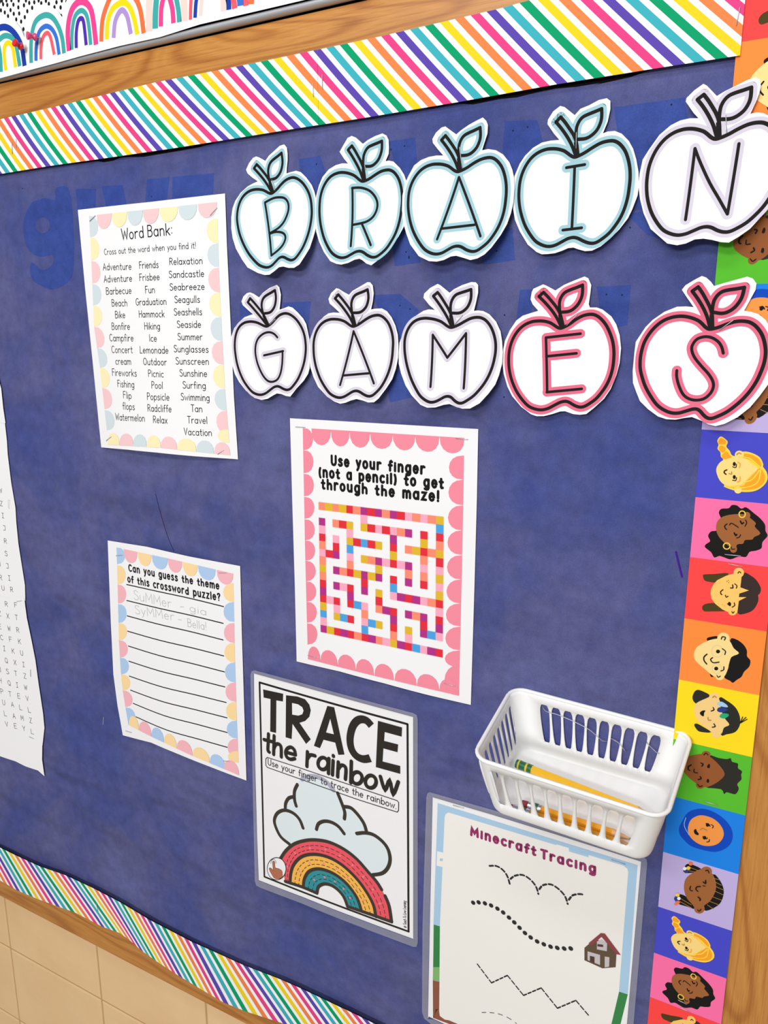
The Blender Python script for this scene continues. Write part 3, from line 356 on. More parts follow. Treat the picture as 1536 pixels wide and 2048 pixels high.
MAZE = {'sheet':[(-489.9,-89.5),(-409.4,-88.9),(-342.2,-88.6),(-275.9,-88.4),(-275.3,-155.3),(-275.3,-244.5),(-275.7,-367.9),(-320.9,-366.4),(-372.4,-363.9),
(-429,-363.1),(-489.2,-365.8),(-489.1,-279),(-489.7,-177.4)],'scallops':[('mp',[(-473.5,-98.8),(-467.4,-99.2),(-463.6,-101.4),(-461.3,-105),(-460.5,-109.5),
(-461.3,-114.1),(-463.6,-118.1),(-467.5,-121),(-473.6,-122.5)]),('mp',[(-473.6,-122.5),(-467.5,-122.8),(-463.6,-125.1),(-461.3,-128.9),(-460.5,-133.5),
(-461.3,-138.3),(-463.7,-142.6),(-467.5,-145.7),(-473.7,-147.3)]),('mp',[(-473.7,-147.8),(-467.5,-148),(-463.7,-150.3),(-461.3,-154),(-460.5,-158.5),(-461.3,
-163.3),(-463.6,-167.6),(-467.5,-170.7),(-473.7,-172.4)]),('mp',[(-473.7,-172.9),(-467.5,-173.1),(-463.6,-175.2),(-461.2,-178.7),(-460.4,-183.2),(-461.2,
-187.9),(-463.6,-192.1),(-467.5,-195.3),(-473.7,-197.1)]),('mp',[(-473.7,-197.6),(-467.5,-197.6),(-463.5,-199.6),(-461.1,-203),(-460.3,-207.4),(-461.1,
-212),(-463.5,-216.2),(-467.4,-219.3),(-473.8,-221.2)]),('mp',[(-473.8,-221.2),(-467.4,-221.1),(-463.5,-222.9),(-461,-226.3),(-460.2,-230.5),(-461,-235),
(-463.4,-239.1),(-467.4,-242.3),(-473.7,-244.2)]),('mp',[(-473.7,-244.2),(-467.4,-244),(-463.3,-245.9),(-460.8,-249.2),(-459.9,-253.5),(-460.7,-258.1),
(-463.1,-262.3),(-467.1,-265.6),(-473.5,-267.7)]),('mp',[(-473.5,-267.7),(-467.1,-267.4),(-463,-269.2),(-460.5,-272.5),(-459.6,-276.8),(-460.3,-281.4),
(-462.8,-285.7),(-466.8,-289.1),(-473.3,-291.3)]),('mp',[(-473.3,-291.3),(-466.8,-290.9),(-462.7,-292.7),(-460.1,-296.1),(-459.2,-300.5),(-460,-305.4),
(-462.4,-309.9),(-466.5,-313.4),(-473.1,-315.8)]),('mp',[(-473,-316.5),(-466.5,-316),(-462.3,-317.8),(-459.7,-321.2),(-458.7,-325.8),(-459.5,-330.8),(-462,
-335.4),(-466.1,-339.1),(-472.8,-341.7)]),('mp',[(-289.4,-114.2),(-296.4,-115.5),(-300.9,-118.2),(-303.7,-122.2),(-304.6,-126.8),(-303.7,-131.2),(-300.9,
-134.9),(-296.3,-137.1),(-289.2,-137.6)]),('mp',[(-289.2,-137.6),(-296.3,-139),(-300.8,-142),(-303.6,-146.2),(-304.6,-151),(-303.6,-155.7),(-300.8,-159.6),
(-296.2,-161.9),(-289.1,-162.3)]),('mp',[(-289.1,-162.6),(-296.2,-164.1),(-300.7,-167.2),(-303.5,-171.4),(-304.5,-176.3),(-303.5,-181),(-300.7,-184.8),
(-296.1,-187.1),(-288.9,-187.3)]),('mp',[(-288.9,-187.3),(-296.1,-189),(-300.6,-192.1),(-303.5,-196.3),(-304.4,-201.2),(-303.5,-205.8),(-300.6,-209.5),
(-296,-211.7),(-288.8,-211.9)]),('mp',[(-288.8,-212.3),(-296,-214),(-300.6,-217.2),(-303.4,-221.6),(-304.4,-226.5),(-303.4,-231.1),(-300.6,-234.8),(-296,
-237),(-288.7,-237)]),('mp',[(-288.7,-237),(-296,-238.9),(-300.6,-242.1),(-303.4,-246.5),(-304.4,-251.4),(-303.4,-256),(-300.6,-259.6),(-295.9,-261.7),
(-288.7,-261.7)]),('mp',[(-288.7,-261.7),(-295.9,-263.6),(-300.6,-266.8),(-303.4,-271.1),(-304.4,-275.9),(-303.4,-280.4),(-300.6,-283.9),(-295.9,-285.8),
(-288.6,-285.7)]),('mp',[(-288.6,-286.1),(-295.9,-288.2),(-300.5,-291.6),(-303.4,-296),(-304.4,-301),(-303.4,-305.6),(-300.5,-309.2),(-295.8,-311.2),(-288.5,
-311)]),('mp',[(-288.5,-311.4),(-295.8,-313.3),(-300.5,-316),(-303.4,-319.3),(-304.4,-322.8),(-303.4,-326.1),(-300.5,-328.5),(-295.8,-329.6),(-288.5,-329)]),
('mp',[(-288.5,-327),(-295.8,-329.4),(-300.5,-333.8),(-303.4,-339.7),(-304.3,-346.3),(-303.3,-352.5),(-300.4,-357.4),(-295.7,-360.2),(-288.4,-360.2)]),
('mp',[(-462.2,-98.6),(-461.4,-106.5),(-458.9,-111.4),(-455,-114.4),(-450.3,-115.4),(-445.6,-114.2),(-441.7,-111.1),(-439,-106.2),(-437.9,-98.4)]),('mp',
[(-437.9,-98.4),(-437.2,-106.1),(-434.8,-111),(-431.1,-114),(-426.7,-114.9),(-422.3,-113.8),(-418.6,-110.7),(-416.1,-105.8),(-415.2,-98.2)]),('mp',[(-415.2,
-98.2),(-414.3,-105.8),(-411.7,-110.6),(-407.8,-113.5),(-403.2,-114.5),(-398.6,-113.4),(-394.7,-110.4),(-392.1,-105.6),(-391.2,-98)]),('mp',[(-391.2,-98),
(-390.2,-105.5),(-387.4,-110.3),(-383.2,-113.1),(-378.2,-114),(-373.3,-113),(-369.1,-110),(-366.4,-105.3),(-365.5,-97.9)]),('mp',[(-365.5,-97.9),(-364.5,
-105.2),(-361.7,-109.9),(-357.7,-112.7),(-352.9,-113.6),(-348.2,-112.6),(-344.2,-109.7),(-341.6,-105),(-340.8,-97.7)]),('mp',[(-340.8,-97.7),(-339.7,-105),
(-336.8,-109.6),(-332.6,-112.4),(-327.6,-113.3),(-322.7,-112.3),(-318.7,-109.4),(-316,-104.8),(-315.2,-97.6)]),('mp',[(-314.9,-97.6),(-313.7,-104.8),(-310.9,
-109.3),(-306.6,-112),(-301.7,-112.9),(-296.9,-111.9),(-292.9,-109.1),(-290.2,-104.6),(-289.5,-97.5)]),('mp',[(-472.6,-358.9),(-471.7,-351),(-469.7,-346),
(-466.8,-342.9),(-463.4,-341.8),(-460.1,-342.8),(-457.3,-345.8),(-455.5,-350.7),(-454.9,-358.4)]),('mp',[(-454.9,-358.4),(-453.9,-350.6),(-451.3,-345.7),
(-447.4,-342.6),(-442.9,-341.6),(-438.5,-342.5),(-434.7,-345.5),(-432.2,-350.3),(-431.3,-358)]),('mp',[(-431.3,-358),(-430.4,-350.3),(-427.8,-345.5),(-423.9,
-342.5),(-419.4,-341.5),(-414.9,-342.5),(-411.1,-345.5),(-408.5,-350.2),(-407.6,-357.8)]),('mp',[(-407.6,-357.8),(-406.8,-350.2),(-404.3,-345.5),(-400.6,
-342.6),(-396.3,-341.7),(-391.9,-342.7),(-388.3,-345.7),(-385.8,-350.4),(-384.8,-357.9)]),('mp',[(-384.3,-357.9),(-383.5,-350.5),(-381,-345.8),(-377.2,
-343),(-372.8,-342.1),(-368.4,-343.2),(-364.6,-346.1),(-362,-350.8),(-361,-358.1)]),('mp',[(-360.1,-358.1),(-359.3,-350.8),(-356.6,-346.3),(-352.5,-343.5),
(-347.6,-342.7),(-342.8,-343.7),(-338.6,-346.7),(-335.8,-351.3),(-334.7,-358.6)]),('mp',[(-334.4,-358.6),(-333.6,-351.4),(-331,-346.9),(-327,-344.2),(-322.2,
-343.4),(-317.5,-344.5),(-313.4,-347.5),(-310.7,-352.1),(-309.6,-359.4)]),('mp',[(-309.6,-359.4),(-308.9,-352.2),(-306.7,-347.7),(-303.3,-345.1),(-299.3,
-344.3),(-295.2,-345.4),(-291.7,-348.4),(-289.3,-353),(-288.4,-360.2)])],'heading':[('Use your finger',-438,-135,-330.3,-135.2,9.5),('(not a pencil) to get',
-453.8,-148.7,-310.3,-147.6,9.6),('through the maze!',-450.6,-161.2,-314.6,-161,9.7)],'cells':[('o',[(-454.7,-176.5),(-446.7,-176.5),(-446.7,-184.5),(-454.7,
-184.6)],[1,0,1,1]),('y',[(-446.7,-176.5),(-437.2,-176.4),(-437.2,-184.4),(-446.7,-184.5)],[1,0,1,0]),('o',[(-437.2,-176.4),(-429.3,-176.3),(-429.3,-184.3),
(-437.2,-184.4)],[1,0,1,0]),('y',[(-429.3,-176.3),(-419.8,-176.3),(-419.8,-184.3),(-429.3,-184.3)],[1,0,1,0]),('r',[(-419.8,-176.3),(-412,-176.2),(-411.9,
-184.2),(-419.8,-184.3)],[1,0,1,0]),('o',[(-412,-176.2),(-402.5,-176.2),(-402.5,-184.2),(-411.9,-184.2)],[1,0,1,0]),('p',[(-402.5,-176.2),(-394.7,-176.2),
(-394.6,-184.1),(-402.5,-184.2)],[1,0,0,0]),('r',[(-394.7,-176.2),(-385.3,-176.1),(-385.2,-184.1),(-394.6,-184.1)],[1,0,1,0]),('p',[(-385.3,-176.1),(-377.5,
-176.1),(-377.4,-184.1),(-385.2,-184.1)],[1,0,1,0]),('o',[(-377.5,-176.1),(-368.2,-176.1),(-368.1,-184.1),(-377.4,-184.1)],[1,0,1,0]),('p',[(-368.2,-176.1),
(-360.4,-176.1),(-360.3,-184.1),(-368.1,-184.1)],[1,0,1,0]),('r',[(-360.4,-176.1),(-351.1,-176.1),(-351,-184.1),(-360.3,-184.1)],[1,0,1,0]),('k',[(-351.1,
-176.1),(-343.3,-176.1),(-343.2,-184.1),(-351,-184.1)],[1,0,1,0]),('o',[(-343.3,-176.1),(-334,-176.1),(-333.9,-184.1),(-343.2,-184.1)],[1,0,1,0]),('k',
[(-334,-176.1),(-326.3,-176.2),(-326.1,-184.2),(-333.9,-184.1)],[1,0,1,0]),('o',[(-326.3,-176.2),(-317,-176.2),(-316.9,-184.2),(-326.1,-184.2)],[1,0,1,
0]),('y',[(-317,-176.2),(-309.2,-176.2),(-309.1,-184.2),(-316.9,-184.2)],[1,1,0,0]),('k',[(-402.5,-184.2),(-394.6,-184.1),(-394.5,-193.2),(-402.4,-193.2)],
[0,1,0,1]),('b',[(-316.9,-184.2),(-309.1,-184.2),(-309,-193.3),(-316.7,-193.2)],[0,1,0,1]),('p',[(-454.7,-193.6),(-446.7,-193.5),(-446.7,-201.6),(-454.6,
-201.6)],[1,1,0,1]),('o',[(-437.2,-193.4),(-429.2,-193.4),(-429.2,-201.4),(-437.1,-201.5)],[1,0,1,1]),('r',[(-429.2,-193.4),(-419.7,-193.3),(-419.7,-201.3),
(-429.2,-201.4)],[1,0,1,0]),('y',[(-419.7,-193.3),(-411.8,-193.3),(-411.8,-201.3),(-419.7,-201.3)],[1,1,0,0]),('y',[(-402.4,-193.2),(-394.5,-193.2),(-394.4,
-201.2),(-402.3,-201.2)],[0,0,1,1]),('r',[(-394.5,-193.2),(-385.1,-193.1),(-385,-201.1),(-394.4,-201.2)],[1,0,1,0]),('k',[(-385.1,-193.1),(-377.3,-193.1),
(-377.2,-201.1),(-385,-201.1)],[1,0,1,0]),('r',[(-377.3,-193.1),(-368,-193.1),(-367.8,-201.1),(-377.2,-201.1)],[1,0,1,0]),('k',[(-368,-193.1),(-360.2,-193.1),
(-360.1,-201.1),(-367.8,-201.1)],[1,0,0,0]),('o',[(-360.2,-193.1),(-350.8,-193.1),(-350.7,-201.1),(-360.1,-201.1)],[1,0,1,0]),('p',[(-350.8,-193.1),(-343.1,
-193.1),(-343,-201.2),(-350.7,-201.1)],[1,1,1,0]),('r',[(-333.8,-193.2),(-326,-193.2),(-325.9,-201.2),(-333.6,-201.2)],[1,1,0,1]),('r',[(-316.7,-193.2),
(-309,-193.3),(-308.9,-201.3),(-316.6,-201.3)],[0,1,0,1]),('k',[(-454.6,-201.6),(-446.7,-201.6),(-446.6,-210.6),(-454.6,-210.7)],[0,1,0,1]),('k',[(-419.7,
-201.3),(-411.8,-201.3),(-411.7,-210.3),(-419.6,-210.4)],[0,1,0,1]),('p',[(-367.8,-201.1),(-360.1,-201.1),(-359.9,-210.2),(-367.7,-210.2)],[0,1,0,1]),('y',
[(-333.6,-201.2),(-325.9,-201.2),(-325.8,-210.3),(-333.5,-210.3)],[0,1,0,1]),('o',[(-316.6,-201.3),(-308.9,-201.3),(-308.7,-210.4),(-316.5,-210.3)],[0,
1,0,1]),('r',[(-454.6,-210.7),(-446.6,-210.6),(-446.6,-218.7),(-454.6,-218.8)],[0,1,0,1]),('k',[(-437.1,-210.5),(-429.1,-210.5),(-429,-218.5),(-437,-218.6)],
[1,1,0,1]),('y',[(-419.6,-210.4),(-411.7,-210.3),(-411.6,-218.3),(-419.5,-218.4)],[0,0,0,1]),('r',[(-411.7,-210.3),(-402.2,-210.3),(-402.1,-218.3),(-411.6,
-218.3)],[1,0,1,0]),('b',[(-402.2,-210.3),(-394.3,-210.2),(-394.2,-218.2),(-402.1,-218.3)],[1,0,1,0]),('r',[(-394.3,-210.2),(-384.9,-210.2),(-384.8,-218.2),
(-394.2,-218.2)],[1,0,1,0]),('y',[(-384.9,-210.2),(-377.1,-210.2),(-377,-218.2),(-384.8,-218.2)],[1,1,1,0]),('r',[(-367.7,-210.2),(-359.9,-210.2),(-359.8,
-218.2),(-367.6,-218.2)],[0,1,0,1]),('o',[(-350.6,-210.2),(-342.8,-210.2),(-342.7,-218.2),(-350.5,-218.2)],[1,0,1,1]),('y',[(-342.8,-210.2),(-333.5,-210.3),
(-333.4,-218.3),(-342.7,-218.2)],[1,0,1,0]),('r',[(-333.5,-210.3),(-325.8,-210.3),(-325.6,-218.3),(-333.4,-218.3)],[0,0,0,0]),('o',[(-325.8,-210.3),(-316.5,
-210.3),(-316.3,-218.4),(-325.6,-218.3)],[1,0,1,0]),('y',[(-316.5,-210.3),(-308.7,-210.4),(-308.6,-218.4),(-316.3,-218.4)],[0,1,0,0]),('o',[(-454.6,-218.8),
(-446.6,-218.7),(-446.6,-227.8),(-454.6,-227.9)],[0,1,0,1]),('r',[(-437,-218.6),(-429,-218.5),(-429,-227.6),(-437,-227.7)],[0,1,0,1]),('b',[(-419.5,-218.4),
(-411.6,-218.3),(-411.5,-227.4),(-419.4,-227.5)],[0,1,0,1]),('y',[(-367.6,-218.2),(-359.8,-218.2),(-359.7,-227.3),(-367.5,-227.3)],[0,1,0,1]),('o',[(-333.4,
-218.3),(-325.6,-218.3),(-325.5,-227.4),(-333.3,-227.4)],[0,1,0,1]),('r',[(-316.3,-218.4),(-308.6,-218.4),(-308.5,-227.6),(-316.2,-227.5)],[0,1,0,1]),('k',
[(-454.6,-227.9),(-446.6,-227.8),(-446.5,-235.8),(-454.6,-235.9)],[0,0,0,1]),('r',[(-446.6,-227.8),(-437,-227.7),(-436.9,-235.7),(-446.5,-235.8)],[1,0,
1,0]),('p',[(-437,-227.7),(-429,-227.6),(-428.9,-235.6),(-436.9,-235.7)],[0,1,1,0]),('k',[(-419.4,-227.5),(-411.5,-227.4),(-411.4,-235.5),(-419.4,-235.5)],
[0,1,0,1]),('y',[(-402,-227.4),(-394.1,-227.3),(-394,-235.4),(-401.9,-235.4)],[1,0,1,1]),('o',[(-394.1,-227.3),(-384.7,-227.3),(-384.6,-235.3),(-394,-235.4)],
[1,0,1,0]),('p',[(-384.7,-227.3),(-376.9,-227.3),(-376.8,-235.3),(-384.6,-235.3)],[1,0,0,0]),('k',[(-376.9,-227.3),(-367.5,-227.3),(-367.4,-235.3),(-376.8,
-235.3)],[1,0,1,0]),('r',[(-367.5,-227.3),(-359.7,-227.3),(-359.6,-235.3),(-367.4,-235.3)],[0,0,1,0]),('k',[(-359.7,-227.3),(-350.3,-227.3),(-350.2,-235.3),
(-359.6,-235.3)],[1,0,1,0]),('p',[(-350.3,-227.3),(-342.6,-227.3),(-342.4,-235.4),(-350.2,-235.3)],[1,1,0,0]),('k',[(-333.3,-227.4),(-325.5,-227.4),(-325.4,
-235.5),(-333.1,-235.4)],[0,1,0,1]),('k',[(-316.2,-227.5),(-308.5,-227.6),(-308.3,-235.6),(-316.1,-235.6)],[0,1,0,1]),('o',[(-454.6,-235.9),(-446.5,-235.8),
(-446.5,-245),(-454.5,-245.1)],[0,1,0,1]),('o',[(-419.4,-235.5),(-411.4,-235.5),(-411.3,-244.6),(-419.3,-244.6)],[0,1,0,1]),('y',[(-384.6,-235.3),(-376.8,
-235.3),(-376.6,-244.4),(-384.5,-244.4)],[0,1,0,1]),('o',[(-350.2,-235.3),(-342.4,-235.4),(-342.3,-244.5),(-350.1,-244.4)],[0,1,0,1]),('o',[(-333.1,-235.4),
(-325.4,-235.5),(-325.2,-244.6),(-333,-244.5)],[0,1,0,1]),('y',[(-316.1,-235.6),(-308.3,-235.6),(-308.2,-244.8),(-315.9,-244.7)],[0,1,0,1]),('y',[(-454.5,
-245.1),(-446.5,-245),(-446.4,-253),(-454.5,-253.2)],[0,1,0,1]),('p',[(-436.8,-244.8),(-428.8,-244.7),(-428.8,-252.8),(-436.8,-252.9)],[1,0,1,1]),('o',
[(-428.8,-244.7),(-419.3,-244.6),(-419.2,-252.7),(-428.8,-252.8)],[1,0,1,0]),('r',[(-419.3,-244.6),(-411.3,-244.6),(-411.2,-252.6),(-419.2,-252.7)],[0,
0,1,0]),('y',[(-411.3,-244.6),(-401.8,-244.5),(-401.7,-252.5),(-411.2,-252.6)],[1,0,1,0]),('p',[(-401.8,-244.5),(-393.9,-244.4),(-393.8,-252.5),(-401.7,
-252.5)],[1,0,0,0]),('y',[(-393.9,-244.4),(-384.5,-244.4),(-384.3,-252.5),(-393.8,-252.5)],[1,0,1,0]),('p',[(-384.5,-244.4),(-376.6,-244.4),(-376.5,-252.4),
(-384.3,-252.5)],[0,1,1,0]),('r',[(-367.2,-244.4),(-359.4,-244.4),(-359.3,-252.5),(-367.1,-252.4)],[1,1,0,1]),('p',[(-350.1,-244.4),(-342.3,-244.5),(-342.2,
-252.6),(-349.9,-252.5)],[0,1,1,1]),('r',[(-333,-244.5),(-325.2,-244.6),(-325.1,-252.7),(-332.8,-252.6)],[0,1,1,1]),('k',[(-315.9,-244.7),(-308.2,-244.8),
(-308.1,-252.9),(-315.8,-252.8)],[0,1,0,1]),('o',[(-454.5,-253.2),(-446.4,-253),(-446.4,-262.2),(-454.4,-262.3)],[0,1,0,1]),('r',[(-401.7,-252.5),(-393.8,
-252.5),(-393.7,-261.6),(-401.6,-261.6)],[0,1,0,1]),('b',[(-367.1,-252.4),(-359.3,-252.5),(-359.1,-261.6),(-366.9,-261.6)],[0,1,0,1]),('y',[(-315.8,-252.8),
(-308.1,-252.9),(-307.9,-262),(-315.7,-261.9)],[0,1,0,1]),('r',[(-454.4,-262.3),(-446.4,-262.2),(-446.3,-270.3),(-454.4,-270.4)],[0,1,0,1]),('p',[(-436.7,
-262),(-428.7,-261.9),(-428.6,-270),(-436.6,-270.1)],[1,0,1,1]),('k',[(-428.7,-261.9),(-419.1,-261.8),(-419,-269.9),(-428.6,-270)],[1,0,1,0]),('r',[(-419.1,
-261.8),(-411.1,-261.7),(-411,-269.8),(-419,-269.9)],[1,1,0,0]),('p',[(-401.6,-261.6),(-393.7,-261.6),(-393.5,-269.7),(-401.4,-269.7)],[0,1,1,1]),('y',
[(-384.2,-261.6),(-376.3,-261.6),(-376.2,-269.6),(-384.1,-269.6)],[1,1,0,1]),('k',[(-366.9,-261.6),(-359.1,-261.6),(-359,-269.7),(-366.8,-269.6)],[0,0,
1,1]),('p',[(-359.1,-261.6),(-349.8,-261.6),(-349.6,-269.7),(-359,-269.7)],[1,0,1,0]),('r',[(-349.8,-261.6),(-342,-261.7),(-341.9,-269.8),(-349.6,-269.7)],
[1,0,1,0]),('p',[(-342,-261.7),(-332.7,-261.8),(-332.6,-269.9),(-341.9,-269.8)],[1,0,1,0]),('k',[(-332.7,-261.8),(-324.9,-261.8),(-324.8,-269.9),(-332.6,
-269.9)],[1,0,1,0]),('o',[(-324.9,-261.8),(-315.7,-261.9),(-315.5,-270.1),(-324.8,-269.9)],[1,0,1,0]),('r',[(-315.7,-261.9),(-307.9,-262),(-307.8,-270.2),
(-315.5,-270.1)],[0,1,0,0]),('p',[(-454.4,-270.4),(-446.3,-270.3),(-446.2,-279.5),(-454.4,-279.6)],[0,1,0,1]),('p',[(-419,-269.9),(-411,-269.8),(-410.9,
-278.9),(-418.8,-279)],[0,1,0,1]),('r',[(-384.1,-269.6),(-376.2,-269.6),(-376.1,-278.7),(-383.9,-278.8)],[0,1,0,1]),('k',[(-315.5,-270.1),(-307.8,-270.2),
(-307.6,-279.4),(-315.4,-279.2)],[0,1,0,1]),('r',[(-454.4,-279.6),(-446.2,-279.5),(-446.2,-287.6),(-454.3,-287.8)],[0,0,0,1]),('k',[(-446.2,-279.5),(-436.5,
-279.3),(-436.5,-287.4),(-446.2,-287.6)],[1,0,1,0]),('r',[(-436.5,-279.3),(-428.5,-279.2),(-428.4,-287.3),(-436.5,-287.4)],[1,1,0,0]),('r',[(-418.8,-279),
(-410.9,-278.9),(-410.7,-287),(-418.7,-287.1)],[0,0,1,1]),('b',[(-410.9,-278.9),(-401.3,-278.8),(-401.2,-286.9),(-410.7,-287)],[1,0,1,0]),('k',[(-401.3,
-278.8),(-393.4,-278.8),(-393.3,-286.9),(-401.2,-286.9)],[1,1,0,0]),('o',[(-383.9,-278.8),(-376.1,-278.7),(-375.9,-286.8),(-383.8,-286.8)],[0,0,1,1]),('p',
[(-376.1,-278.7),(-366.7,-278.8),(-366.5,-286.8),(-375.9,-286.8)],[1,0,1,0]),('r',[(-366.7,-278.8),(-358.8,-278.8),(-358.7,-286.9),(-366.5,-286.8)],[1,
1,0,0]),('p',[(-349.5,-278.8),(-341.7,-278.9),(-341.6,-287),(-349.3,-286.9)],[1,0,1,1]),('o',[(-341.7,-278.9),(-332.4,-279),(-332.3,-287.1),(-341.6,-287)],
[1,0,1,0]),('p',[(-332.4,-279),(-324.7,-279.1),(-324.5,-287.2),(-332.3,-287.1)],[1,1,0,0]),('r',[(-315.4,-279.2),(-307.6,-279.4),(-307.5,-287.5),(-315.2,
-287.4)],[0,1,0,1]),('y',[(-454.3,-287.8),(-446.2,-287.6),(-446.1,-296.8),(-454.3,-297)],[0,1,0,1]),('k',[(-436.5,-287.4),(-428.4,-287.3),(-428.3,-296.4),
(-436.4,-296.6)],[0,1,0,1]),('o',[(-401.2,-286.9),(-393.3,-286.9),(-393.1,-296),(-401,-296.1)],[0,1,0,1]),('p',[(-366.5,-286.8),(-358.7,-286.9),(-358.5,
-296),(-366.3,-296)],[0,1,0,1]),('r',[(-332.3,-287.1),(-324.5,-287.2),(-324.3,-296.4),(-332.1,-296.3)],[0,1,0,1]),('p',[(-315.2,-287.4),(-307.5,-287.5),
(-307.3,-296.7),(-315.1,-296.6)],[0,1,0,1]),('b',[(-454.3,-297),(-446.1,-296.8),(-446,-304.9),(-454.2,-305.1)],[0,1,0,1]),('y',[(-436.4,-296.6),(-428.3,
-296.4),(-428.2,-304.5),(-436.3,-304.7)],[0,0,1,1]),('b',[(-428.3,-296.4),(-418.6,-296.3),(-418.5,-304.4),(-428.2,-304.5)],[1,0,1,0]),('r',[(-418.6,-296.3),
(-410.6,-296.2),(-410.5,-304.3),(-418.5,-304.4)],[1,1,1,0]),('k',[(-401,-296.1),(-393.1,-296),(-393,-304.1),(-400.9,-304.2)],[0,0,0,1]),('b',[(-393.1,-296),
(-383.6,-296),(-383.5,-304.1),(-393,-304.1)],[1,0,1,0]),('y',[(-383.6,-296),(-375.7,-296),(-375.6,-304.1),(-383.5,-304.1)],[1,1,1,0]),('r',[(-366.3,-296),
(-358.5,-296),(-358.4,-304.1),(-366.2,-304.1)],[0,1,0,1]),('y',[(-349.2,-296.1),(-341.4,-296.2),(-341.2,-304.3),(-349,-304.2)],[1,1,0,1]),('p',[(-332.1,
-296.3),(-324.3,-296.4),(-324.2,-304.6),(-331.9,-304.4)],[0,0,1,1]),('b',[(-324.3,-296.4),(-315.1,-296.6),(-314.9,-304.7),(-324.2,-304.6)],[1,0,1,0]),('k',
[(-315.1,-296.6),(-307.3,-296.7),(-307.2,-304.9),(-314.9,-304.7)],[0,1,1,0]),('k',[(-454.2,-305.1),(-446,-304.9),(-446,-314.1),(-454.2,-314.3)],[0,1,0,
1]),('b',[(-400.9,-304.2),(-393,-304.1),(-392.8,-313.3),(-400.7,-313.3)],[0,1,0,1]),('o',[(-366.2,-304.1),(-358.4,-304.1),(-358.2,-313.3),(-366,-313.2)],
[0,1,0,1]),('k',[(-349,-304.2),(-341.2,-304.3),(-341.1,-313.5),(-348.8,-313.4)],[0,1,0,1]),('p',[(-454.2,-314.3),(-446,-314.1),(-445.9,-322.3),(-454.1,
-322.5)],[0,0,1,1]),('y',[(-446,-314.1),(-436.2,-313.9),(-436.1,-322),(-445.9,-322.3)],[1,0,1,0]),('r',[(-436.2,-313.9),(-428,-313.7),(-427.9,-321.9),(-436.1,
-322)],[1,0,1,0]),('p',[(-428,-313.7),(-418.4,-313.5),(-418.2,-321.7),(-427.9,-321.9)],[1,0,1,0]),('r',[(-418.4,-313.5),(-410.3,-313.4),(-410.2,-321.5),
(-418.2,-321.7)],[1,0,1,0]),('o',[(-410.3,-313.4),(-400.7,-313.3),(-400.6,-321.4),(-410.2,-321.5)],[1,0,1,0]),('r',[(-400.7,-313.3),(-392.8,-313.3),(-392.6,
-321.4),(-400.6,-321.4)],[0,0,1,0]),('p',[(-392.8,-313.3),(-383.3,-313.2),(-383.1,-321.3),(-392.6,-321.4)],[1,0,1,0]),('o',[(-383.3,-313.2),(-375.4,-313.2),
(-375.3,-321.3),(-383.1,-321.3)],[1,0,1,0]),('k',[(-375.4,-313.2),(-366,-313.2),(-365.8,-321.3),(-375.3,-321.3)],[1,0,1,0]),('y',[(-366,-313.2),(-358.2,
-313.3),(-358,-321.4),(-365.8,-321.3)],[0,0,1,0]),('p',[(-358.2,-313.3),(-348.8,-313.4),(-348.7,-321.5),(-358,-321.4)],[1,0,1,0]),('r',[(-348.8,-313.4),
(-341.1,-313.5),(-340.9,-321.6),(-348.7,-321.5)],[0,0,1,0]),('b',[(-341.1,-313.5),(-331.8,-313.6),(-331.6,-321.8),(-340.9,-321.6)],[1,0,1,0]),('k',[(-331.8,
-313.6),(-324,-313.8),(-323.9,-321.9),(-331.6,-321.8)],[1,0,1,0]),('p',[(-324,-313.8),(-314.8,-314),(-314.6,-322.1),(-323.9,-321.9)],[1,0,1,0]),('r',[(-314.8,
-314),(-307,-314.1),(-306.9,-322.3),(-314.6,-322.1)],[1,1,1,0])]}
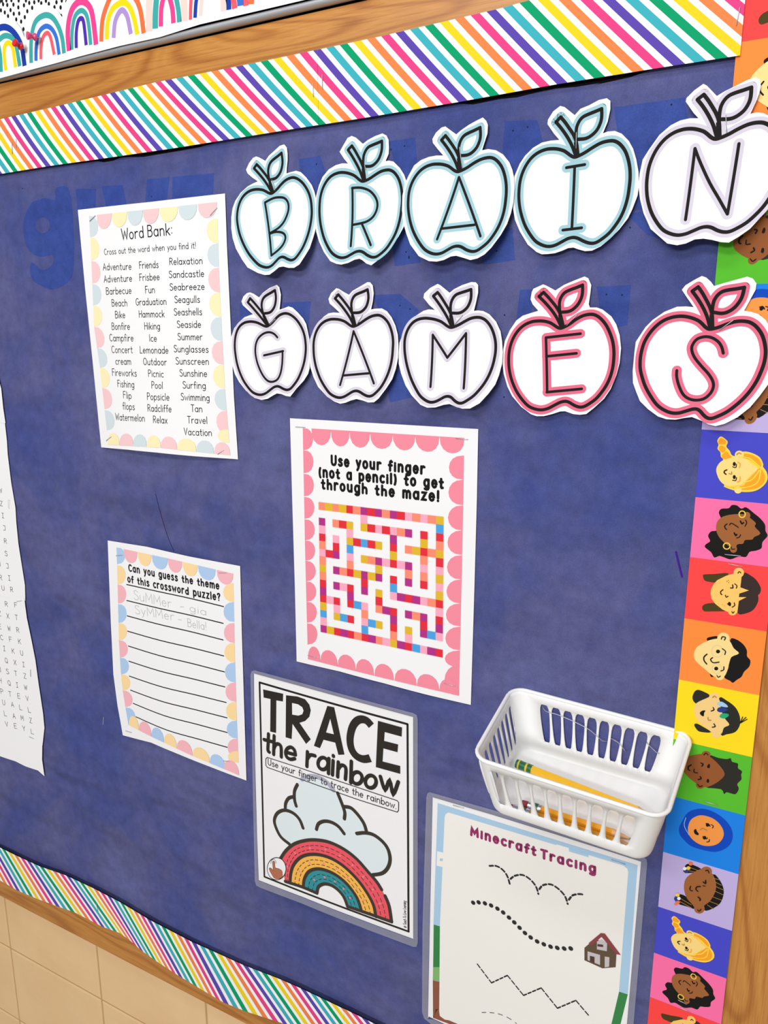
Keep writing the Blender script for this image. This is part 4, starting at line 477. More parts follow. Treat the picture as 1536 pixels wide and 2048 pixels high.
QUESTION = {'sheet':[(-780.3,-261.2),(-710.7,-260),(-642.4,-262.9),(-565.6,-264),(-567.3,-345.7),(-568.5,-440.2),(-569.7,-540.9),(-624.9,-536),(-676.3,
-532.2),(-725,-529.6),(-781.2,-535.4),(-787,-493.4),(-790.1,-448.3),(-786.8,-373.1),(-782.7,-300.3)],'scallops':[('cb',[(-765,-268.3),(-757.9,-268),(-753.5,
-269.7),(-751,-272.9),(-750.3,-277),(-751.5,-281.5),(-754.5,-285.6),(-759.1,-288.7),(-766.4,-290.8)]),('cy',[(-766.5,-292.2),(-759.3,-292),(-755,-294),
(-752.4,-297.8),(-751.8,-302.6),(-753,-307.7),(-756.1,-312.5),(-760.8,-316.1),(-768.2,-318.4)]),('cp',[(-768.2,-318.4),(-761,-318.1),(-756.6,-320.1),(-754.1,
-323.8),(-753.5,-328.6),(-754.8,-333.8),(-757.9,-338.6),(-762.7,-342.3),(-770.1,-344.7)]),('cb',[(-770.2,-345.3),(-762.9,-344.9),(-758.4,-346.8),(-755.9,
-350.5),(-755.3,-355.3),(-756.6,-360.5),(-759.7,-365.3),(-764.6,-369.2),(-772.1,-371.7)]),('cy',[(-772.1,-371.7),(-764.7,-371.1),(-760.2,-372.7),(-757.6,
-376),(-757,-380.4),(-758.3,-385.2),(-761.4,-389.8),(-766.3,-393.5),(-773.9,-396.1)]),('cp',[(-773.9,-396.1),(-766.4,-395.3),(-761.7,-396.9),(-758.9,-400.2),
(-758,-404.7),(-759.1,-409.6),(-762.1,-414.2),(-766.9,-418),(-774.6,-420.8)]),('cb',[(-774.6,-420.8),(-767,-419.9),(-762.2,-421.3),(-759.3,-424.5),(-758.4,
-428.8),(-759.4,-433.5),(-762.4,-438.1),(-767.3,-441.9),(-775,-444.8)]),('cy',[(-775,-444.8),(-767.2,-443.7),(-762.3,-445),(-759.2,-447.9),(-758,-452),
(-758.8,-456.6),(-761.7,-461.1),(-766.5,-464.9),(-774.2,-467.8)]),('cp',[(-774.2,-467.8),(-766.3,-466.6),(-761.1,-467.8),(-757.6,-470.7),(-756,-474.7),
(-756.4,-479.4),(-758.8,-483.9),(-763.4,-487.7),(-771.2,-490.8)]),('cb',[(-771.1,-491.4),(-763.1,-490.1),(-757.8,-491.4),(-754.2,-494.4),(-752.5,-498.8),
(-752.9,-503.7),(-755.4,-508.5),(-760,-512.7),(-767.8,-516)]),('cy',[(-576.3,-286.2),(-583.5,-288),(-588.2,-291.2),(-591.1,-295.4),(-592.3,-300),(-591.4,
-304.4),(-588.7,-307.8),(-584.2,-309.7),(-577,-309.5)]),('cb',[(-577,-309.5),(-584.2,-311.6),(-589,-314.9),(-591.9,-319.4),(-593.1,-324.4),(-592.3,-329.1),
(-589.5,-332.7),(-585,-334.7),(-577.7,-334.5)]),('cp',[(-577.8,-335.8),(-585.1,-337.9),(-589.8,-341.4),(-592.8,-346),(-594,-351),(-593.1,-355.8),(-590.4,
-359.4),(-585.8,-361.4),(-578.5,-361.1)]),('cy',[(-578.5,-361.1),(-585.9,-363.3),(-590.6,-366.8),(-593.5,-371.4),(-594.6,-376.4),(-593.7,-381),(-590.9,
-384.6),(-586.3,-386.5),(-579,-386.1)]),('cb',[(-579,-386.1),(-586.3,-388.4),(-591,-392.1),(-594,-396.8),(-595.1,-402),(-594.2,-406.8),(-591.4,-410.5),
(-586.7,-412.4),(-579.4,-411.9)]),('cp',[(-579.4,-411.9),(-586.8,-414.3),(-591.5,-418),(-594.5,-422.7),(-595.5,-427.8),(-594.6,-432.4),(-591.8,-436),(-587.2,
-437.8),(-579.8,-437.3)]),('cy',[(-579.8,-437.3),(-587.2,-439.7),(-591.9,-443.4),(-594.9,-448.1),(-595.9,-453.1),(-595,-457.7),(-592.1,-461.2),(-587.5,
-462.9),(-580.1,-462.3)]),('cb',[(-580.1,-462.3),(-587.5,-464.8),(-592.2,-468.4),(-595.1,-472.9),(-596.1,-477.7),(-595.1,-482.1),(-592.2,-485.3),(-587.5,
-486.9),(-580.1,-486.2)]),('cp',[(-580.1,-486.2),(-587.5,-488.8),(-592.2,-492.6),(-595.1,-497.4),(-596,-502.5),(-595,-507.2),(-592.1,-510.7),(-587.4,-512.4),
(-580.1,-511.7)]),('cy',[(-580.1,-503.1),(-587.4,-505.4),(-592.1,-508.2),(-595,-511.4),(-596,-514.7),(-595,-517.4),(-592.1,-519.3),(-587.4,-519.9),(-580.1,
-518.8)]),('cp',[(-751.8,-268.5),(-751.6,-276.3),(-749.5,-281.3),(-745.9,-284.4),(-741.3,-285.5),(-736.6,-284.5),(-732.4,-281.5),(-729.4,-276.6),(-727.7,
-268.9)]),('cy',[(-727,-268.9),(-726.8,-276.6),(-724.7,-281.6),(-721.2,-284.6),(-716.8,-285.7),(-712.2,-284.7),(-708.2,-281.8),(-705.2,-277),(-703.7,-269.4)]),
('cb',[(-703,-269.4),(-702.6,-277),(-700.1,-281.9),(-696,-285),(-691,-286),(-685.8,-285.1),(-681.3,-282.2),(-678.1,-277.5),(-676.5,-270)]),('cp',[(-676.5,
-270),(-676.2,-277.5),(-674.1,-282.4),(-670.5,-285.5),(-666.2,-286.6),(-661.7,-285.8),(-657.8,-283),(-655,-278.4),(-653.6,-271)]),('cy',[(-652.9,-271),
(-652.5,-278.5),(-650.3,-283.3),(-646.6,-286.3),(-642.1,-287.5),(-637.5,-286.7),(-633.5,-283.9),(-630.7,-279.4),(-629.3,-272.1)]),('cb',[(-628.7,-272.1),
(-628.1,-279.5),(-625.5,-284.3),(-621.3,-287.3),(-616.2,-288.5),(-611,-287.7),(-606.5,-285.1),(-603.4,-280.6),(-601.9,-273.3)]),('cp',[(-600.4,-273.4),
(-599.8,-280.7),(-597.4,-285.4),(-593.6,-288.4),(-588.9,-289.6),(-584.2,-288.8),(-580.1,-286.2),(-577.2,-281.7),(-575.9,-274.6)]),('cy',[(-766.5,-516.1),
(-765,-508.1),(-762.3,-503.2),(-758.9,-500.4),(-755.1,-499.8),(-751.5,-501.2),(-748.6,-504.7),(-747,-509.9),(-746.9,-518)]),('cp',[(-746.9,-518),(-745.4,
-510.1),(-742.4,-505.4),(-738.3,-502.7),(-733.8,-502.2),(-729.5,-503.7),(-726,-507.2),(-723.9,-512.5),(-723.6,-520.4)]),('cb',[(-723.6,-520.4),(-722.1,
-512.7),(-719.3,-507.9),(-715.4,-505.3),(-710.9,-504.7),(-706.7,-506.1),(-703.2,-509.5),(-701.1,-514.7),(-700.7,-522.5)]),('cy',[(-700.7,-522.5),(-699.4,
-514.8),(-696.6,-510.2),(-692.8,-507.6),(-688.5,-507.1),(-684.3,-508.6),(-680.9,-512),(-678.8,-517.1),(-678.4,-524.8)]),('cp',[(-678.4,-524.8),(-677,-517.3),
(-673.8,-512.8),(-669.3,-510.4),(-664.3,-510),(-659.3,-511.6),(-655.3,-515.1),(-652.7,-520.2),(-652.1,-527.9)]),('cy',[(-652.1,-527.9),(-650.7,-520.4),
(-647.4,-516),(-642.8,-513.5),(-637.5,-513),(-632.3,-514.6),(-628,-518),(-625.3,-523),(-624.6,-530.6)]),('cb',[(-624.6,-530.6),(-623.3,-523.3),(-620.5,
-518.8),(-616.4,-516.4),(-611.7,-516),(-607.1,-517.5),(-603.4,-520.9),(-601,-525.9),(-600.4,-533.5)]),('cp',[(-602.7,-533.2),(-601.5,-525.8),(-598.8,-521.4),
(-594.9,-519),(-590.6,-518.6),(-586.3,-520.1),(-582.8,-523.5),(-580.6,-528.5),(-580.1,-536.1)])],'heading':[('Can you guess the theme',-745.6,-296.5,-598.3,
-297.1,8.4),('of this crossword puzzle?',-749,-311.6,-597.2,-311.3,8.6)],'lines':[[(-751.3,-315.6),(-695.5,-315.8),(-641.8,-316.1),(-592.8,-317.9)],[(-753.4,
-337.5),(-697.5,-337.9),(-643.7,-337.9),(-594.6,-339.3)],[(-754.7,-358.6),(-698.7,-359.5),(-644.8,-359.3),(-595.8,-360.6)],[(-756,-379.9),(-699.5,-380.9),
(-645.2,-380.3),(-595.9,-381.1)],[(-756.5,-400.6),(-699.7,-402),(-645.3,-401.2),(-596,-401.8)],[(-757.8,-422.1),(-700.4,-423.2),(-645.6,-421.6),(-596.1,
-421.5)],[(-759,-443.4),(-700.7,-444.5),(-645.2,-442.4),(-595.2,-441.8)],[(-758.5,-463.3),(-700.1,-464.9),(-644.7,-462.7),(-594.9,-462.1)],[(-755,-481.4),
(-697.6,-484),(-643.3,-482.2),(-594.6,-482)],[(-751.4,-499.8),(-694.9,-503.3),(-641.5,-502.1),(-593.6,-502.2)]],'pencil':[('SuMMer',-740.2,-333.5,-675.2,
-333.8,12.4),('-',-661.4,-333.1,-653.8,-331.7,9.3),('gia',-646.2,-332.6,-619.3,-333.8,9.2),('SyMMer',-739.7,-352.6,-671.5,-349.6,11.4),('-',-666,-349.7,
-659.1,-349.6,8.3),('Bella!',-650.5,-353.5,-620.4,-352.8,10.4)]}
TRACE = {'sheet':[(-551.4,-394.3),(-482.8,-395),(-407.7,-396.3),(-340.6,-397.5),(-339.6,-486.4),(-337.7,-671.5),(-408.9,-672),(-489.4,-673.6),(-556.6,-677.4),
(-556.4,-612.4),(-554.5,-494.9)],'pouch':[(-549.7,-389.6),(-482.7,-390.3),(-407.6,-391.7),(-340.2,-392.6),(-336,-393.8),(-334.8,-398.9),(-333.9,-484.6),
(-331.6,-673.6),(-333.3,-679.6),(-337.2,-681.3),(-408.9,-681.7),(-489.6,-682.7),(-554.1,-686.7),(-560.4,-686.3),(-562.3,-679.6),(-560.2,-573.9),(-556,-397.2),
(-554.5,-392.3)],'frame':[[(-543.4,-403.9),(-439.8,-406.1),(-347.1,-407.4)],[(-347.1,-407.4),(-345.4,-531.6),(-343.6,-664)],[(-343.6,-664),(-438.8,-665.2),
(-547.1,-668.5)],[(-547.1,-668.5),(-545.2,-532.1),(-543.4,-403.9)]],'title':[('k','P',[(-538.5,-411.6),(-509.2,-410.2),(-509.9,-420.2),(-519.4,-421.1),
(-521.3,-463.4),(-530.1,-463.9),(-528,-421.4),(-538.1,-422)]),('k','P',[(-505.2,-411.1),(-489.1,-408.8),(-478.3,-409.7),(-472.6,-415),(-470.8,-421.6),(-472.9,
-430.1),(-479,-437),(-487,-441.4),(-471.6,-458.2),(-478.3,-465.8),(-497,-445.2),(-498.8,-465.2),(-507.5,-465.2)]),('w','P',[(-496.8,-418.8),(-488.4,-418.4),
(-482.5,-420.6),(-480.8,-424.5),(-482.7,-429.4),(-488.2,-432.5),(-497,-433.5)]),('k','P',[(-448.1,-410.5),(-439,-410),(-426.1,-464.8),(-434.2,-467.4),(-438.2,
-453.3),(-454,-453.9),(-459.1,-465.9),(-467.4,-465.2)]),('w','P',[(-444.4,-425.5),(-439.9,-443.3),(-450.2,-443.7)]),('k','R',[(-391.2,-420.3),(-397,-415.8),
(-404.2,-415.9),(-410.6,-420.4),(-415.8,-429.5),(-418.6,-443.2),(-416.9,-454.9),(-410.9,-462),(-401.8,-463.6),(-392.7,-459.9)],[(-418.6,-443.2),(-409.8,
-440.9)]),('k','P',[(-382.9,-412.3),(-353.5,-412.7),(-353.9,-423.6),(-374.6,-423.5),(-375.3,-434.3),(-358.1,-434),(-358.8,-443.4),(-376.2,-443.5),(-377.2,
-459.6),(-355.4,-458.9),(-355.3,-468.4),(-385.6,-468.8)])],'sub':[[(-532.6,-467.7),(-533.4,-478.7),(-534.3,-489.2),(-532.4,-491.3)],[(-539.5,-476.9),(-527.4,
-476.3)],[(-524.2,-467.9),(-525.9,-492.5)],[(-525.2,-484.8),(-523.1,-479.8),(-519.3,-476.9),(-515.6,-477.7),(-514.3,-481.8),(-514.6,-492.6)],[(-507.5,-484.5),
(-494,-484)],[(-493.8,-483.9),(-495.1,-478.3),(-499.7,-475.9),(-504.9,-478.8),(-507.9,-484.6),(-506.5,-490.3),(-501.2,-491.9),(-495,-489.2)],[(-476.5,-475.3),
(-477.8,-494.3)],[(-476.7,-484),(-472.6,-478.3),(-466.1,-477.4)],[(-448.3,-482.3),(-449,-485.7),(-451,-488.9),(-453.7,-491.2),(-456.8,-492.1),(-459.5,-491.4),
(-461.4,-489.3),(-462,-486.2),(-461.2,-482.7),(-459.3,-479.5),(-456.5,-477.2),(-453.5,-476.4),(-450.8,-477.1),(-448.9,-479.2),(-448.3,-482.3)],[(-446.9,
-475.6),(-447.9,-494.7)],[(-441.3,-476.7),(-442.5,-494.9)],[(-440.9,-470.3),(-440.9,-470.9)],[(-434.3,-476.5),(-435.5,-495.2)],[(-434.8,-485.5),(-430.6,
-479.5),(-425.9,-479.2),(-424.2,-483.4),(-425.1,-495.2)],[(-417,-470.7),(-418,-497.5)],[(-403.1,-487.3),(-403.8,-490.7),(-405.7,-493.9),(-408.3,-496.1),
(-411.3,-497),(-414,-496.3),(-415.8,-494.3),(-416.4,-491.2),(-415.8,-487.8),(-413.9,-484.7),(-411.2,-482.5),(-408.2,-481.6),(-405.6,-482.3),(-403.8,-484.3),
(-403.1,-487.3)],[(-385.2,-486.6),(-385.9,-490.2),(-387.8,-493.4),(-390.5,-495.7),(-393.6,-496.6),(-396.4,-496),(-398.3,-493.8),(-399,-490.7),(-398.3,-487.1),
(-396.3,-483.9),(-393.6,-481.6),(-390.5,-480.7),(-387.8,-481.4),(-385.9,-483.5),(-385.2,-486.6)],[(-379.8,-478.8),(-374,-493.2),(-368.3,-480.3),(-363.9,
-495.4),(-357.7,-478.9)]],'box':[(-535.7,-499.4),(-485.5,-499.3),(-408.4,-500.9),(-359,-502.1),(-357,-503.8),(-357.1,-513.4),(-358.7,-516.2),(-408.4,-516.1),
(-485.9,-513.8),(-536.2,-512.8),(-538.3,-510.7),(-538,-501.9),(-535.7,-499.4)],'boxtext':[('Use your finger to trace the rainbow.',-535.2,-508.9,-359.8,
-512.7,8.2)],'cloud':[(-493.2,-522.9),(-485.9,-513.8),(-471.6,-504.8),(-457.8,-504),(-446.2,-507.8),(-434.8,-520.6),(-429.2,-529.7),(-416,-529.2),(-404.8,
-538.3),(-397.5,-554),(-384.6,-553.4),(-372,-560),(-366.5,-572.6),(-369.2,-588),(-379.1,-600.7),(-391.9,-607.1),(-408.7,-596.4),(-427.7,-588.1),(-447.1,
-583.6),(-467.1,-585.8),(-487.7,-594.9),(-505.9,-607.1),(-521.7,-598.1),(-528.8,-585),(-526.2,-572.4),(-516.3,-564.3),(-509.8,-560.3),(-510.6,-552),(-505.2,
-544.5),(-497.8,-540.3)],'cloudarc':[(-485.3,-513.6),(-475.6,-506.5),(-461.7,-503.9),(-450,-507.1),(-441.5,-514.5)],'cloudlines':[[(-492.2,-522.6),(-496.5,
-532.4),(-496.8,-543.7),(-494.6,-551.5)],[(-497.8,-540.3),(-505.2,-544.5),(-510,-552.7),(-510.9,-560.6)],[(-485.3,-577.8),(-490.2,-568.1),(-499.4,-562.6),
(-512,-562.9),(-522.9,-570.4),(-528.1,-581.8),(-525.8,-591.7),(-518.6,-601.9),(-505.9,-607.1)],[(-435.7,-516.4),(-430.1,-528.2),(-426.4,-538),(-427,-546.4)],
[(-426.3,-530.7),(-417.8,-529.8),(-408.5,-535.9),(-401.1,-544.3),(-397.8,-553.2)],[(-410.5,-560.1),(-399.3,-555.5),(-388.3,-554.6),(-377.4,-559.1),(-370.2,
-566.6),(-367.4,-578.3),(-370.1,-590.1),(-377.3,-600),(-389.2,-606.5)],[(-465.9,-573.1),(-462.7,-564.6),(-454.7,-558.7),(-444.9,-556.8),(-435.2,-559.1),
(-427.6,-565.8)]],'bands':[('tr',[(-513.9,-662.4),(-520.7,-633.2),(-511.5,-618),(-498.4,-603.9),(-481.5,-593.3),(-465.1,-587),(-447.2,-584),(-427.7,-586.3),
(-410.6,-593.3),(-395.6,-604.7),(-384.5,-613.7),(-378.1,-621.6),(-373.5,-628.3),(-368.4,-639.4),(-365.2,-658.5),(-385.4,-660),(-388.2,-646.9),(-395.6,-634.6),
(-408.8,-620.7),(-425.9,-610),(-443.4,-604.9),(-461.4,-605.6),(-477.7,-611.1),(-490.4,-620),(-500.2,-633.4),(-504.8,-647),(-506.3,-661.4)]),('ty',[(-506.3,
-661.4),(-504.8,-647),(-500.2,-633.4),(-490.4,-620),(-477.7,-611.1),(-461.4,-605.6),(-443.4,-604.9),(-425.9,-610),(-408.8,-620.7),(-395.6,-634.6),(-388.2,
-646.9),(-385.4,-660),(-404.7,-658.9),(-410.7,-644),(-424.1,-631),(-439.7,-624.4),(-455.6,-623.6),(-467.8,-627.1),(-478.2,-634.9),(-484.6,-647.1),(-486.6,
-659.6)]),('tt',[(-486.6,-659.6),(-484.6,-647.1),(-478.2,-634.9),(-467.8,-627.1),(-455.6,-623.6),(-439.7,-624.4),(-424.1,-631),(-410.7,-644),(-404.7,-658.9),
(-423.3,-661.2),(-428.1,-650.6),(-435.9,-644),(-445.8,-641),(-455.8,-642.9),(-464,-649.9),(-466.2,-658.5)])],'arcs':[[(-520.7,-633.2),(-511.5,-618),(-498.4,
-603.9),(-481.5,-593.3),(-465.1,-587),(-447.2,-584),(-427.7,-586.3),(-410.6,-593.3),(-395.6,-604.7),(-384.5,-613.7),(-378.1,-621.6)],[(-373.5,-628.3),(-368.4,
-639.4),(-365.2,-658.5)],[(-506.3,-661.4),(-504.8,-647),(-500.2,-633.4),(-490.4,-620),(-477.7,-611.1),(-461.4,-605.6),(-443.4,-604.9),(-425.9,-610),(-408.8,
-620.7),(-395.6,-634.6),(-388.2,-646.9),(-385.4,-660)],[(-486.6,-659.6),(-484.6,-647.1),(-478.2,-634.9),(-467.8,-627.1),(-455.6,-623.6),(-439.7,-624.4),
(-424.1,-631),(-410.7,-644),(-404.7,-658.9)],[(-466.2,-658.5),(-464,-649.9),(-455.8,-642.9),(-445.8,-641),(-435.9,-644),(-428.1,-650.6),(-423.3,-661.2)],
[(-513.9,-662),(-489.1,-659.6),(-466.6,-659.7)],[(-422.7,-661),(-393.7,-659.8),(-365.2,-659.2)]],'dashes':[[(-511.8,-661.7),(-514.1,-647.3),(-509.4,-630.6),
(-500.3,-614.9),(-485.5,-603.1),(-469.6,-595.8),(-454.1,-592.4),(-439.6,-592.3),(-426.6,-595.2),(-414.9,-600.1),(-404.9,-607.2),(-395.3,-614.8),(-386.8,
-623.4),(-379.8,-633.5),(-374.9,-645.4),(-372.4,-659)],[(-509.2,-661.6),(-509.8,-647.7),(-505.2,-632.4),(-496.2,-618),(-482.6,-607.4),(-468,-601.2),(-453.9,
-598.5),(-440.7,-598.4),(-428.9,-601.3),(-418.2,-605.9),(-408.8,-612.2),(-400,-619.2),(-392.3,-627.2),(-385.7,-636.4),(-380.9,-647.1),(-378.5,-659.5)],
[(-499.1,-660.8),(-497.8,-649.1),(-493.8,-637.2),(-486.1,-625.9),(-475.3,-617.7),(-463.8,-613.6),(-452.9,-612),(-442.6,-612.1),(-433.3,-614.6),(-424.9,
-618.2),(-417.1,-622.7),(-410.3,-628.4),(-404.2,-634.8),(-398.8,-641.9),(-394.7,-650.1),(-392.3,-659.6)],[(-493.2,-660.2),(-491.9,-649.9),(-488.2,-639.4),
(-481.6,-629.5),(-472,-622.3),(-461.9,-618.8),(-452.3,-617.5),(-443.2,-617.8),(-434.9,-619.8),(-427.4,-623),(-420.3,-626.6),(-414.4,-631.9),(-408.9,-637.5),
(-404,-643.7),(-400.6,-651.1),(-398.1,-659.2)],[(-479.2,-659.2),(-477.9,-651.9),(-475.2,-644.6),(-470.3,-638.1),(-463.6,-633),(-456.6,-631),(-449.8,-630),
(-443.5,-630.6),(-437.7,-631.9),(-432.3,-634),(-427.2,-636.6),(-423.2,-640.4),(-419.2,-644.3),(-415.9,-648.8),(-413.6,-654.3),(-411.3,-659.7)],[(-473,-658.9),
(-471.8,-652.8),(-469.7,-646.9),(-465.2,-641.8),(-459.7,-637.6),(-453.9,-636.1),(-448.3,-635.3),(-443.2,-635.9),(-438.4,-637.1),(-433.9,-638.7),(-430,-641.2),
(-426.5,-644.3),(-423.2,-647.5),(-420.8,-651.5),(-418.8,-655.9),(-416.9,-660.4)]],'stars':[[(-510.5,-661.6),(-509.6,-639.4),(-497.8,-616.1),(-475.7,-601.6),
(-453.4,-595.4),(-433.4,-596.9),(-416.2,-603.2),(-402,-613.5),(-389.4,-625.5),(-380.3,-640.7),(-375.4,-659.2)],[(-496.2,-660.5),(-491.5,-639.7),(-476.1,
-621.8),(-456.2,-615.2),(-438.3,-616.1),(-423.2,-622.2),(-410.9,-631.7),(-400.9,-643.8),(-395.2,-659.4)],[(-476.1,-659),(-470,-642.7),(-455,-633.5),(-440.5,
-633.9),(-428.5,-639),(-419.7,-648.1),(-414.1,-660.1)]],'icon':[(-512,-643.2),(-513.7,-650.5),(-517.9,-657.6),(-523.9,-663),(-530.5,-665.6),(-536.4,-664.9),
(-540.3,-660.9),(-541.6,-654.6),(-539.8,-647.1),(-535.5,-639.9),(-529.4,-634.6),(-522.9,-632.2),(-517.1,-633),(-513.3,-637)],'hand':[(-532.8,-641.7),(-530.7,
-639.4),(-529,-640.3),(-528.6,-647.7),(-523.3,-647.3),(-518.5,-648.3),(-517.7,-652),(-518.8,-658.4),(-529.4,-663.7),(-534.8,-659.6),(-538.4,-653.9),(-537.2,
-651.5),(-534.1,-651.5),(-532.1,-652.3)],'handarc':[(-535.4,-644.7),(-534.5,-640.4),(-531.1,-637.1),(-527.8,-637.9),(-527.1,-641.2)],'copy':('© Teach To Love Learning',
-346.3,-660.5,-347.2,-625.5,4)}
WORKSHEET = {'sheet':[(-316.3,-484.9),(-247.6,-483.8),(-182,-483.9),(-100,-485.2),(-100.7,-767),(-316.7,-767),(-317.7,-770.3),(-317.2,-645.4)],'pouch':[(-319.7,
-479.6),(-247.8,-477.7),(-182.3,-478.1),(-98.5,-479.3),(-95.2,-480.4),(-94.3,-484.8),(-94,-760),(-97,-773),(-104,-775),(-314,-775),(-322,-772),(-325,-764),
(-325.9,-648.9),(-323.4,-486.5),(-322.1,-481.4)],'sky':[(-310.3,-489.9),(-102.8,-489.9),(-101.9,-634.7),(-111.2,-636.7),(-119.3,-641.2),(-310.8,-765.7),
(-312.8,-642.5)],'grass':[('ng',[(-312.4,-641.9),(-304.2,-640.9),(-303.8,-693.8),(-312.3,-697.7)]),('nl',[(-312.3,-697.7),(-303.8,-693.8),(-304,-712.6),
(-312.4,-715.5)]),('nb',[(-312.4,-715.5),(-304,-713.2),(-303.3,-751.2),(-311.2,-765.9)]),('ng',[(-110.3,-635.6),(-101.9,-635),(-114,-735),(-124,-735)]),
('nb',[(-311.3,-755.3),(-303.3,-749.1),(-297.6,-759.4),(-277.3,-758.3),(-282.9,-763.1),(-311.2,-765.9)])],'panel':[(-301.8,-504),(-300.6,-499.8),(-297.4,
-496.9),(-213.6,-495.8),(-115.4,-494.9),(-111.7,-497),(-110.7,-500.9),(-110.4,-636.4),(-124,-752),(-130,-757),(-285,-757),(-296.6,-760.6),(-302.6,-758.9),
(-303.6,-753.5),(-304.8,-640.1)],'steps':[('w',[(-309.9,-548),(-302.3,-547.2),(-302.1,-554.4),(-306.4,-556),(-306.3,-558.8),(-302.6,-557.9),(-302.8,-565.3),
(-310.3,-566.1)]),('ns',[(-168.1,-494.7),(-148.9,-494.1),(-148.4,-497.7),(-167.9,-498.1)]),('w',[(-180.7,-494.4),(-168.1,-494.2),(-168,-497.6),(-180.5,
-498.2)])],'title':[('Minecraft',-271.3,-514.8,-201.1,-513.9,9.3),('Tracing',-195.2,-514.7,-141,-512.5,9)],'dash':[[(-249.4,-544),(-242.2,-541.4),(-235.3,
-543.1),(-229.9,-548.5),(-226.5,-557.5)],[(-226.1,-550.8),(-221.6,-545.4),(-213.4,-541.4),(-205,-543.8),(-198.9,-549.7),(-196.1,-557.1)],[(-195.3,-551.1),
(-191.8,-545.2),(-183.9,-541.3),(-175.8,-543.6),(-169.1,-549.2),(-165.9,-556.9)],[(-165,-551.7),(-161.5,-545.3),(-155.4,-541.5),(-151.1,-540.4)]],'dots':[(-266.4,
-595.2),(-260.2,-592.3),(-253.1,-590.7),(-246.1,-590.5),(-239,-591.5),(-232.5,-593.6),(-226,-597.1),(-220,-600.5),(-214.1,-604.5),(-208.1,-608.4),(-201.8,
-611.1),(-194.8,-613),(-187.7,-613.4),(-180.6,-613.2),(-173.7,-611.7),(-166.7,-609.5),(-160.1,-606.6)],'zig':[[(-259.3,-669.4),(-242.4,-685.6)],[(-242.4,
-685.6),(-224.9,-668.1)],[(-224.9,-668.1),(-206.3,-684.6)],[(-206.3,-684.6),(-187.9,-666.7)],[(-187.9,-666.7),(-169.8,-683.3)],[(-169.8,-683.3),(-151.6,
-665.1)],[(-151.6,-665.1),(-137.6,-677.1)]],'low':[[(-251.9,-728.6),(-242.8,-724.2),(-232.1,-720.9),(-221.4,-720.7),(-212.5,-723.3)]],'house':[('hb',[(-146.6,
-599.9),(-137.3,-586),(-123.6,-584.7),(-115.5,-593.9),(-115.3,-609.1),(-127.8,-615.9),(-145.8,-614.3)]),('hw',[(-134.9,-587.7),(-130.6,-583.2),(-125.1,
-585.4),(-124.8,-594.6),(-134.4,-596.5)]),('hw',[(-143.3,-602.6),(-131,-601.5),(-130.3,-613),(-142.7,-612.6)]),('hw',[(-126.4,-601.3),(-121.9,-600.2),(-121.5,
-611),(-125.6,-613.7)]),('hd',[(-140.7,-606.6),(-136.1,-606),(-135.7,-613.2),(-140.4,-612.9)]),('hd',[(-134.3,-590.2),(-128.7,-588.7),(-128.6,-591.3),(-134.1,
-592.8)]),('hr',[(-131.8,-576.5),(-128,-575.4),(-111.4,-593),(-115.5,-593.9),(-130.8,-580.5),(-139.9,-594.4),(-142.8,-592.8)])]}
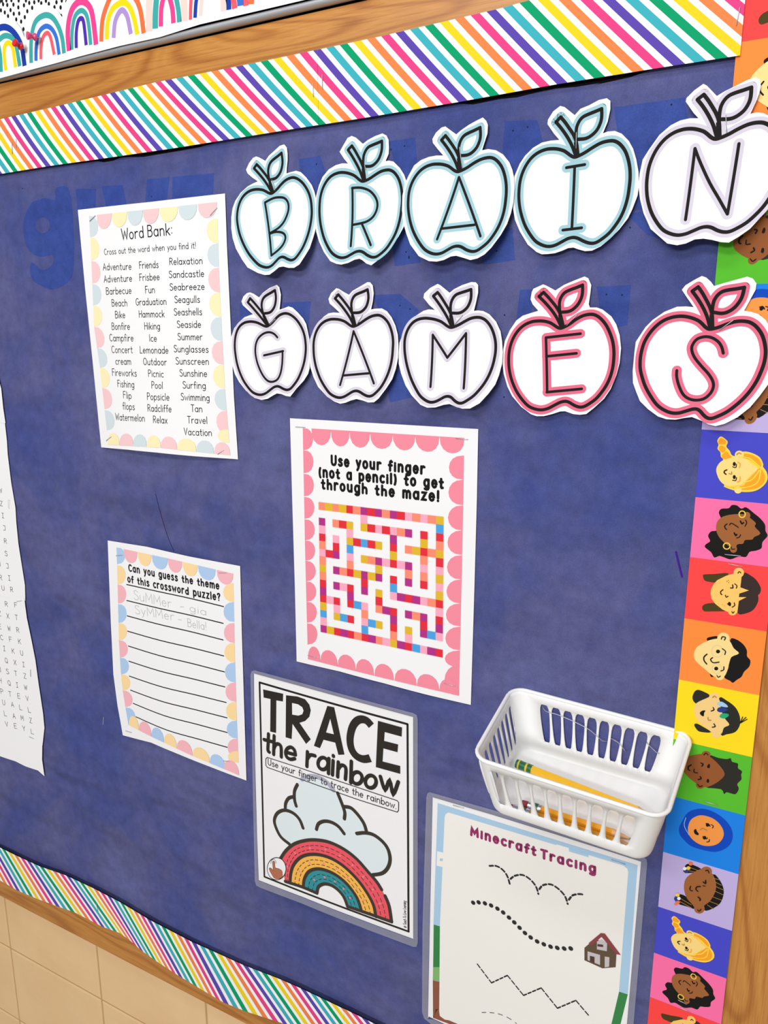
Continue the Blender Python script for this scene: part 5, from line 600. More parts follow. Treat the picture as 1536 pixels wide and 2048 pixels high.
SEARCH = {'lower':[(-1168,-368.6),(-1008.5,-366.6),(-990.9,-367.3),(-957,-367.5),(-957,-380.3),(-956.2,-398.4),(-952.1,-425.6),(-947.4,-460.9),(-945.9,
-495.5),(-942.8,-543.3),(-943.1,-566.3),(-952.2,-598.5),(-955.5,-621.1),(-954.2,-647.9),(-966.2,-641.4),(-991.1,-640.6),(-1012.2,-637.3),(-1046.5,-637.6),
(-1168,-640)],'middle':[(-1166,-120.6),(-959.6,-120.6),(-959.4,-144.5),(-960.7,-162.9),(-959.8,-201.1),(-956.4,-236.8),(-957.9,-260.3),(-958.1,-289.8),
(-954.2,-341.4),(-953.7,-349.1),(-955.7,-367.7),(-956.4,-372.4),(-1166,-372.4)],'upper':[(-1164,-42.6),(-963.9,-42.6),(-960.9,-67.6),(-959.1,-74.3),(-959.2,
-101.6),(-957.9,-120.5),(-1164,-123.5)],'mid_letters':[('W',-987.1,-218.9,-981,-219.1,6.8),('Z',-988.4,-237.5,-982.4,-237.7,6.8),('I',-987.8,-254.7,-981.7,
-254.9,6.9),('J',-987.6,-272.7,-981.5,-272.9,6.9),('R',-988.1,-291.7,-982,-291.8,6.9),('S',-989.4,-310.2,-983.3,-310.3,7.1),('J',-1006.7,-328.1,-1000.5,
-328.2,7.1),('J',-989.3,-328.7,-983.2,-328.7,7.1),('R',-1006.4,-348.3,-1000.2,-348.3,7.2),('I',-988.1,-346.4,-982,-346.4,7.2),('U',-1003.8,-363.7,-997.6,
-363.7,7.2),('R',-985.3,-363.2,-979.3,-363.1,7.1)],'low_letters':[('R',-1000.6,-387.6,-994.3,-387.4,7.3),('F',-980.2,-385.7,-974,-385.6,7.2),('Z',-1017.9,
-405.1,-1011.5,-404.9,7.4),('X',-1000.1,-405.9,-993.8,-405.7,7.4),('T',-981.5,-404.9,-975.3,-404.8,7.4),('E',-1020.6,-425.8,-1014.1,-425.5,7.5),('W',-1000.5,
-425.2,-994.2,-425,7.5),('R',-981.4,-424,-975.2,-423.8,7.4),('C',-1019.3,-442.7,-1012.8,-442.4,7.5),('F',-1000,-442.2,-993.7,-441.9,7.5),('K',-980.2,-441.5,
-974,-441.3,7.4),('I',-1016.2,-459.4,-1009.8,-459.1,7.6),('K',-996.6,-459.4,-990.3,-459.1,7.4),('U',-978.3,-459,-972.1,-458.7,7.5),('Q',-1014.2,-477.9,
-1007.7,-477.5,7.6),('X',-995.1,-477.2,-988.8,-476.9,7.6),('I',-977.1,-476.7,-970.9,-476.4,7.5),('N',-1032.2,-495.9,-1025.6,-495.5,7.7),('S',-1014.1,-495.3,
-1007.7,-494.9,7.7),('T',-996.1,-494.7,-989.9,-494.4,7.6),('Z',-976.4,-494.6,-970.3,-494.3,7.7),('H',-1033,-513.7,-1026.4,-513.3,7.8),('Q',-1012.9,-513.4,
-1006.4,-513,7.8),('I',-995.7,-512.9,-989.5,-512.5,7.7),('W',-977.4,-512.9,-971.2,-512.6,7.6),('P',-1031.4,-531.1,-1024.8,-530.6,7.9),('T',-1013.4,-531.1,
-1007,-530.7,7.8),('E',-994.2,-530.1,-987.9,-529.7,7.7),('V',-976.3,-530.2,-970.2,-529.8,7.7),('U',-1029.5,-548.5,-1023,-548,7.9),('A',-1010.1,-547.3,-1003.8,
-546.9,7.8),('L',-992.6,-548.2,-986.4,-547.8,7.8),('L',-974.4,-548.2,-968.3,-547.8,7.8),('L',-1028.4,-566.1,-1021.9,-565.6,7.9),('A',-1009.1,-565.7,-1002.8,
-565.2,7.9),('M',-991.3,-564.9,-985.2,-564.4,7.9),('Z',-973.8,-564.9,-967.8,-564.5,7.8),('V',-1027.4,-583.1,-1020.9,-582.5,7.9),('E',-1008,-581.7,-1001.7,
-581.2,7.9),('Y',-990,-581.6,-983.8,-581.1,7.9),('L',-972.9,-582.5,-966.9,-582.1,7.8)],'mark':[(-969.9,-228),(-966.6,-227.4),(-969.2,-240.3),(-971.1,-238.3),
(-969.9,-228)]}
STRIPE_TOP = {'top':[(-882.2,249),(-798.3,251.3),(-716.6,253.6),(-635.7,256.3),(-541.8,255.4),(-449.9,254.9),(-362.9,256.8),(-277.3,259.1)],'bot':[(-829.6,
189.1),(-741.4,189),(-652.7,189.3),(-561.5,189.9),(-473.7,191),(-388.2,191.9),(-301,193.5),(-214.3,195.9),(-124.6,196.5)],'upper':[(-961.1,248.6),(-903.3,
249.6),(-814,251.1),(-649.9,255.8),(-524.1,255.3),(-378.5,256.6),(-265.4,259.5),(-239.9,261.2)],'lower':[(-972.2,188.5),(-913.5,188.7),(-822.5,189.6),(-739.4,
189.3),(-630.5,189.3),(-561.8,190),(-472.5,191.1),(-415.9,191.5),(-389,191.8),(-301,193.3),(-214.3,195.7),(-124.3,196.5),(-78,196.6)],'joints':[(-884.9,
197.6),(-445.3,195.7),(-78,196.6)]}
STRIPE_BOT = {'top':[(-1009.6,-808.2),(-918.8,-801.5),(-831.5,-802),(-753.8,-809.4),(-670.9,-812.1),(-582.4,-809.4),(-491,-803.1),(-402.2,-806.8)],'bot':[(-1045.1,
-874.5),(-950.6,-866.4),(-851,-861.1),(-772.9,-868.7),(-699.6,-879.7),(-619.6,-886.2),(-520.2,-871.1)],'upper':[(-1074.6,-807.3),(-1038,-807.9),(-978.9,
-807.1),(-921.7,-800.9),(-855.1,-800.6),(-806.2,-802.5),(-747.9,-808.9),(-671.3,-811.7),(-629.8,-810.5),(-582.4,-809.4),(-522.6,-804.2),(-491,-803.1),(-429,
-803.2),(-390.4,-803.8)],'lower':[(-1085.4,-872.2),(-1042.4,-874.4),(-994,-871.2),(-950.6,-866.4),(-907.4,-861),(-880.2,-861.4),(-851.6,-861.8),(-811.8,
-857.2),(-790.1,-861.6),(-769.9,-869.1),(-734.6,-875.4),(-700,-879.9),(-660.9,-883.3),(-619.6,-886.2),(-582.7,-882.4),(-520.2,-871.1)],'joints':[(-854,
-800.1),(-426.9,-802.9)]}
BLUE_TOP = [(-920,191.4),(-847.8,191.6),(-776.4,189.4),(-750.8,189.2),(-738.6,186.7),(-724.1,187),(-709.7,189.4),(-678.3,186.4),(-649.5,187),(-621.5,187.5),
(-597,188.2),(-530.9,195.1),(-446.9,197.9),(-360.6,196.2),(-328.1,192.7),(-304.3,193.8),(-289.6,191.1),(-280,191.5),(-265.9,192.3),(-249.7,191.6),(-232.8,
193.2),(-216.3,194),(-200.1,193),(-180.7,193.3),(-185.5,192.4),(-170.7,193.3),(-156.2,194.4),(-145.9,196.5),(-137.5,197.7),(-114.8,200.1)]
GHOSTS = [[(-841.7,156.2),(-853.1,155.3),(-867.8,151.9),(-883.2,135.7),(-887.1,119.5),(-883.8,102.8),(-872.2,93),(-858.3,89.6),(-839.7,90.7),(-836.1,86),
(-841.3,78.9),(-859.1,74),(-877.9,84),(-880.7,65.4),(-864.6,55.6),(-842.4,50.3),(-816.2,58),(-803.4,72.1),(-797,123.3),(-799.8,163.4),(-822.5,165.2),(-824.2,
153.1)],[(-788,162.5),(-755.4,159.9),(-758.3,134.7),(-788.4,138.4)],[(-745.6,161.6),(-712.2,160.6),(-707.3,136.3),(-738.8,131.7)],[(-674.9,163.2),(-641.6,
162.8),(-648.3,136.2),(-679.6,137.6)],[(-637.2,162.4),(-579.6,161.3),(-582.9,135.4),(-640.3,136.4)],[(-472.1,164.7),(-447.5,165.1),(-441,149.7),(-439.6,
131.4),(-448.4,125.2),(-471.2,152.3)],[(-372.4,170.2),(-345.2,170.7),(-342.4,147.3),(-348.9,128.7),(-365.6,149.5)],[(-259.8,174.5),(-231.2,172),(-223.6,
148.1),(-235.9,131.6),(-253.5,127.1),(-261.2,151.8)],[(-168.4,173.9),(-115,174.4),(-111.8,158.2),(-138.2,139.5),(-140.7,95.2),(-152.6,96),(-161.6,141.9)],
[(-370.6,95.3),(-344.4,89.4),(-337.8,62.6),(-365.2,60.5)],[(-552.1,29.2),(-525.4,32.3),(-526.5,6.8),(-553.5,1.7)],[(-496.5,29.3),(-461.2,29.7),(-466.3,
-3.4),(-488,1.6)],[(-389.7,34.6),(-359.7,34.9),(-339.4,19.9),(-351.3,-12.4),(-375.9,6.3)],[(-240.8,35.8),(-228.1,36.3),(-229.8,14.4),(-244,1.6)],[(-173.9,
37),(-145.7,37.5),(-146.4,5.6),(-166.7,1.5)],[(-375.8,-41.4),(-352.7,-33.6),(-340.1,-60.4),(-370.2,-67.9)],[(-152.3,92.1),(-135.5,75.9),(-121.6,71.3),(-138.8,
95)],[(-279.8,83.7),(-249.7,88.2),(-246.4,61.1),(-276.7,58.1)]]
GHOLE = [(-837.5,124.8),(-839.3,121),(-843.3,118.1),(-848.7,116.7),(-854.4,117),(-859.4,119),(-862.5,122.4),(-863.2,126.3),(-861.4,130.2),(-857.3,133),
(-851.9,134.4),(-846.2,134.1),(-841.3,132),(-838.2,128.7)]
PENMARKS = [('S',[(-692.6,-191.9),(-685.8,-217.2),(-676.6,-244.3),(-668.2,-260.8)],0.7,'pm1'),('S',[(-93,-182.6),(-90.3,-191.5),(-86.5,-203.4)],1.8,'pm2'),
('S',[(-817.8,-518.2),(-820.1,-530.1)],0.7,'pm3')]
PINHOLES = [(-369.6,163),(-355.7,164.6),(-334.3,111.7),(-353.4,72.6),(-350.3,67.1),(-252.3,166.2),(-239.5,167.5),(-124.5,170.6),(-149.6,82.4),(-165.2,30.4),
(-152.4,29.7),(-359.5,24.3),(-348.8,20.9),(-252.1,-57.9),(-254.3,14.6),(-451.6,158.2),(-263.7,69.4),(-350.3,68.4),(-669.4,145),(-880.8,170.1)]
RAINBOW = {'left':[(-919.9,292.1),(-892,292.3),(-842.6,293.4),(-842.7,327.6),(-842.7,328.1),(-847.4,338.5),(-856.9,347.6),(-870.6,353.6),(-881.4,355.4),
(-909.7,356.3)],'right':[(-842.6,293.4),(-794.2,294.3),(-755.2,295.4),(-693.8,296.4),(-636.4,295.8),(-582.4,298.7),(-525.8,298.5),(-456,298.3),(-407.5,
299.3),(-407.1,333.1),(-529.8,341.1),(-645.4,352.2),(-764.3,358.7),(-769.2,352.5),(-774.7,346.3),(-777.8,338),(-785.1,346),(-796.1,352.5),(-809.4,355.9),
(-821.9,354.4),(-833.3,348.9),(-840.5,336.3),(-842.6,327.5)],'arcs':[('navy',7,[(-902.7,330.9),(-891.2,342.3),(-879.5,344.6),(-868.8,342),(-858.9,335),
(-851.3,325.1),(-848.2,316),(-846.8,299.2)],0),('teal',6,[(-890.2,331.2),(-879.3,334.9),(-870.1,334),(-861.7,328.9),(-857.7,319.6),(-855.2,300.1)],0),('teal',
6,[(-888.7,298.7),(-887.4,317.5),(-890.2,331.2)],0),('yel',5.5,[(-879.9,299.2),(-880.8,312.1),(-878.3,323.8),(-871.2,327.1),(-864.7,321.7),(-863.3,309.5),
(-862.6,300)],0),('teal',6,[(-834.8,300.4),(-832.7,316.8),(-828.5,331.2),(-820.2,341.5),(-805.8,344.6),(-794.3,340.8),(-785.5,330.5),(-780.5,317.2),(-779.6,
302.2)],1),('blu',5.2,[(-826.5,301.4),(-823.4,317.6),(-817.1,329.3),(-805.7,333.5),(-796,329.1),(-789.7,318.7),(-787.6,302)],1),('cor',4.6,[(-818.1,301.8),
(-815.9,314.3),(-810.5,324.1),(-803.2,326.3),(-798.9,320.1),(-795.5,303.2)],1),('mag',7,[(-771.4,303.3),(-770.9,323),(-764.3,339.4),(-755.1,346.9),(-745.2,
347.7),(-736.2,342.6),(-731,331.7),(-728.8,303)],1),('teal',5.2,[(-766.8,303.8),(-764,321.9),(-757.9,335.2),(-747.9,339.4),(-740.4,334.3),(-737.7,322.7),
(-737,304.1)],1),('pur',4.8,[(-759.6,304.4),(-757.8,318.8),(-754,329),(-749.1,331.9),(-745.2,327.5),(-743.9,304.8)],1),('ora',6,[(-720.6,304.8),(-716.8,
324.3),(-708.3,337.8),(-699.8,345.2),(-682.8,347),(-668.6,338.7),(-661.1,324.8),(-658.4,302.9)],1),('yel',6,[(-712.1,305.5),(-709.3,321.1),(-701.1,332.6),
(-686.9,336.5),(-676.8,331.4),(-670.6,318.6),(-667.5,303.4)],1),('lav',5.6,[(-702,305.4),(-698.6,319.3),(-692.4,327.2),(-686.1,329.1),(-680.7,323.2),(-678.2,
314),(-676.7,305.1)],1),('pal',9,[(-650.8,303.4),(-649.2,320.9),(-646.8,338.7)],1),('teal',7.5,[(-642,304.6),(-640.4,319.4),(-636.6,336.9)],1),('mag',6,
[(-634.2,305.3),(-631.9,322.5),(-625.8,334.9)],1),('mag',6,[(-616.9,305.5),(-617.4,318.9),(-622,334.2)],1),('teal',6,[(-609,305.1),(-609.4,316.4),(-612.7,
332.6)],1),('pal',8.5,[(-602.7,305),(-601.6,315.1),(-602.1,330.7)],1),('cor',4.2,[(-594.2,304.9),(-592.9,318),(-590.9,328.6)],1),('navy',4.6,[(-588.1,305.6),
(-585.9,319),(-582.9,327.2)],1),('pal',4.6,[(-581.1,306.3),(-578.6,319.9),(-575,325.8)],1),('pal',7.5,[(-551.5,305.4),(-551.1,312.9),(-551.8,321.6)],1),
('navy',6,[(-545,305.4),(-545,311.8),(-547.3,320.8)],1),('cor',6.5,[(-537.9,305.2),(-538.6,311.8),(-541.2,319.7)],1),('blu',7.5,[(-530.8,306.4),(-530.8,
310.4),(-532.2,318.1)],1),('cor',6.5,[(-524.1,305.2),(-524.1,309.2),(-524.7,316.8)],1),('ora',6.5,[(-517.8,305.5),(-517.4,309.1),(-517.4,315.4)],1)],'dots':[(-877.6,
369),(-870.5,367.1),(-859.9,365.6),(-852,361.4),(-865.7,361),(-876,360.3),(-860.8,356.3),(-851.5,355.1),(-871,355.7),(-857.4,350),(-842.2,361.8),(-833,
362.7),(-837.5,355),(-842.6,349.8),(-824.6,361.9),(-828.9,357),(-813.3,358.9),(-817.2,362.4),(-805.4,360),(-801.1,356.1),(-788.7,355.6),(-780.1,355.8),
(-782.8,349.4),(-792.5,351.3),(-783.1,340.9),(-862.7,370.6),(-871.4,371.9),(-882.4,363.6),(-849.5,346.4),(-846.7,338.2),(-850.4,368.2),(-879,372.9),(-838.2,
366.1),(-882.7,372.8),(-772.7,353.5),(-727.3,345.1),(-847.1,325.5)],'lowline':[(-919.9,292.1),(-892,292.3),(-842.7,293.5),(-794.2,294.3),(-755.2,295.4),
(-693.8,296.4),(-636.4,295.8),(-582.4,298.7),(-525.8,298.5),(-456,298.3),(-407.5,299.3)]}
PINS = {'red':[(-841.6,315),(-861.2,326.1)],'pink':[(-814.2,322.9),(-838.3,329.5)]}
STAPLES = [('top left corner of the white word list sheet','word',-766.3,125,-755.9,130.3),('top right corner of the white word list sheet','word',-585,
119.4,-575.9,126.5),('bottom left corner of the white word list sheet','word',-765.2,-131.4,-753.9,-125.5),('bottom right corner of the white word list sheet',
'word',-587.8,-134.8,-579.6,-129.8),('top left corner of the pink maze poster','maze',-482.7,-98.1,-470.2,-97.8),('top right corner of the pink maze poster',
'maze',-297.9,-98.4,-285.8,-98.7),('bottom left corner of the pink maze poster','maze',-472.5,-354.1,-460.9,-354.4),('bottom right corner of the pink maze poster',
'maze',-304.1,-349.6,-292.4,-350.5),('top left corner of the lined question sheet','cross',-766.9,-279.4,-754.9,-276.8),('top right corner of the lined question sheet',
'cross',-597.4,-276.7,-585.2,-274.9),('bottom left corner of the lined question sheet','cross',-773.9,-526.4,-762,-525.4),('bottom right corner of the lined question sheet',
'cross',-603.1,-522.1,-593.2,-520.1),('top left corner of the tracing worksheet with dashed paths','mine',-292.2,-486.3,-280.1,-485.9),('top right of the tracing worksheet just below the white basket',
'mine',-126.6,-492.3,-114.1,-492.8),('beside the stem of the blue apple lettered B','B',-503.7,147.9,-500.1,137.9),('beside the stem of the blue apple lettered R',
'R',-396.3,151.9,-395.2,147.5),('beside the stem of the blue apple lettered A','A',-299.3,157.1,-296.3,140.1),('beside the stem of the blue apple lettered I',
'I',-196.6,158,-196.2,146),('beside the stem of the lavender apple lettered N','N',-83.7,156.5,-82,144.3),('beside the stem of the lavender apple lettered G',
'G',-510.9,7.2,-503.7,12.7),('beside the stem of the lavender apple lettered A','A2',-405.4,6.7,-398.9,15.9),('beside the stem of the lavender apple lettered M',
'M',-300.2,6.7,-293,14.6),('beside the stem of the pink apple lettered E','E',-196.7,5.4,-187.7,14.4),('beside the stem of the pink apple lettered S','S',
-74.5,1.5,-65,9.1),('left of a pair,top striped border middle joint','border_top',-450.3,228,-450.2,216.3),('right of a pair,top striped border middle joint',
'border_top',-440,234.3,-440,221.9),('left of a pair,top striped border far left joint','border_top',-885.2,221.7,-886.3,208.9),('right of a pair,top striped border far left joint',
'border_top',-876.9,224.7,-878,214.8),('right end of the top striped border beside the red square','border_top',-81,228.4,-82.3,216.9),('lower edge of the upper pink portrait square,above a border joint',
'faces',-54.5,-178.5,-42.7,-178.2),('upper edge of the red portrait square,below a border joint','faces',-51.5,-186.1,-40.1,-187),('upper edge of the blue head scarf portrait square',
'faces',-50.8,-405.2,-39.7,-405.6),('lower pink portrait square near the picture bottom','faces',-55.9,-617.9,-48,-618.9),('lowest red portrait square',
'faces',-53.7,-625.4,-44.4,-626.3),('right of the F on the lower letter grid sheet','search',-973.5,-375.8,-963.2,-373.3),('right of a Z on the lower letter grid sheet',
'search',-959.5,-477.7,-960.5,-488.8),('below the last L on the lower letter grid sheet','search',-976.8,-588.1,-968.1,-589.3),('left joint of the bottom striped border',
'border_bot',-856.9,-825.1,-854,-836.9)]
ART = {'indigo':[('C','f_yl',[(234,84),(309,138),(318,174),(308,226),(351,282),(379,339),(427,349),(504,281),(610,293),(702,348),(747,439),(747,475),(796,
551),(812,652),(771,752),(690,828),(576,858),(456,851),(327,807),(328,777),(291,436),(257,379),(245,313),(208,264),(215,204),(196,146)]),('C','f_or',[(239,
106),(298,146),(290,191),(224,196),(211,152)]),('C','f_or',[(238,217),(293,235),(303,286),(257,312),(224,263)]),('C','f_or',[(316,292),(355,341),(383,383),
(301,412),(264,363),(282,325)]),('C','f_or',[(441,370),(518,309),(618,321),(696,377),(728,455),(701,479),(620,406),(535,370)]),('C','f_or',[(715,500),(767,
568),(786,655),(747,747),(671,803),(561,827),(405,807),(544,769),(585,690),(658,579)]),('C','f_s1',[(518,324),(514,354),(497,377),(472,387),(445,381),(425,
361),(415,333),(420,303),(437,280),(462,270),(488,276),(509,295)]),('C','f_s1',[(536,833),(532,859),(518,879),(497,888),(476,884),(458,867),(451,842),(454,
816),(468,796),(489,787),(511,791),(528,808)]),('C','f_s1',[(219,592),(230,501),(279,429),(371,381),(428,357),(536,377),(623,450),(692,510),(625,605),(573,
691),(537,747),(462,778),(355,786),(272,723)]),('S','f_yl',[(541,725),(642,669),(711,530)],1),('S','f_yl',[(355,789),(547,799),(703,708),(727,514)],0.9),
('S','f_yl',[(464,361),(581,366),(706,472)],0.9),('C','fk',[(438,464),(437,479),(431,490),(423,495),(413,492),(406,482),(402,467),(404,452),(409,441),(418,
436),(427,439),(434,449)]),('S','fk',[(405,507),(441,514),(446,466)],0.7),('C','fk',[(453,652),(452,667),(446,678),(438,683),(429,680),(421,670),(418,655),
(419,640),(424,629),(433,624),(442,627),(450,637)]),('S','fk',[(420,700),(456,701),(462,658)],0.7),('S','fk',[(341,558),(317,575),(314,601),(337,623)],
1),('S','f_or',[(458,435),(486,455),(482,510)],0.8),('S','f_or',[(501,642),(503,699),(475,720)],0.8),('S','f_tn',[(399,582),(401,612),(371,607)],0.7),('S',
'f_tn',[(437,326),(459,300),(486,312)],0.7)],'pink':[('C','f_bk',[(320,281),(296,209),(322,147),(406,127),(438,73),(497,69),(555,115),(606,84),(706,169),
(782,240),(842,329),(855,426),(885,503),(835,610),(831,710),(765,763),(701,791),(666,880),(583,887),(491,950),(416,933),(353,918),(294,954),(251,875),(171,
803),(180,750),(226,692),(195,611),(227,530),(293,503),(350,368)]),('C','f_b1',[(665,207),(662,236),(650,258),(631,268),(612,263),(597,245),(590,218),(593,
189),(605,167),(623,157),(642,162),(657,180)]),('C','f_b1',[(552,770),(549,801),(536,826),(516,837),(495,833),(479,813),(471,784),(474,753),(487,728),(507,
717),(528,722),(545,741)]),('C','f_b1',[(279,446),(294,343),(355,267),(461,219),(602,199),(665,248),(736,320),(729,379),(801,475),(736,543),(715,588),(634,
609),(615,671),(545,699),(541,809),(476,753),(411,704),(338,623),(295,537)]),('S','f_gd',[(605,196),(602,223),(590,244),(573,253),(555,249),(541,231),(534,
206),(537,179),(548,158),(565,149),(584,153),(598,170),(605,196)],0.9),('S','f_gd',[(467,734),(464,760),(451,780),(432,790),(413,787),(397,771),(390,747),
(393,721),(406,700),(425,690),(445,694),(460,710),(467,734)],0.9),('S','fk',[(558,313),(578,352),(595,333)],1.2),('S','fk',[(615,288),(632,327),(617,387)],
0.8),('S','fk',[(501,513),(521,552),(532,533)],1.2),('S','fk',[(576,532),(565,570),(536,588)],0.8),('S','fk',[(406,380),(382,414),(387,447),(407,471)],
0.9),('S','fk',[(437,392),(459,361),(541,415)],0.8),('S','fk',[(481,743),(496,780),(526,770)],0.7)],'red':[('C','f_ol',[(179,259),(215,237),(313,215),(483,
173),(419,294),(336,346),(273,351),(203,337)]),('C','f_ol',[(206,771),(249,709),(373,675),(451,718),(523,766),(321,820),(233,833)]),('C','f_br',[(645,147),
(749,166),(826,236),(876,339),(871,421),(853,449),(863,536),(826,674),(749,756),(635,780),(594,491)]),('C','f_s2',[(662,131),(657,171),(638,203),(609,219),
(578,214),(554,190),(543,153),(548,113),(567,81),(597,65),(627,71),(651,95)]),('C','f_s2',[(627,756),(622,789),(606,815),(581,829),(555,826),(534,807),
(525,778),(529,745),(546,718),(571,705),(597,708),(618,727)]),('P','f_s2',[(293,533),(294,458),(319,379),(357,305),(462,213),(567,153),(640,156),(639,368),
(741,397),(634,467),(633,524),(722,507),(638,584),(635,780),(556,799),(454,759),(361,686),(312,613)]),('S','fk',[(525,398),(552,392),(545,345)],1),('S',
'fk',[(568,324),(597,351),(592,390)],0.8),('C','fk',[(547,644),(545,657),(540,668),(532,673),(523,671),(516,663),(513,651),(514,637),(519,626),(528,621),
(536,623),(543,631)]),('S','fk',[(508,656),(541,680),(544,641)],0.8),('S','fk',[(586,624),(595,664),(567,698)],0.8),('S','fk',[(437,442),(414,476),(416,
509),(430,523)],0.9),('S','fk',[(473,523),(485,553),(505,533)],0.8),('S','fk',[(593,149),(607,122),(627,139)],0.7),('S','fk',[(569,768),(583,790),(597,
763)],0.7),('C','fk',[(479,300),(479,303),(477,306),(475,307),(473,306),(471,304),(470,301),(470,298),(472,295),(474,294),(477,294),(479,296)]),('C','fk',
[(496,280),(496,283),(494,286),(492,287),(490,287),(488,285),(487,282),(487,278),(489,276),(491,274),(494,275),(495,277)]),('C','fk',[(501,312),(501,315),
(499,318),(497,319),(494,319),(492,317),(492,314),(492,310),(494,308),(496,306),(498,307),(500,309)]),('C','f_or',[(453,679),(453,683),(451,685),(449,687),
(446,686),(444,684),(443,681),(444,678),(445,675),(448,674),(450,674),(452,676)]),('C','f_or',[(476,688),(476,691),(474,694),(472,695),(469,695),(467,693),
(466,690),(467,686),(468,684),(471,682),(473,683),(475,685)])],'orange':[('C','f_bk',[(584,220),(650,194),(740,249),(794,334),(804,428),(848,483),(844,
581),(791,675),(765,764),(714,826),(671,883),(636,862),(556,816),(576,663),(613,506)]),('C','f_bk',[(303,257),(339,228),(425,195),(424,255),(319,298)]),
('C','f_bk',[(380,797),(435,805),(431,839),(400,855)]),('C','f_s3',[(576,197),(569,244),(545,283),(509,303),(471,299),(441,273),(428,230),(434,183),(459,
144),(495,124),(533,128),(562,155)]),('C','f_s3',[(560,799),(555,835),(537,865),(511,881),(483,879),(461,859),(451,826),(455,790),(473,760),(500,744),(528,
746),(550,766)]),('C','f_s3',[(161,546),(182,441),(258,341),(367,260),(490,216),(579,237),(637,338),(706,403),(623,479),(601,591),(595,674),(562,806),(502,
846),(424,833),(315,751),(212,668),(173,610)]),('S','f_gl',[(512,415),(506,464),(484,504),(451,524),(416,520),(388,491),(375,447),(381,398),(403,358),(436,
337),(471,342),(499,371),(512,415)],0.6),('S','f_gl',[(515,694),(511,735),(492,768),(465,786),(436,782),(413,759),(403,721),(407,680),(426,647),(453,630),
(482,633),(504,657),(515,694)],0.6),('C','fk',[(479,426),(476,441),(468,454),(456,461),(443,460),(433,451),(429,437),(431,422),(439,409),(452,403),(464,
404),(474,412)]),('C','fk',[(477,700),(475,715),(467,728),(455,735),(442,734),(432,726),(428,712),(430,697),(438,684),(450,677),(463,677),(473,686)]),('S',
'fk',[(502,376),(543,408),(538,461)],0.9),('S','fk',[(543,654),(544,703),(512,731)],0.9),('S','fk',[(395,544),(373,579),(408,621),(479,595)],1),('S','fk',
[(322,505),(290,557),(295,614),(331,661)],1.1),('S','fk',[(478,227),(488,189),(525,192),(516,235)],0.9),('S','fk',[(471,813),(488,837),(512,811)],0.8)],
'yellow':[('C','f_dk',[(193,245),(209,156),(245,108),(304,110),(400,148),(396,212),(327,247),(262,332),(214,308)]),('C','f_dk',[(249,683),(280,657),(347,
680),(470,747),(328,780),(272,736)]),('C','f_dk',[(524,166),(617,182),(724,253),(785,353),(810,463),(803,565),(758,663),(661,725),(593,749),(539,473)]),
('C','f_s4',[(526,157),(521,197),(500,230),(470,249),(437,247),(412,226),(401,190),(406,150),(427,116),(458,98),(490,100),(515,121)]),('C','f_s4',[(590,
729),(585,770),(567,804),(540,822),(512,820),(489,798),(479,762),(483,721),(501,687),(528,669),(557,671),(579,693)]),('C','f_s4',[(229,423),(252,323),(364,
217),(449,152),(529,190),(559,332),(615,468),(683,558),(621,626),(596,736),(496,748),(400,691),(303,624),(251,537)]),('C','f_lb',[(508,254),(557,216),(623,
248),(641,285),(576,294),(524,291)]),('C','f_nv',[(514,361),(539,313),(615,308),(642,334),(583,384),(532,390)]),('C','f_gn',[(552,452),(584,401),(653,390),
(662,421),(616,476),(571,477)]),('S','fk',[(445,401),(477,372),(464,338)],1),('S','fk',[(479,659),(513,636),(494,597)],1),('C','fk',[(305,470),(334,425),
(372,414),(359,455),(358,510),(327,506)]),('S','f_tn',[(413,516),(422,556),(452,551)],0.9),('S','f_tn',[(445,178),(468,147),(489,167)],0.8),('S','fk',[(813,
487),(833,386)],0.7),('S','fk',[(813,487),(872,382)],0.7),('S','fk',[(813,492),(889,407)],0.7)],'green':[('C','f_dk',[(475,149),(592,143),(694,131),(743,
100),(766,153),(837,160),(845,236),(897,271),(892,334),(902,410),(858,504),(883,575),(853,678),(790,688),(738,688),(709,729),(664,660),(456,684),(588,428)]),
('C','f_b2',[(491,119),(486,152),(467,182),(439,199),(410,200),(388,184),(378,155),(383,121),(402,92),(430,75),(459,74),(481,90)]),('C','f_b2',[(459,654),
(454,690),(435,722),(407,741),(377,742),(355,725),(344,694),(350,658),(369,626),(397,607),(426,606),(449,624)]),('C','f_b2',[(163,480),(185,274),(280,193),
(395,139),(489,158),(600,246),(690,376),(651,495),(563,615),(463,694),(355,669),(227,585)]),('S','fk',[(383,299),(410,308),(397,348)],1.2),('S','fk',[(369,
591),(403,565),(391,533)],1.2),('C','fk',[(463,344),(478,281),(499,297),(493,349)]),('C','fk',[(475,591),(484,538),(508,553),(503,603)]),('S','fk',[(259,
372),(226,414),(229,458),(246,470)],1.3),('S','fk',[(304,429),(307,482),(351,480)],0.9),('S','fk',[(409,148),(432,109),(460,132)],0.8),('S','fk',[(368,
673),(397,705),(429,679)],0.8)],'blue':[('C','f_hj',[(182,507),(215,375),(278,203),(406,95),(538,67),(688,111),(814,217),(871,351),(866,499),(804,631),
(680,738),(533,765),(366,759),(269,695),(202,620)]),('S','f_lb',[(258,300),(247,443),(322,579)],0.5),('C','f_s5',[(298,464),(325,315),(415,208),(517,178),
(637,203),(734,304),(761,431),(711,572),(614,658),(497,689),(388,650),(322,575)]),('C','fk',[(569,312),(567,328),(560,342),(548,351),(536,351),(527,343),
(523,328),(525,312),(532,298),(543,289),(555,289),(565,297)]),('S','fk',[(524,303),(564,307),(577,332)],0.9),('S','fk',[(589,299),(619,311),(612,349)],
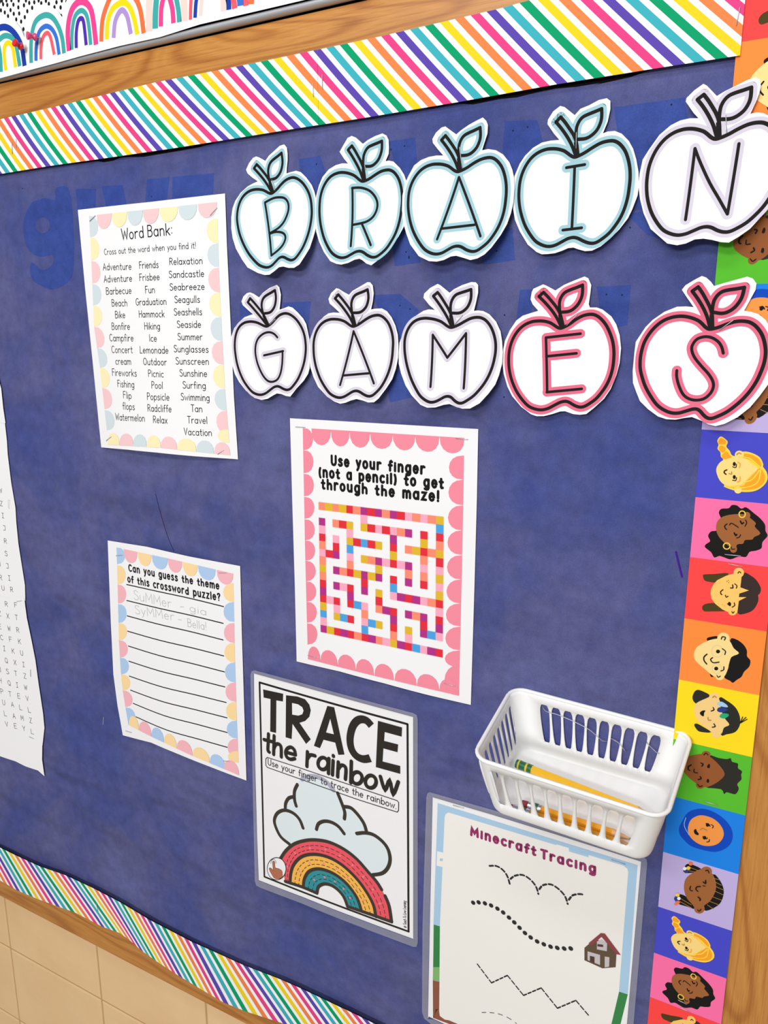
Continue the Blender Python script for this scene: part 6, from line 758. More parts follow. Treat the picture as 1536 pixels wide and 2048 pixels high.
0.8),('C','fk',[(547,541),(545,557),(537,572),(526,580),(514,580),(505,572),(500,558),(502,542),(510,527),(521,519),(533,518),(543,526)]),('S','fk',[(500,
538),(547,560),(560,536)],0.8),('S','fk',[(588,555),(587,589),(558,610)],0.8),('C','fk',[(378,475),(402,442),(420,479),(445,509),(437,536),(394,528)]),
('S','f_tn',[(462,434),(489,398),(543,414)],0.9)],'lilac':[('C','f_bk',[(299,191),(316,112),(374,69),(521,97),(474,171),(356,239),(294,237)]),('C','f_bk',
[(223,759),(263,659),(357,657),(473,756),(486,829),(401,829),(252,831)]),('C','f_bk',[(682,127),(777,199),(837,335),(834,498),(783,642),(644,795),(608,
718),(643,396)]),('C','f_b1',[(664,88),(657,135),(633,177),(598,204),(560,207),(531,186),(518,147),(524,100),(548,58),(584,32),(622,29),(651,49)]),('C',
'f_b1',[(621,764),(615,812),(593,855),(559,882),(524,885),(497,864),(484,824),(490,776),(512,732),(546,706),(581,703),(608,724)]),('C','f_b1',[(321,490),
(334,351),(402,231),(514,104),(603,78),(683,137),(731,268),(732,419),(678,606),(608,718),(585,811),(509,823),(458,763),(383,691),(342,605)]),('S','f_tn',
[(687,195),(761,185)],0.5),('S','f_tn',[(714,245),(801,269)],0.5),('S','f_tn',[(730,319),(830,338)],0.5),('S','f_tn',[(726,402),(840,424)],0.5),('S','f_tn',
[(705,512),(826,522)],0.5),('S','f_tn',[(675,607),(796,616)],0.5),('S','f_tn',[(651,679),(729,717)],0.5),('S','f_tn',[(347,120),(502,139)],0.5),('S','f_tn',
[(338,195),(444,177)],0.5),('S','f_tn',[(267,709),(443,769)],0.5),('S','f_tn',[(287,774),(447,819)],0.5),('C','f_or2',[(408,45),(405,63),(396,78),(383,
88),(370,89),(359,81),(354,67),(356,50),(365,34),(378,25),(392,24),(403,31)]),('C','f_gd',[(384,132),(381,149),(372,165),(359,175),(345,176),(335,168),
(330,154),(332,136),(341,121),(354,111),(368,110),(379,118)]),('C','f_wh',[(334,162),(331,179),(324,195),(312,204),(300,204),(290,196),(285,182),(288,164),
(295,149),(307,140),(319,140),(329,148)]),('C','f_nv',[(358,203),(356,219),(347,233),(333,242),(320,244),(309,238),(304,225),(307,210),(316,196),(329,187),
(343,185),(354,191)]),('C','f_gd',[(276,658),(273,675),(264,690),(250,700),(236,702),(225,695),(221,681),(223,664),(232,649),(246,639),(260,637),(271,644)]),
('C','f_nv',[(262,732),(260,754),(251,773),(238,785),(224,785),(212,775),(207,756),(209,734),(218,715),(232,704),(246,703),(257,714)]),('C','f_wh',[(294,
713),(292,729),(284,744),(273,753),(261,753),(252,746),(248,732),(250,716),(257,701),(269,692),(280,691),(289,699)]),('C','f_or2',[(290,785),(287,801),
(278,816),(264,825),(250,828),(239,822),(235,809),(237,793),(247,778),(260,769),(274,767),(285,773)]),('C','f_or2',[(258,832),(256,844),(249,854),(239,
862),(228,864),(219,860),(216,851),(218,839),(225,828),(236,821),(246,819),(255,823)]),('S','fk',[(568,305),(599,313),(595,264)],1.2),('S','fk',[(568,366),
(598,364)],0.7),('S','fk',[(521,591),(550,609),(548,641)],1.2),('S','fk',[(410,442),(402,493),(419,515),(439,512)],0.9),('S','fk',[(537,395),(493,418),
(481,464),(511,492)],1),('S','fk',[(582,97),(610,76),(628,115)],0.8),('S','fk',[(531,814),(555,828),(575,784)],0.8)]}
CELLZ = [263,206.1,149,92,35.7,-20.7,-77.1,-133.2,-184.8,-239.1,-295.7,-352.7,-408.6,-467,-525.5,-576.4,-626.7,-682,-738,-794]

# ------------------------------------------------------------------ helpers
def W(X, Z, h): return Vector((X / 1000, -h / 1000, Z / 1000 + EYE))
def tag(o, label=None, cat=None, group=None, kind=None):
    if label: o['label'] = label
    if cat: o['category'] = cat
    if group: o['group'] = group
    if kind: o['kind'] = kind
    return o
def thing(name, at, label, cat, group=None):
    o = bpy.data.objects.new(name, None); COL.objects.link(o); o.location = W(*at); o.empty_display_size = 0.02
    return tag(o, label, cat, group)
def mesh_obj(name, verts, faces, mats, mi=None, parent=None, origin=None, smooth=False, sharp=None):
    """verts in world metres; linked as one mesh object, under parent if given"""
    org = Vector(parent.location) if parent and not origin else (origin or Vector((0, 0, 0)))
    if parent and parent.parent: org = Vector(parent.parent.location)
    me = bpy.data.meshes.new(name); me.from_pydata([tuple(v - org) for v in verts], [], faces)
    for m in mats: me.materials.append(m)
    if mi: me.polygons.foreach_set('material_index', mi)
    me.update(); me.validate()
    if smooth:
        me.polygons.foreach_set('use_smooth', [True] * len(me.polygons))
        if sharp: me.set_sharp_from_angle(angle=sharp)
    o = bpy.data.objects.new(name, me); COL.objects.link(o)
    if parent: o.parent = parent
    else: o.location = org
    return o
def catmull(P, n=3, closed=False):
    if len(P) < 3: return list(P)
    out = []; N = len(P)
    for i in range(N if closed else N - 1):
        p0 = P[(i - 1) % N] if closed or i > 0 else P[0]; p1 = P[i]; p2 = P[(i + 1) % N]; p3 = P[(i + 2) % N] if closed or i + 2 < N else P[-1]
        for k in range(n):
            t = k / n; t2 = t * t; t3 = t2 * t
            out.append(tuple(0.5 * (2 * p1[j] + (p2[j] - p0[j]) * t + (2 * p0[j] - 5 * p1[j] + 4 * p2[j] - p3[j]) * t2 + (3 * p1[j] - p0[j] - 3 * p2[j] + p3[j]) * t3) for j in (0, 1)))
    if not closed: out.append(tuple(P[-1]))
    return out
class Print:
    """flat shapes laid on a (possibly curling) paper surface, one mesh with several inks"""
    def __init__(self, surf, lift=0.12, step=0.05):
        self.gloss = surf in ('trace', 'mine'); self.surf = surf; self.lift = lift; self.step = step; self.V = []; self.F = []; self.mi = []; self.mats = []; self.curved = SURF[surf][0] != 'c'; self.lay = 0
    def m(self, key):
        k = M(key + '_gloss' if self.gloss else key) if isinstance(key, str) else key
        if k not in self.mats: self.mats.append(k)
        return self.mats.index(k)
    def put(self, pts, faces, mi, dh=0.0):
        b = len(self.V)
        for X, Z in pts: self.V.append(W(X, Z, height(self.surf, X, Z) + self.lift + self.lay * self.step + dh))
        for f in faces: self.F.append([b + i for i in f]); self.mi.append(mi)
    def up(self): self.lay += 1
    def poly(self, key, P, smooth=False, cut=7.0):
        if smooth: P = catmull(P, 3, True)
        mi = self.m(key)
        tri = tessellate_polygon([[Vector((x, z, 0)) for x, z in P]])
        xs = [p[0] for p in P]; zs = [p[1] for p in P]
        def area2(t): (a, b), (c, d), (e, f) = (P[i] for i in t); return (c - a) * (f - b) - (e - a) * (d - b)
        tri = [t if area2(t) > 0 else t[::-1] for t in tri if abs(area2(t)) > 1e-6]
        if not self.curved or max(max(xs) - min(xs), max(zs) - min(zs)) < cut * 1.2:
            self.put(P, tri, mi); return
        bm = bmesh.new(); vs = [bm.verts.new((x, 0, z)) for x, z in P]
        for t in tri:
            try: bm.faces.new([vs[i] for i in t])
            except ValueError: pass
        for ax, lo, hi in ((0, min(xs), max(xs)), (2, min(zs), max(zs))):
            k = math.floor(lo / cut) + 1
            while k * cut < hi:
                co = [0, 0, 0]; no = [0, 0, 0]; co[ax] = k * cut; no[ax] = 1
                bmesh.ops.bisect_plane(bm, geom=bm.verts[:] + bm.edges[:] + bm.faces[:], dist=1e-5, plane_co=co, plane_no=no); k += 1
        bm.verts.index_update()
        pts = [(v.co.x, v.co.z) for v in bm.verts]; fs = [[v.index for v in f.verts] for f in bm.faces]
        bm.free(); self.put(pts, fs, mi)
    def stroke(self, key, P, w, smooth=True, cap=True, maxseg=6.0):
        if smooth: P = catmull(P, 4, P[0] == P[-1] and len(P) > 3) if not (P[0] == P[-1] and len(P) > 3) else catmull(P[:-1], 4, True) + [catmull(P[:-1], 4, True)[0]]
        Q = [P[0]]
        for a, b in zip(P, P[1:]):
            d = math.hypot(b[0] - a[0], b[1] - a[1])
            if d < 1e-4: continue
            n = max(1, math.ceil(d / maxseg)) if self.curved else 1
            Q += [(a[0] + (b[0] - a[0]) * k / n, a[1] + (b[1] - a[1]) * k / n) for k in range(1, n + 1)]
        if len(Q) < 2: Q.append((Q[0][0] + 0.01, Q[0][1]))
        r = w / 2; mi = self.m(key); pts = []; closed = math.hypot(Q[0][0] - Q[-1][0], Q[0][1] - Q[-1][1]) < 1e-6
        nQ = len(Q)
        for i in range(nQ):
            a = Q[i - 1] if i > 0 else (Q[-2] if closed else Q[0]); c = Q[i + 1] if i < nQ - 1 else (Q[1] if closed else Q[-1]); b = Q[i]
            def un(p, q):
                d = math.hypot(q[0] - p[0], q[1] - p[1]); return ((q[0] - p[0]) / d, (q[1] - p[1]) / d) if d > 1e-9 else None
            u, v = un(a, b), un(b, c); u = u or v; v = v or u
            nx, nz = -(u[1] + v[1]), u[0] + v[0]; l = math.hypot(nx, nz)
            if l < 1e-6: nx, nz, l = -u[1], u[0], 1
            nx /= l; nz /= l; k = min(1 / max(nx * -u[1] + nz * u[0], 0.45), 1.8)
            pts += [(b[0] + nx * r * k, b[1] + nz * r * k), (b[0] - nx * r * k, b[1] - nz * r * k)]
        fs = [[2 * i, 2 * i + 1, 2 * i + 3, 2 * i + 2] for i in range(nQ - 1)]
        if cap and not closed:
            for (p, q) in ((Q[0], Q[1]), (Q[-1], Q[-2])):
                a0 = math.atan2(q[1] - p[1], q[0] - p[0]) + math.pi / 2; b = len(pts); n = 6 if w < 3 else 10
                pts += [(p[0] + r * math.cos(a0 + math.pi * k / n), p[1] + r * math.sin(a0 + math.pi * k / n)) for k in range(n + 1)]
                fs.append(list(range(b, b + n + 1)))
        self.put(pts, fs, mi)
    def text(self, key, t, w, gap=.1, xh=1.0):
        s, xl, zl, xr, zr, cap = t
        strokes, tot = layout(s, gap, xh); dx, dz = (xr - xl) / tot, (zr - zl) / tot; d = math.hypot(xr - xl, zr - zl); ux, uz = -(zr - zl) / d, (xr - xl) / d
        for st in strokes:
            P = [(xl + dx * x + ux * cap * y, zl + dz * x + uz * cap * y) for x, y in st]
            self.stroke(key, P, w, smooth=False)
    def items(self, lst, unit, f=lambda p: p):
        for it in lst:
            if it[0] == 'S': self.stroke(it[1], [f(p) for p in it[2]], it[3] * unit)
            else: self.poly(it[1], [f(p) for p in it[2]], it[0] == 'C')
            self.up()
    def build(self, name, parent=None, label=None):
        o = mesh_obj(name, self.V, self.F, self.mats, self.mi, parent)
        if label: o['label'] = label
        return o

# single-stroke handwriting font; cap height 1, pen strokes as point lists
def arc(cx, cy, rx, ry, a0, a1, n=10):
    return [(cx + rx * math.cos(math.radians(a0 + (a1 - a0) * k / n)), cy + ry * math.sin(math.radians(a0 + (a1 - a0) * k / n))) for k in range(n + 1)]
def bowl(cx=.24, cy=.3, rx=.2, ry=.3): return arc(cx, cy, rx, ry, 0, 360, 14)
G = {
 'a': (.5, [bowl(), [(.44, .6), (.44, 0)]]), 'b': (.48, [[(.05, 1), (.05, 0)], bowl(.25)]), 'c': (.42, [arc(.25, .3, .21, .3, 50, 310)]),
 'd': (.5, [bowl(), [(.44, 1), (.44, 0)]]), 'e': (.46, [[(.04, .32), (.42, .32)] + arc(.23, .3, .19, .3, 5, 320, 14)]), 'f': (.32, [[(.32, .93), (.24, 1), (.15, .92), (.14, .8), (.14, 0)], [(.02, .56), (.3, .56)]]),
 'g': (.5, [bowl(), [(.44, .6), (.44, -.12), (.38, -.25), (.24, -.3), (.08, -.24)]]), 'h': (.48, [[(.05, 1), (.05, 0)], [(.05, .4), (.13, .56), (.25, .61), (.37, .55), (.42, .4), (.42, 0)]]),
 'i': (.12, [[(.06, .6), (.06, 0)], [(.06, .8), (.06, .82)]]), 'j': (.2, [[(.14, .6), (.14, -.2), (.04, -.28)], [(.14, .8), (.14, .82)]]), 'k': (.42, [[(.05, 1), (.05, 0)], [(.38, .58), (.06, .24)], [(.15, .32), (.4, 0)]]),
 'l': (.12, [[(.06, 1), (.06, 0)]]), 'm': (.72, [[(.05, .6), (.05, 0)], [(.05, .4), (.12, .56), (.21, .61), (.31, .55), (.36, .4), (.36, 0)], [(.36, .4), (.43, .56), (.52, .61), (.61, .55), (.67, .4), (.67, 0)]]),
 'n': (.48, [[(.05, .6), (.05, 0)], [(.05, .4), (.13, .56), (.25, .61), (.37, .55), (.42, .4), (.42, 0)]]), 'o': (.48, [bowl()]), 'p': (.48, [[(.05, .6), (.05, -.3)], bowl(.25)]), 'q': (.5, [bowl(), [(.44, .6), (.44, -.3)]]),
 'r': (.36, [[(.05, .6), (.05, 0)], [(.05, .38), (.13, .54), (.23, .61), (.34, .57)]]), 's': (.4, [[(.35, .52), (.27, .6), (.15, .6), (.07, .5), (.11, .38), (.23, .31), (.34, .22), (.36, .1), (.27, .01), (.13, 0), (.04, .08)]]),
 't': (.34, [[(.15, .9), (.15, .1), (.2, .01), (.3, .02)], [(.02, .6), (.3, .6)]]), 'u': (.48, [[(.05, .6), (.05, .2), (.12, .04), (.24, 0), (.36, .06), (.42, .2)], [(.42, .6), (.42, 0)]]), 'v': (.42, [[(.03, .6), (.21, 0), (.39, .6)]]),
 'w': (.62, [[(.03, .6), (.17, 0), (.31, .5), (.45, 0), (.59, .6)]]), 'x': (.42, [[(.04, .6), (.38, 0)], [(.38, .6), (.04, 0)]]), 'y': (.44, [[(.03, .6), (.22, .04)], [(.41, .6), (.2, -.08), (.1, -.3)]]), 'z': (.42, [[(.05, .6), (.37, .6), (.05, 0), (.38, 0)]]),
 'A': (.56, [[(.03, 0), (.28, 1), (.53, 0)], [(.12, .34), (.44, .34)]]), 'B': (.52, [[(.05, 0), (.05, 1)], [(.05, 1)] + arc(.24, .77, .2, .23, 90, -90) + [(.05, .54)], [(.05, .54)] + arc(.26, .27, .22, .27, 90, -90) + [(.05, 0)]]),
 'C': (.54, [arc(.31, .5, .27, .5, 48, 312, 14)]), 'D': (.56, [[(.05, 0), (.05, 1)], [(.05, 1)] + arc(.2, .5, .32, .5, 80, -80, 12) + [(.05, 0)]]), 'E': (.46, [[(.42, 1), (.05, 1), (.05, 0), (.43, 0)], [(.05, .52), (.37, .52)]]), 'F': (.44, [[(.42, 1), (.05, 1), (.05, 0)], [(.05, .54), (.36, .54)]]),
 'G': (.58, [arc(.31, .5, .27, .5, 50, 345, 14) + [(.57, .46), (.34, .46)]]), 'H': (.54, [[(.05, 1), (.05, 0)], [(.49, 1), (.49, 0)], [(.05, .52), (.49, .52)]]), 'I': (.14, [[(.07, 1), (.07, 0)]]), 'J': (.34, [[(.05, 1), (.28, 1), (.28, .15), (.2, .02), (.05, .04)]]), 'K': (.5, [[(.05, 1), (.05, 0)], [(.46, 1), (.06, .42)], [(.17, .56), (.47, 0)]]),
 'L': (.42, [[(.05, 1), (.05, 0), (.4, 0)]]), 'M': (.68, [[(.04, 0), (.07, 1), (.34, .3), (.61, 1), (.64, 0)]]), 'N': (.54, [[(.05, 0), (.05, 1), (.49, 0), (.49, 1)]]), 'O': (.6, [arc(.3, .5, .26, .5, 0, 360, 18)]), 'P': (.48, [[(.05, 0), (.05, 1)], [(.05, 1)] + arc(.22, .74, .23, .26, 85, -85) + [(.05, .48)]]), 'Q': (.6, [arc(.3, .5, .26, .5, 0, 360, 18), [(.36, .24), (.56, -.06)]]),
 'R': (.52, [[(.05, 0), (.05, 1)], [(.05, 1)] + arc(.22, .75, .23, .25, 85, -85) + [(.05, .5)], [(.2, .5), (.48, 0)]]), 'S': (.48, [[(.43, .86), (.33, .98), (.18, .99), (.07, .88), (.07, .7), (.18, .58), (.33, .48), (.44, .36), (.44, .14), (.33, .01), (.16, 0), (.04, .12)]]), 'T': (.5, [[(.02, 1), (.48, 1)], [(.25, 1), (.25, 0)]]),
 'U': (.54, [[(.05, 1), (.05, .26), (.14, .05), (.27, 0), (.4, .05), (.49, .26), (.49, 1)]]), 'V': (.52, [[(.03, 1), (.26, 0), (.49, 1)]]), 'W': (.74, [[(.03, 1), (.19, 0), (.37, .8), (.55, 0), (.71, 1)]]), 'X': (.5, [[(.04, 1), (.46, 0)], [(.46, 1), (.04, 0)]]), 'Y': (.5, [[(.03, 1), (.25, .48), (.47, 1)], [(.25, .48), (.25, 0)]]), 'Z': (.5, [[(.05, 1), (.45, 1), (.05, 0), (.46, 0)]]),
 ':': (.14, [[(.07, .14), (.07, .16)], [(.07, .58), (.07, .6)]]), '!': (.14, [[(.07, 1), (.07, .3)], [(.07, .02), (.07, .04)]]), '?': (.44, [[(.05, .8), (.1, .95), (.22, 1), (.34, .94), (.38, .78), (.3, .62), (.21, .5), (.21, .3)], [(.21, .02), (.21, .04)]]), '.': (.12, [[(.06, .01), (.06, .03)]]),
 '(': (.22, [arc(.28, .42, .2, .62, 125, 235, 6)]), ')': (.22, [arc(-.06, .42, .2, .62, 55, -55, 6)]), '-': (.4, [[(.05, .34), (.35, .34)]]), '©': (.8, [arc(.4, .4, .36, .4, 0, 360, 16), arc(.4, .4, .16, .2, 50, 310, 8)]), ' ': (.3, []),
}
def layout(s, gap=.1, xh=1.0):
    x = 0; out = []
    for ch in s:
        w, st = G[ch]; k = xh if ch in 'acegmnopqrsuvwxyz' else 1.0; out += [[(x + px, py * k if py > 0 else py) for px, py in p] for p in st]; x += w + gap
    return out, x - gap
def paper(surf, P, name, root, key='paper', lift=0.0):
    p = Print(surf, lift); p.poly(key, P); return p.build(name, root)
def centre(P):
    return (min(p[0] for p in P) + max(p[0] for p in P)) / 2, min(p[1] for p in P)
def box(name, x0, x1, z0, z1, h0, h1, m, parent=None, bevel=0.0):
    bm = bmesh.new(); bmesh.ops.create_cube(bm, size=1)
    c = (W(x0, z0, h0) + W(x1, z1, h1)) / 2; s = W(x1, z1, h1) - W(x0, z0, h0)
    for v in bm.verts: v.co = Vector((v.co.x * abs(s.x), v.co.y * abs(s.y), v.co.z * abs(s.z))) + c
    if bevel: bmesh.ops.bevel(bm, geom=bm.edges[:], offset=bevel / 1000, segments=3, affect='EDGES', profile=0.5)
    bmesh.ops.recalc_face_normals(bm, faces=bm.faces[:]); bm.verts.index_update()
    V = [v.co.copy() for v in bm.verts]; Fs = [[v.index for v in f.verts] for f in bm.faces]; bm.free()
    return mesh_obj(name, V, Fs, [m], None, parent, None if parent else c, smooth=bevel > 0, sharp=0.6)
def tube_geo(P, r, n=6, closed=False):
    """sweep a circle of radius r (m) along world points"""
    V = []; Fs = []; N = len(P)
    ref = Vector((0, 1, 0)) if abs((P[1] - P[0]).normalized().y) < 0.9 else Vector((1, 0, 0))
    for i, p in enumerate(P):
        t = ((P[(i + 1) % N] if closed or i < N - 1 else p) - (P[i - 1] if closed or i > 0 else p)).normalized()
        a = t.cross(ref).normalized(); b = t.cross(a).normalized(); rr = r[i] if isinstance(r, (list, tuple)) else r
        V += [p + (a * math.cos(2 * math.pi * k / n) + b * math.sin(2 * math.pi * k / n)) * rr for k in range(n)]
    for i in range(N if closed else N - 1):
        j = (i + 1) % N
        Fs += [[i * n + k, i * n + (k + 1) % n, j * n + (k + 1) % n, j * n + k] for k in range(n)]
    if not closed: Fs += [list(range(n))[::-1], [(N - 1) * n + k for k in range(n)]]
    return V, Fs

# ------------------------------------------------------------------ setting: block wall, floor
V = []; Fs = []; mi = []
def blk(x0, x1, z0, z1, h, m, bev=0.0):
    b = len(V)
    if not bev:
        V.extend([W(x0, z0, h), W(x1, z0, h), W(x1, z1, h), W(x0, z1, h)]); Fs.append([b, b + 1, b + 2, b + 3]); mi.append(m); return
    rings = [(0, h - 2.0), (bev * .35, h - .6), (bev, h)]
    for d, hh in rings: V.extend([W(x0 + d, z0 + d, hh), W(x1 - d, z0 + d, hh), W(x1 - d, z1 - d, hh), W(x0 + d, z1 - d, hh)])
    for k in range(2):
        for e in range(4): Fs.append([b + 4 * k + e, b + 4 * k + (e + 1) % 4, b + 4 * k + 4 + (e + 1) % 4, b + 4 * k + 4 + e]); mi.append(m)
    Fs.append([b + 8 + e for e in range(4)]); mi.append(m)
blk(-2400, 1200, -1650, 1150, -19.6, 1)
px = [-679 - 222.5 * k for k in range(-9, 8)]
pz = [-1041 - 150 * k for k in range(-15, 5)]
for x in px:
    for z in pz:
        if z + 150 < 1160 and z > -1660: blk(x - 222.5 + 1.2, x - 1.2, z + 1.2, z + 150 - 1.2, -18, 0, 2.6)
tag(mesh_obj('wall_back', V, Fs, [TILE, GROUT], mi), kind='structure')
V = [Vector(p) for p in ((-2.4, .03, 0), (-2.4, -3.4, 0), (1.2, -3.4, 0), (1.2, .03, 0))]
tag(mesh_obj('floor', V, [[0, 1, 2, 3]], [mat('vinyl_floor', (196, 188, 174), 0.35, 0.4)]), kind='structure')

# ------------------------------------------------------------------ the boards
board = thing('bulletin_board', (-600, -916, -18), 'oak framed bulletin board covered in dark blue paper with striped borders', 'bulletin board')
box('backing_panel', -1290, -20, -890, 262, -17, -0.8, DARK, board)
box('top_rail', -1330, 32, 250, 290.5, -18, -0.3, OAK_H, board, 1.5)
box('bottom_rail', -1330, 32, -916, -868, -18, -0.3, OAK_H, board, 1.5)
box('right_rail', -22, 32, -868, 250, -18, -0.3, OAK_V, board, 1.5)
box('left_rail', -1330, -1280, -868, 250, -18, -0.3, OAK_V, board, 1.5)
upper = thing('bulletin_board', (-600, 291, -18), 'upper board with thin grey metal edge and black dotted white paper above the oak rail', 'bulletin board')
V, Fs = tube_geo([W(-1330, 294.6, 1.0), W(32, 296.6, 1.0)], 0.0036, 14)
for v in V: v.y = 0.0 - 0.001 + (v.y + 0.001) * 1.5
mesh_obj('metal_edge', V, Fs, [ALUM], None, upper, smooth=True, sharp=1.0)
box('backing_panel', -1330, 32, 297.5, 700, -17.5, 1.5, DARK, upper)
p = Print('dotted'); p.poly('paper', [(-1320, 303), (20, 303), (20, 690), (-1320, 690)]); p.up()
for X, Z in RAINBOW['dots']: p.poly('ink', [(X + 1.95 * math.cos(a * .63), Z + 2.3 * math.sin(a * .63)) for a in range(10)])
random.seed(4)
for i in range(60):
    for j in range(9):
        X = -820 + i * 13.0 + (j % 2) * 6 + random.uniform(-2, 2); Z = 392 + j * 12 + random.uniform(-2, 2)
        p.poly('ink', [(X + 1.95 * math.cos(a * .63), Z + 2.3 * math.sin(a * .63)) for a in range(10)])
p.build('dotted_paper', upper)

# blue butcher paper, faded round the letters that used to hang on it
p = Print('back', 0)
p.poly(BLUE, [(-1286, -866), (-23, -866), (-23, 196)] + BLUE_TOP[::-1] + [(-1286, BLUE_TOP[0][1])])
blue = thing('backing_paper', (-674, -845, 0), 'dark blue faded paper covering the framed board behind everything', 'paper')
p.build('paper_sheet', blue)
for i, g in enumerate(GHOSTS):
    p = Print('back', 0.1, 0.1); p.poly(GHOST, g, i == 0)
    if i == 0: p.up(); p.poly(BLUE, GHOLE, True)
    p.build('unfaded_letter_mark', blue, 'darker blue letter-shaped mark on the faded paper' if i == 0 else None)
for k, P, w, key in PENMARKS:
    p = Print('flat', 0.05); p.stroke(key, P, w); p.build('pen_mark', blue)
for X, Z in PINHOLES:
    p = Print('flat', 0.05); p.poly('hole', [(X + .75 * math.cos(a), Z + .75 * math.sin(a)) for a in (0, 1, 2, 3, 4, 5)]); p.build('pin_hole', blue)

# ------------------------------------------------------------------ striped border strips
SEQ = ['stripe_purple', 'stripe_teal', 'stripe_green', 'stripe_yellow', 'stripe_orange', 'stripe_pink']
def striped(D, surf, cuts, labels, group, hfun, nlo, nhi):
    """cuts: stripe phases (in periods of six stripes) where one strip ends and the next begins"""
    def at(L, x):
        if x <= L[0][0]: i = 0
        elif x >= L[-1][0]: i = len(L) - 2
        else: i = next(k for k in range(len(L) - 1) if L[k][0] <= x <= L[k + 1][0])
        (a, b), (c, d) = L[i], L[i + 1]; t = (x - a) / (c - a); t = max(min(t, 1.3), -1.3) if (x < L[0][0] or x > L[-1][0]) else t
        return b + (d - b) * t
    def phase(L, k):
        i = min(max(int(math.floor(k)), 0), len(L) - 2); return L[i][0] + (L[i + 1][0] - L[i][0]) * (k - i)
    T, B = D['top'], D['bot']
    def edge(k, v):                                   # point of stripe phase k at v = 0 (upper edge) .. 1 (lower edge)
        xt = phase(T, k); xb = phase(B, k + D.get('shift', 0)); zt = at(D['upper'], xt); zb = at(D['lower'], xb)
        return xt + (xb - xt) * v + D.get('bow', 0) * xt * math.sin(math.pi * v), zt + (zb - zt) * v
    NV = 6
    for (k0, k1, cutx0, cutx1), lab in zip(cuts, labels):
        V = []; Fs = []; mi = []; mats = [M('apple_paper')] + [M(s) for s in SEQ]
        kk = math.floor(k0 * 6) / 6; rows = []
        x0, x1 = cutx0, cutx1
        bm = bmesh.new()
        ks = [nlo * 6 + i for i in range((nhi - nlo) * 6)]
        for i in ks:
            for (a, b, m_) in ((0, .58, 1 + i % 6), (.58, 1, 0)):
                for s in range(NV):
                    q = [edge((i + a) / 6, s / NV), edge((i + a) / 6, (s + 1) / NV), edge((i + b) / 6, (s + 1) / NV), edge((i + b) / 6, s / NV)]
                    if max(p_[0] for p_ in q) < x0 - 1 or min(p_[0] for p_ in q) > x1 + 1: continue
                    f = bm.faces.new([bm.verts.new((x, 0, z)) for x, z in q]); f.material_index = m_
        bmesh.ops.remove_doubles(bm, verts=bm.verts[:], dist=0.01)
        for co, no in (((x0, 0, 0), (-1, 0, 0)), ((x1, 0, 0), (1, 0, 0))):
            bmesh.ops.bisect_plane(bm, geom=bm.verts[:] + bm.edges[:] + bm.faces[:], plane_co=co, plane_no=no, clear_outer=True, dist=1e-4)
        bm.verts.index_update()
        off = 0.25 * (labels.index(lab) % 2)
        V = [W(v.co.x, v.co.z, hfun(v.co.x, v.co.z) + off) for v in bm.verts]; Fs = [[v.index for v in f.verts] for f in bm.faces]; mi = [f.material_index for f in bm.faces]
        bm.free()
        xm = (max(x0, -1280) + x1) / 2
        o = mesh_obj('border_strip', V, Fs, mats, mi, None, W(xm, at(D['lower'], xm), 0))
        tag(o, lab, 'border strip', group)
def ext(L, lo, hi):
    L = list(L); return [(lo, L[0][1])] + L + [(hi, L[-1][1])]
def extra(L, n0, n1):
    L = list(L); a = (L[1][0] - L[0][0], 0); b = (L[-1][0] - L[-2][0], 0)
    return [(L[0][0] - a[0] * k, L[0][1]) for k in range(n0, 0, -1)] + L + [(L[-1][0] + b[0] * k, L[-1][1]) for k in range(1, n1 + 1)]
ST_ = dict(STRIPE_TOP, bow=.0016); n0 = 4
ST_['top'] = extra(ST_['top'], n0, 4); ST_['bot'] = extra(ST_['bot'], n0, 3); ST_['upper'] = ext(ST_['upper'], -1300, -60); ST_['lower'] = ext(ST_['lower'], -1300, -60)
jt = [j[0] for j in STRIPE_TOP['joints']]
striped(ST_, 'border_top', [(0, 0, -1280, jt[0]), (0, 0, jt[0], jt[1]), (0, 0, jt[1], jt[2])],
        ['striped paper border strip at the far left end of the top edge', 'striped paper border strip left half of the top edge above the word list', 'striped paper border strip right half of the top edge above the apple letters'],
        'diagonal striped border strips', lambda X, Z: height('border_top', X, Z), 0, 15)
SB_ = dict(STRIPE_BOT)
SB_['top'] = extra(SB_['top'], 3, 6); SB_['bot'] = extra(SB_['bot'], 2, 6); SB_['upper'] = ext(SB_['upper'], -1300, 0); SB_['lower'] = ext(SB_['lower'], -1300, 0)
jb = [j[0] for j in STRIPE_BOT['joints']]
striped(SB_, 'border_bot', [(0, 0, -1280, jb[0]), (0, 0, jb[0], jb[1]), (0, 0, jb[1], -24)],
        ['striped paper border strip at the left end of the bottom edge', 'striped paper border strip in the middle of the bottom edge, curling at its left joint', 'striped paper border strip at the right of the bottom edge near the picture bottom'],
        'diagonal striped border strips', lambda X, Z: height('border_bot', X, Z), 0, 15)

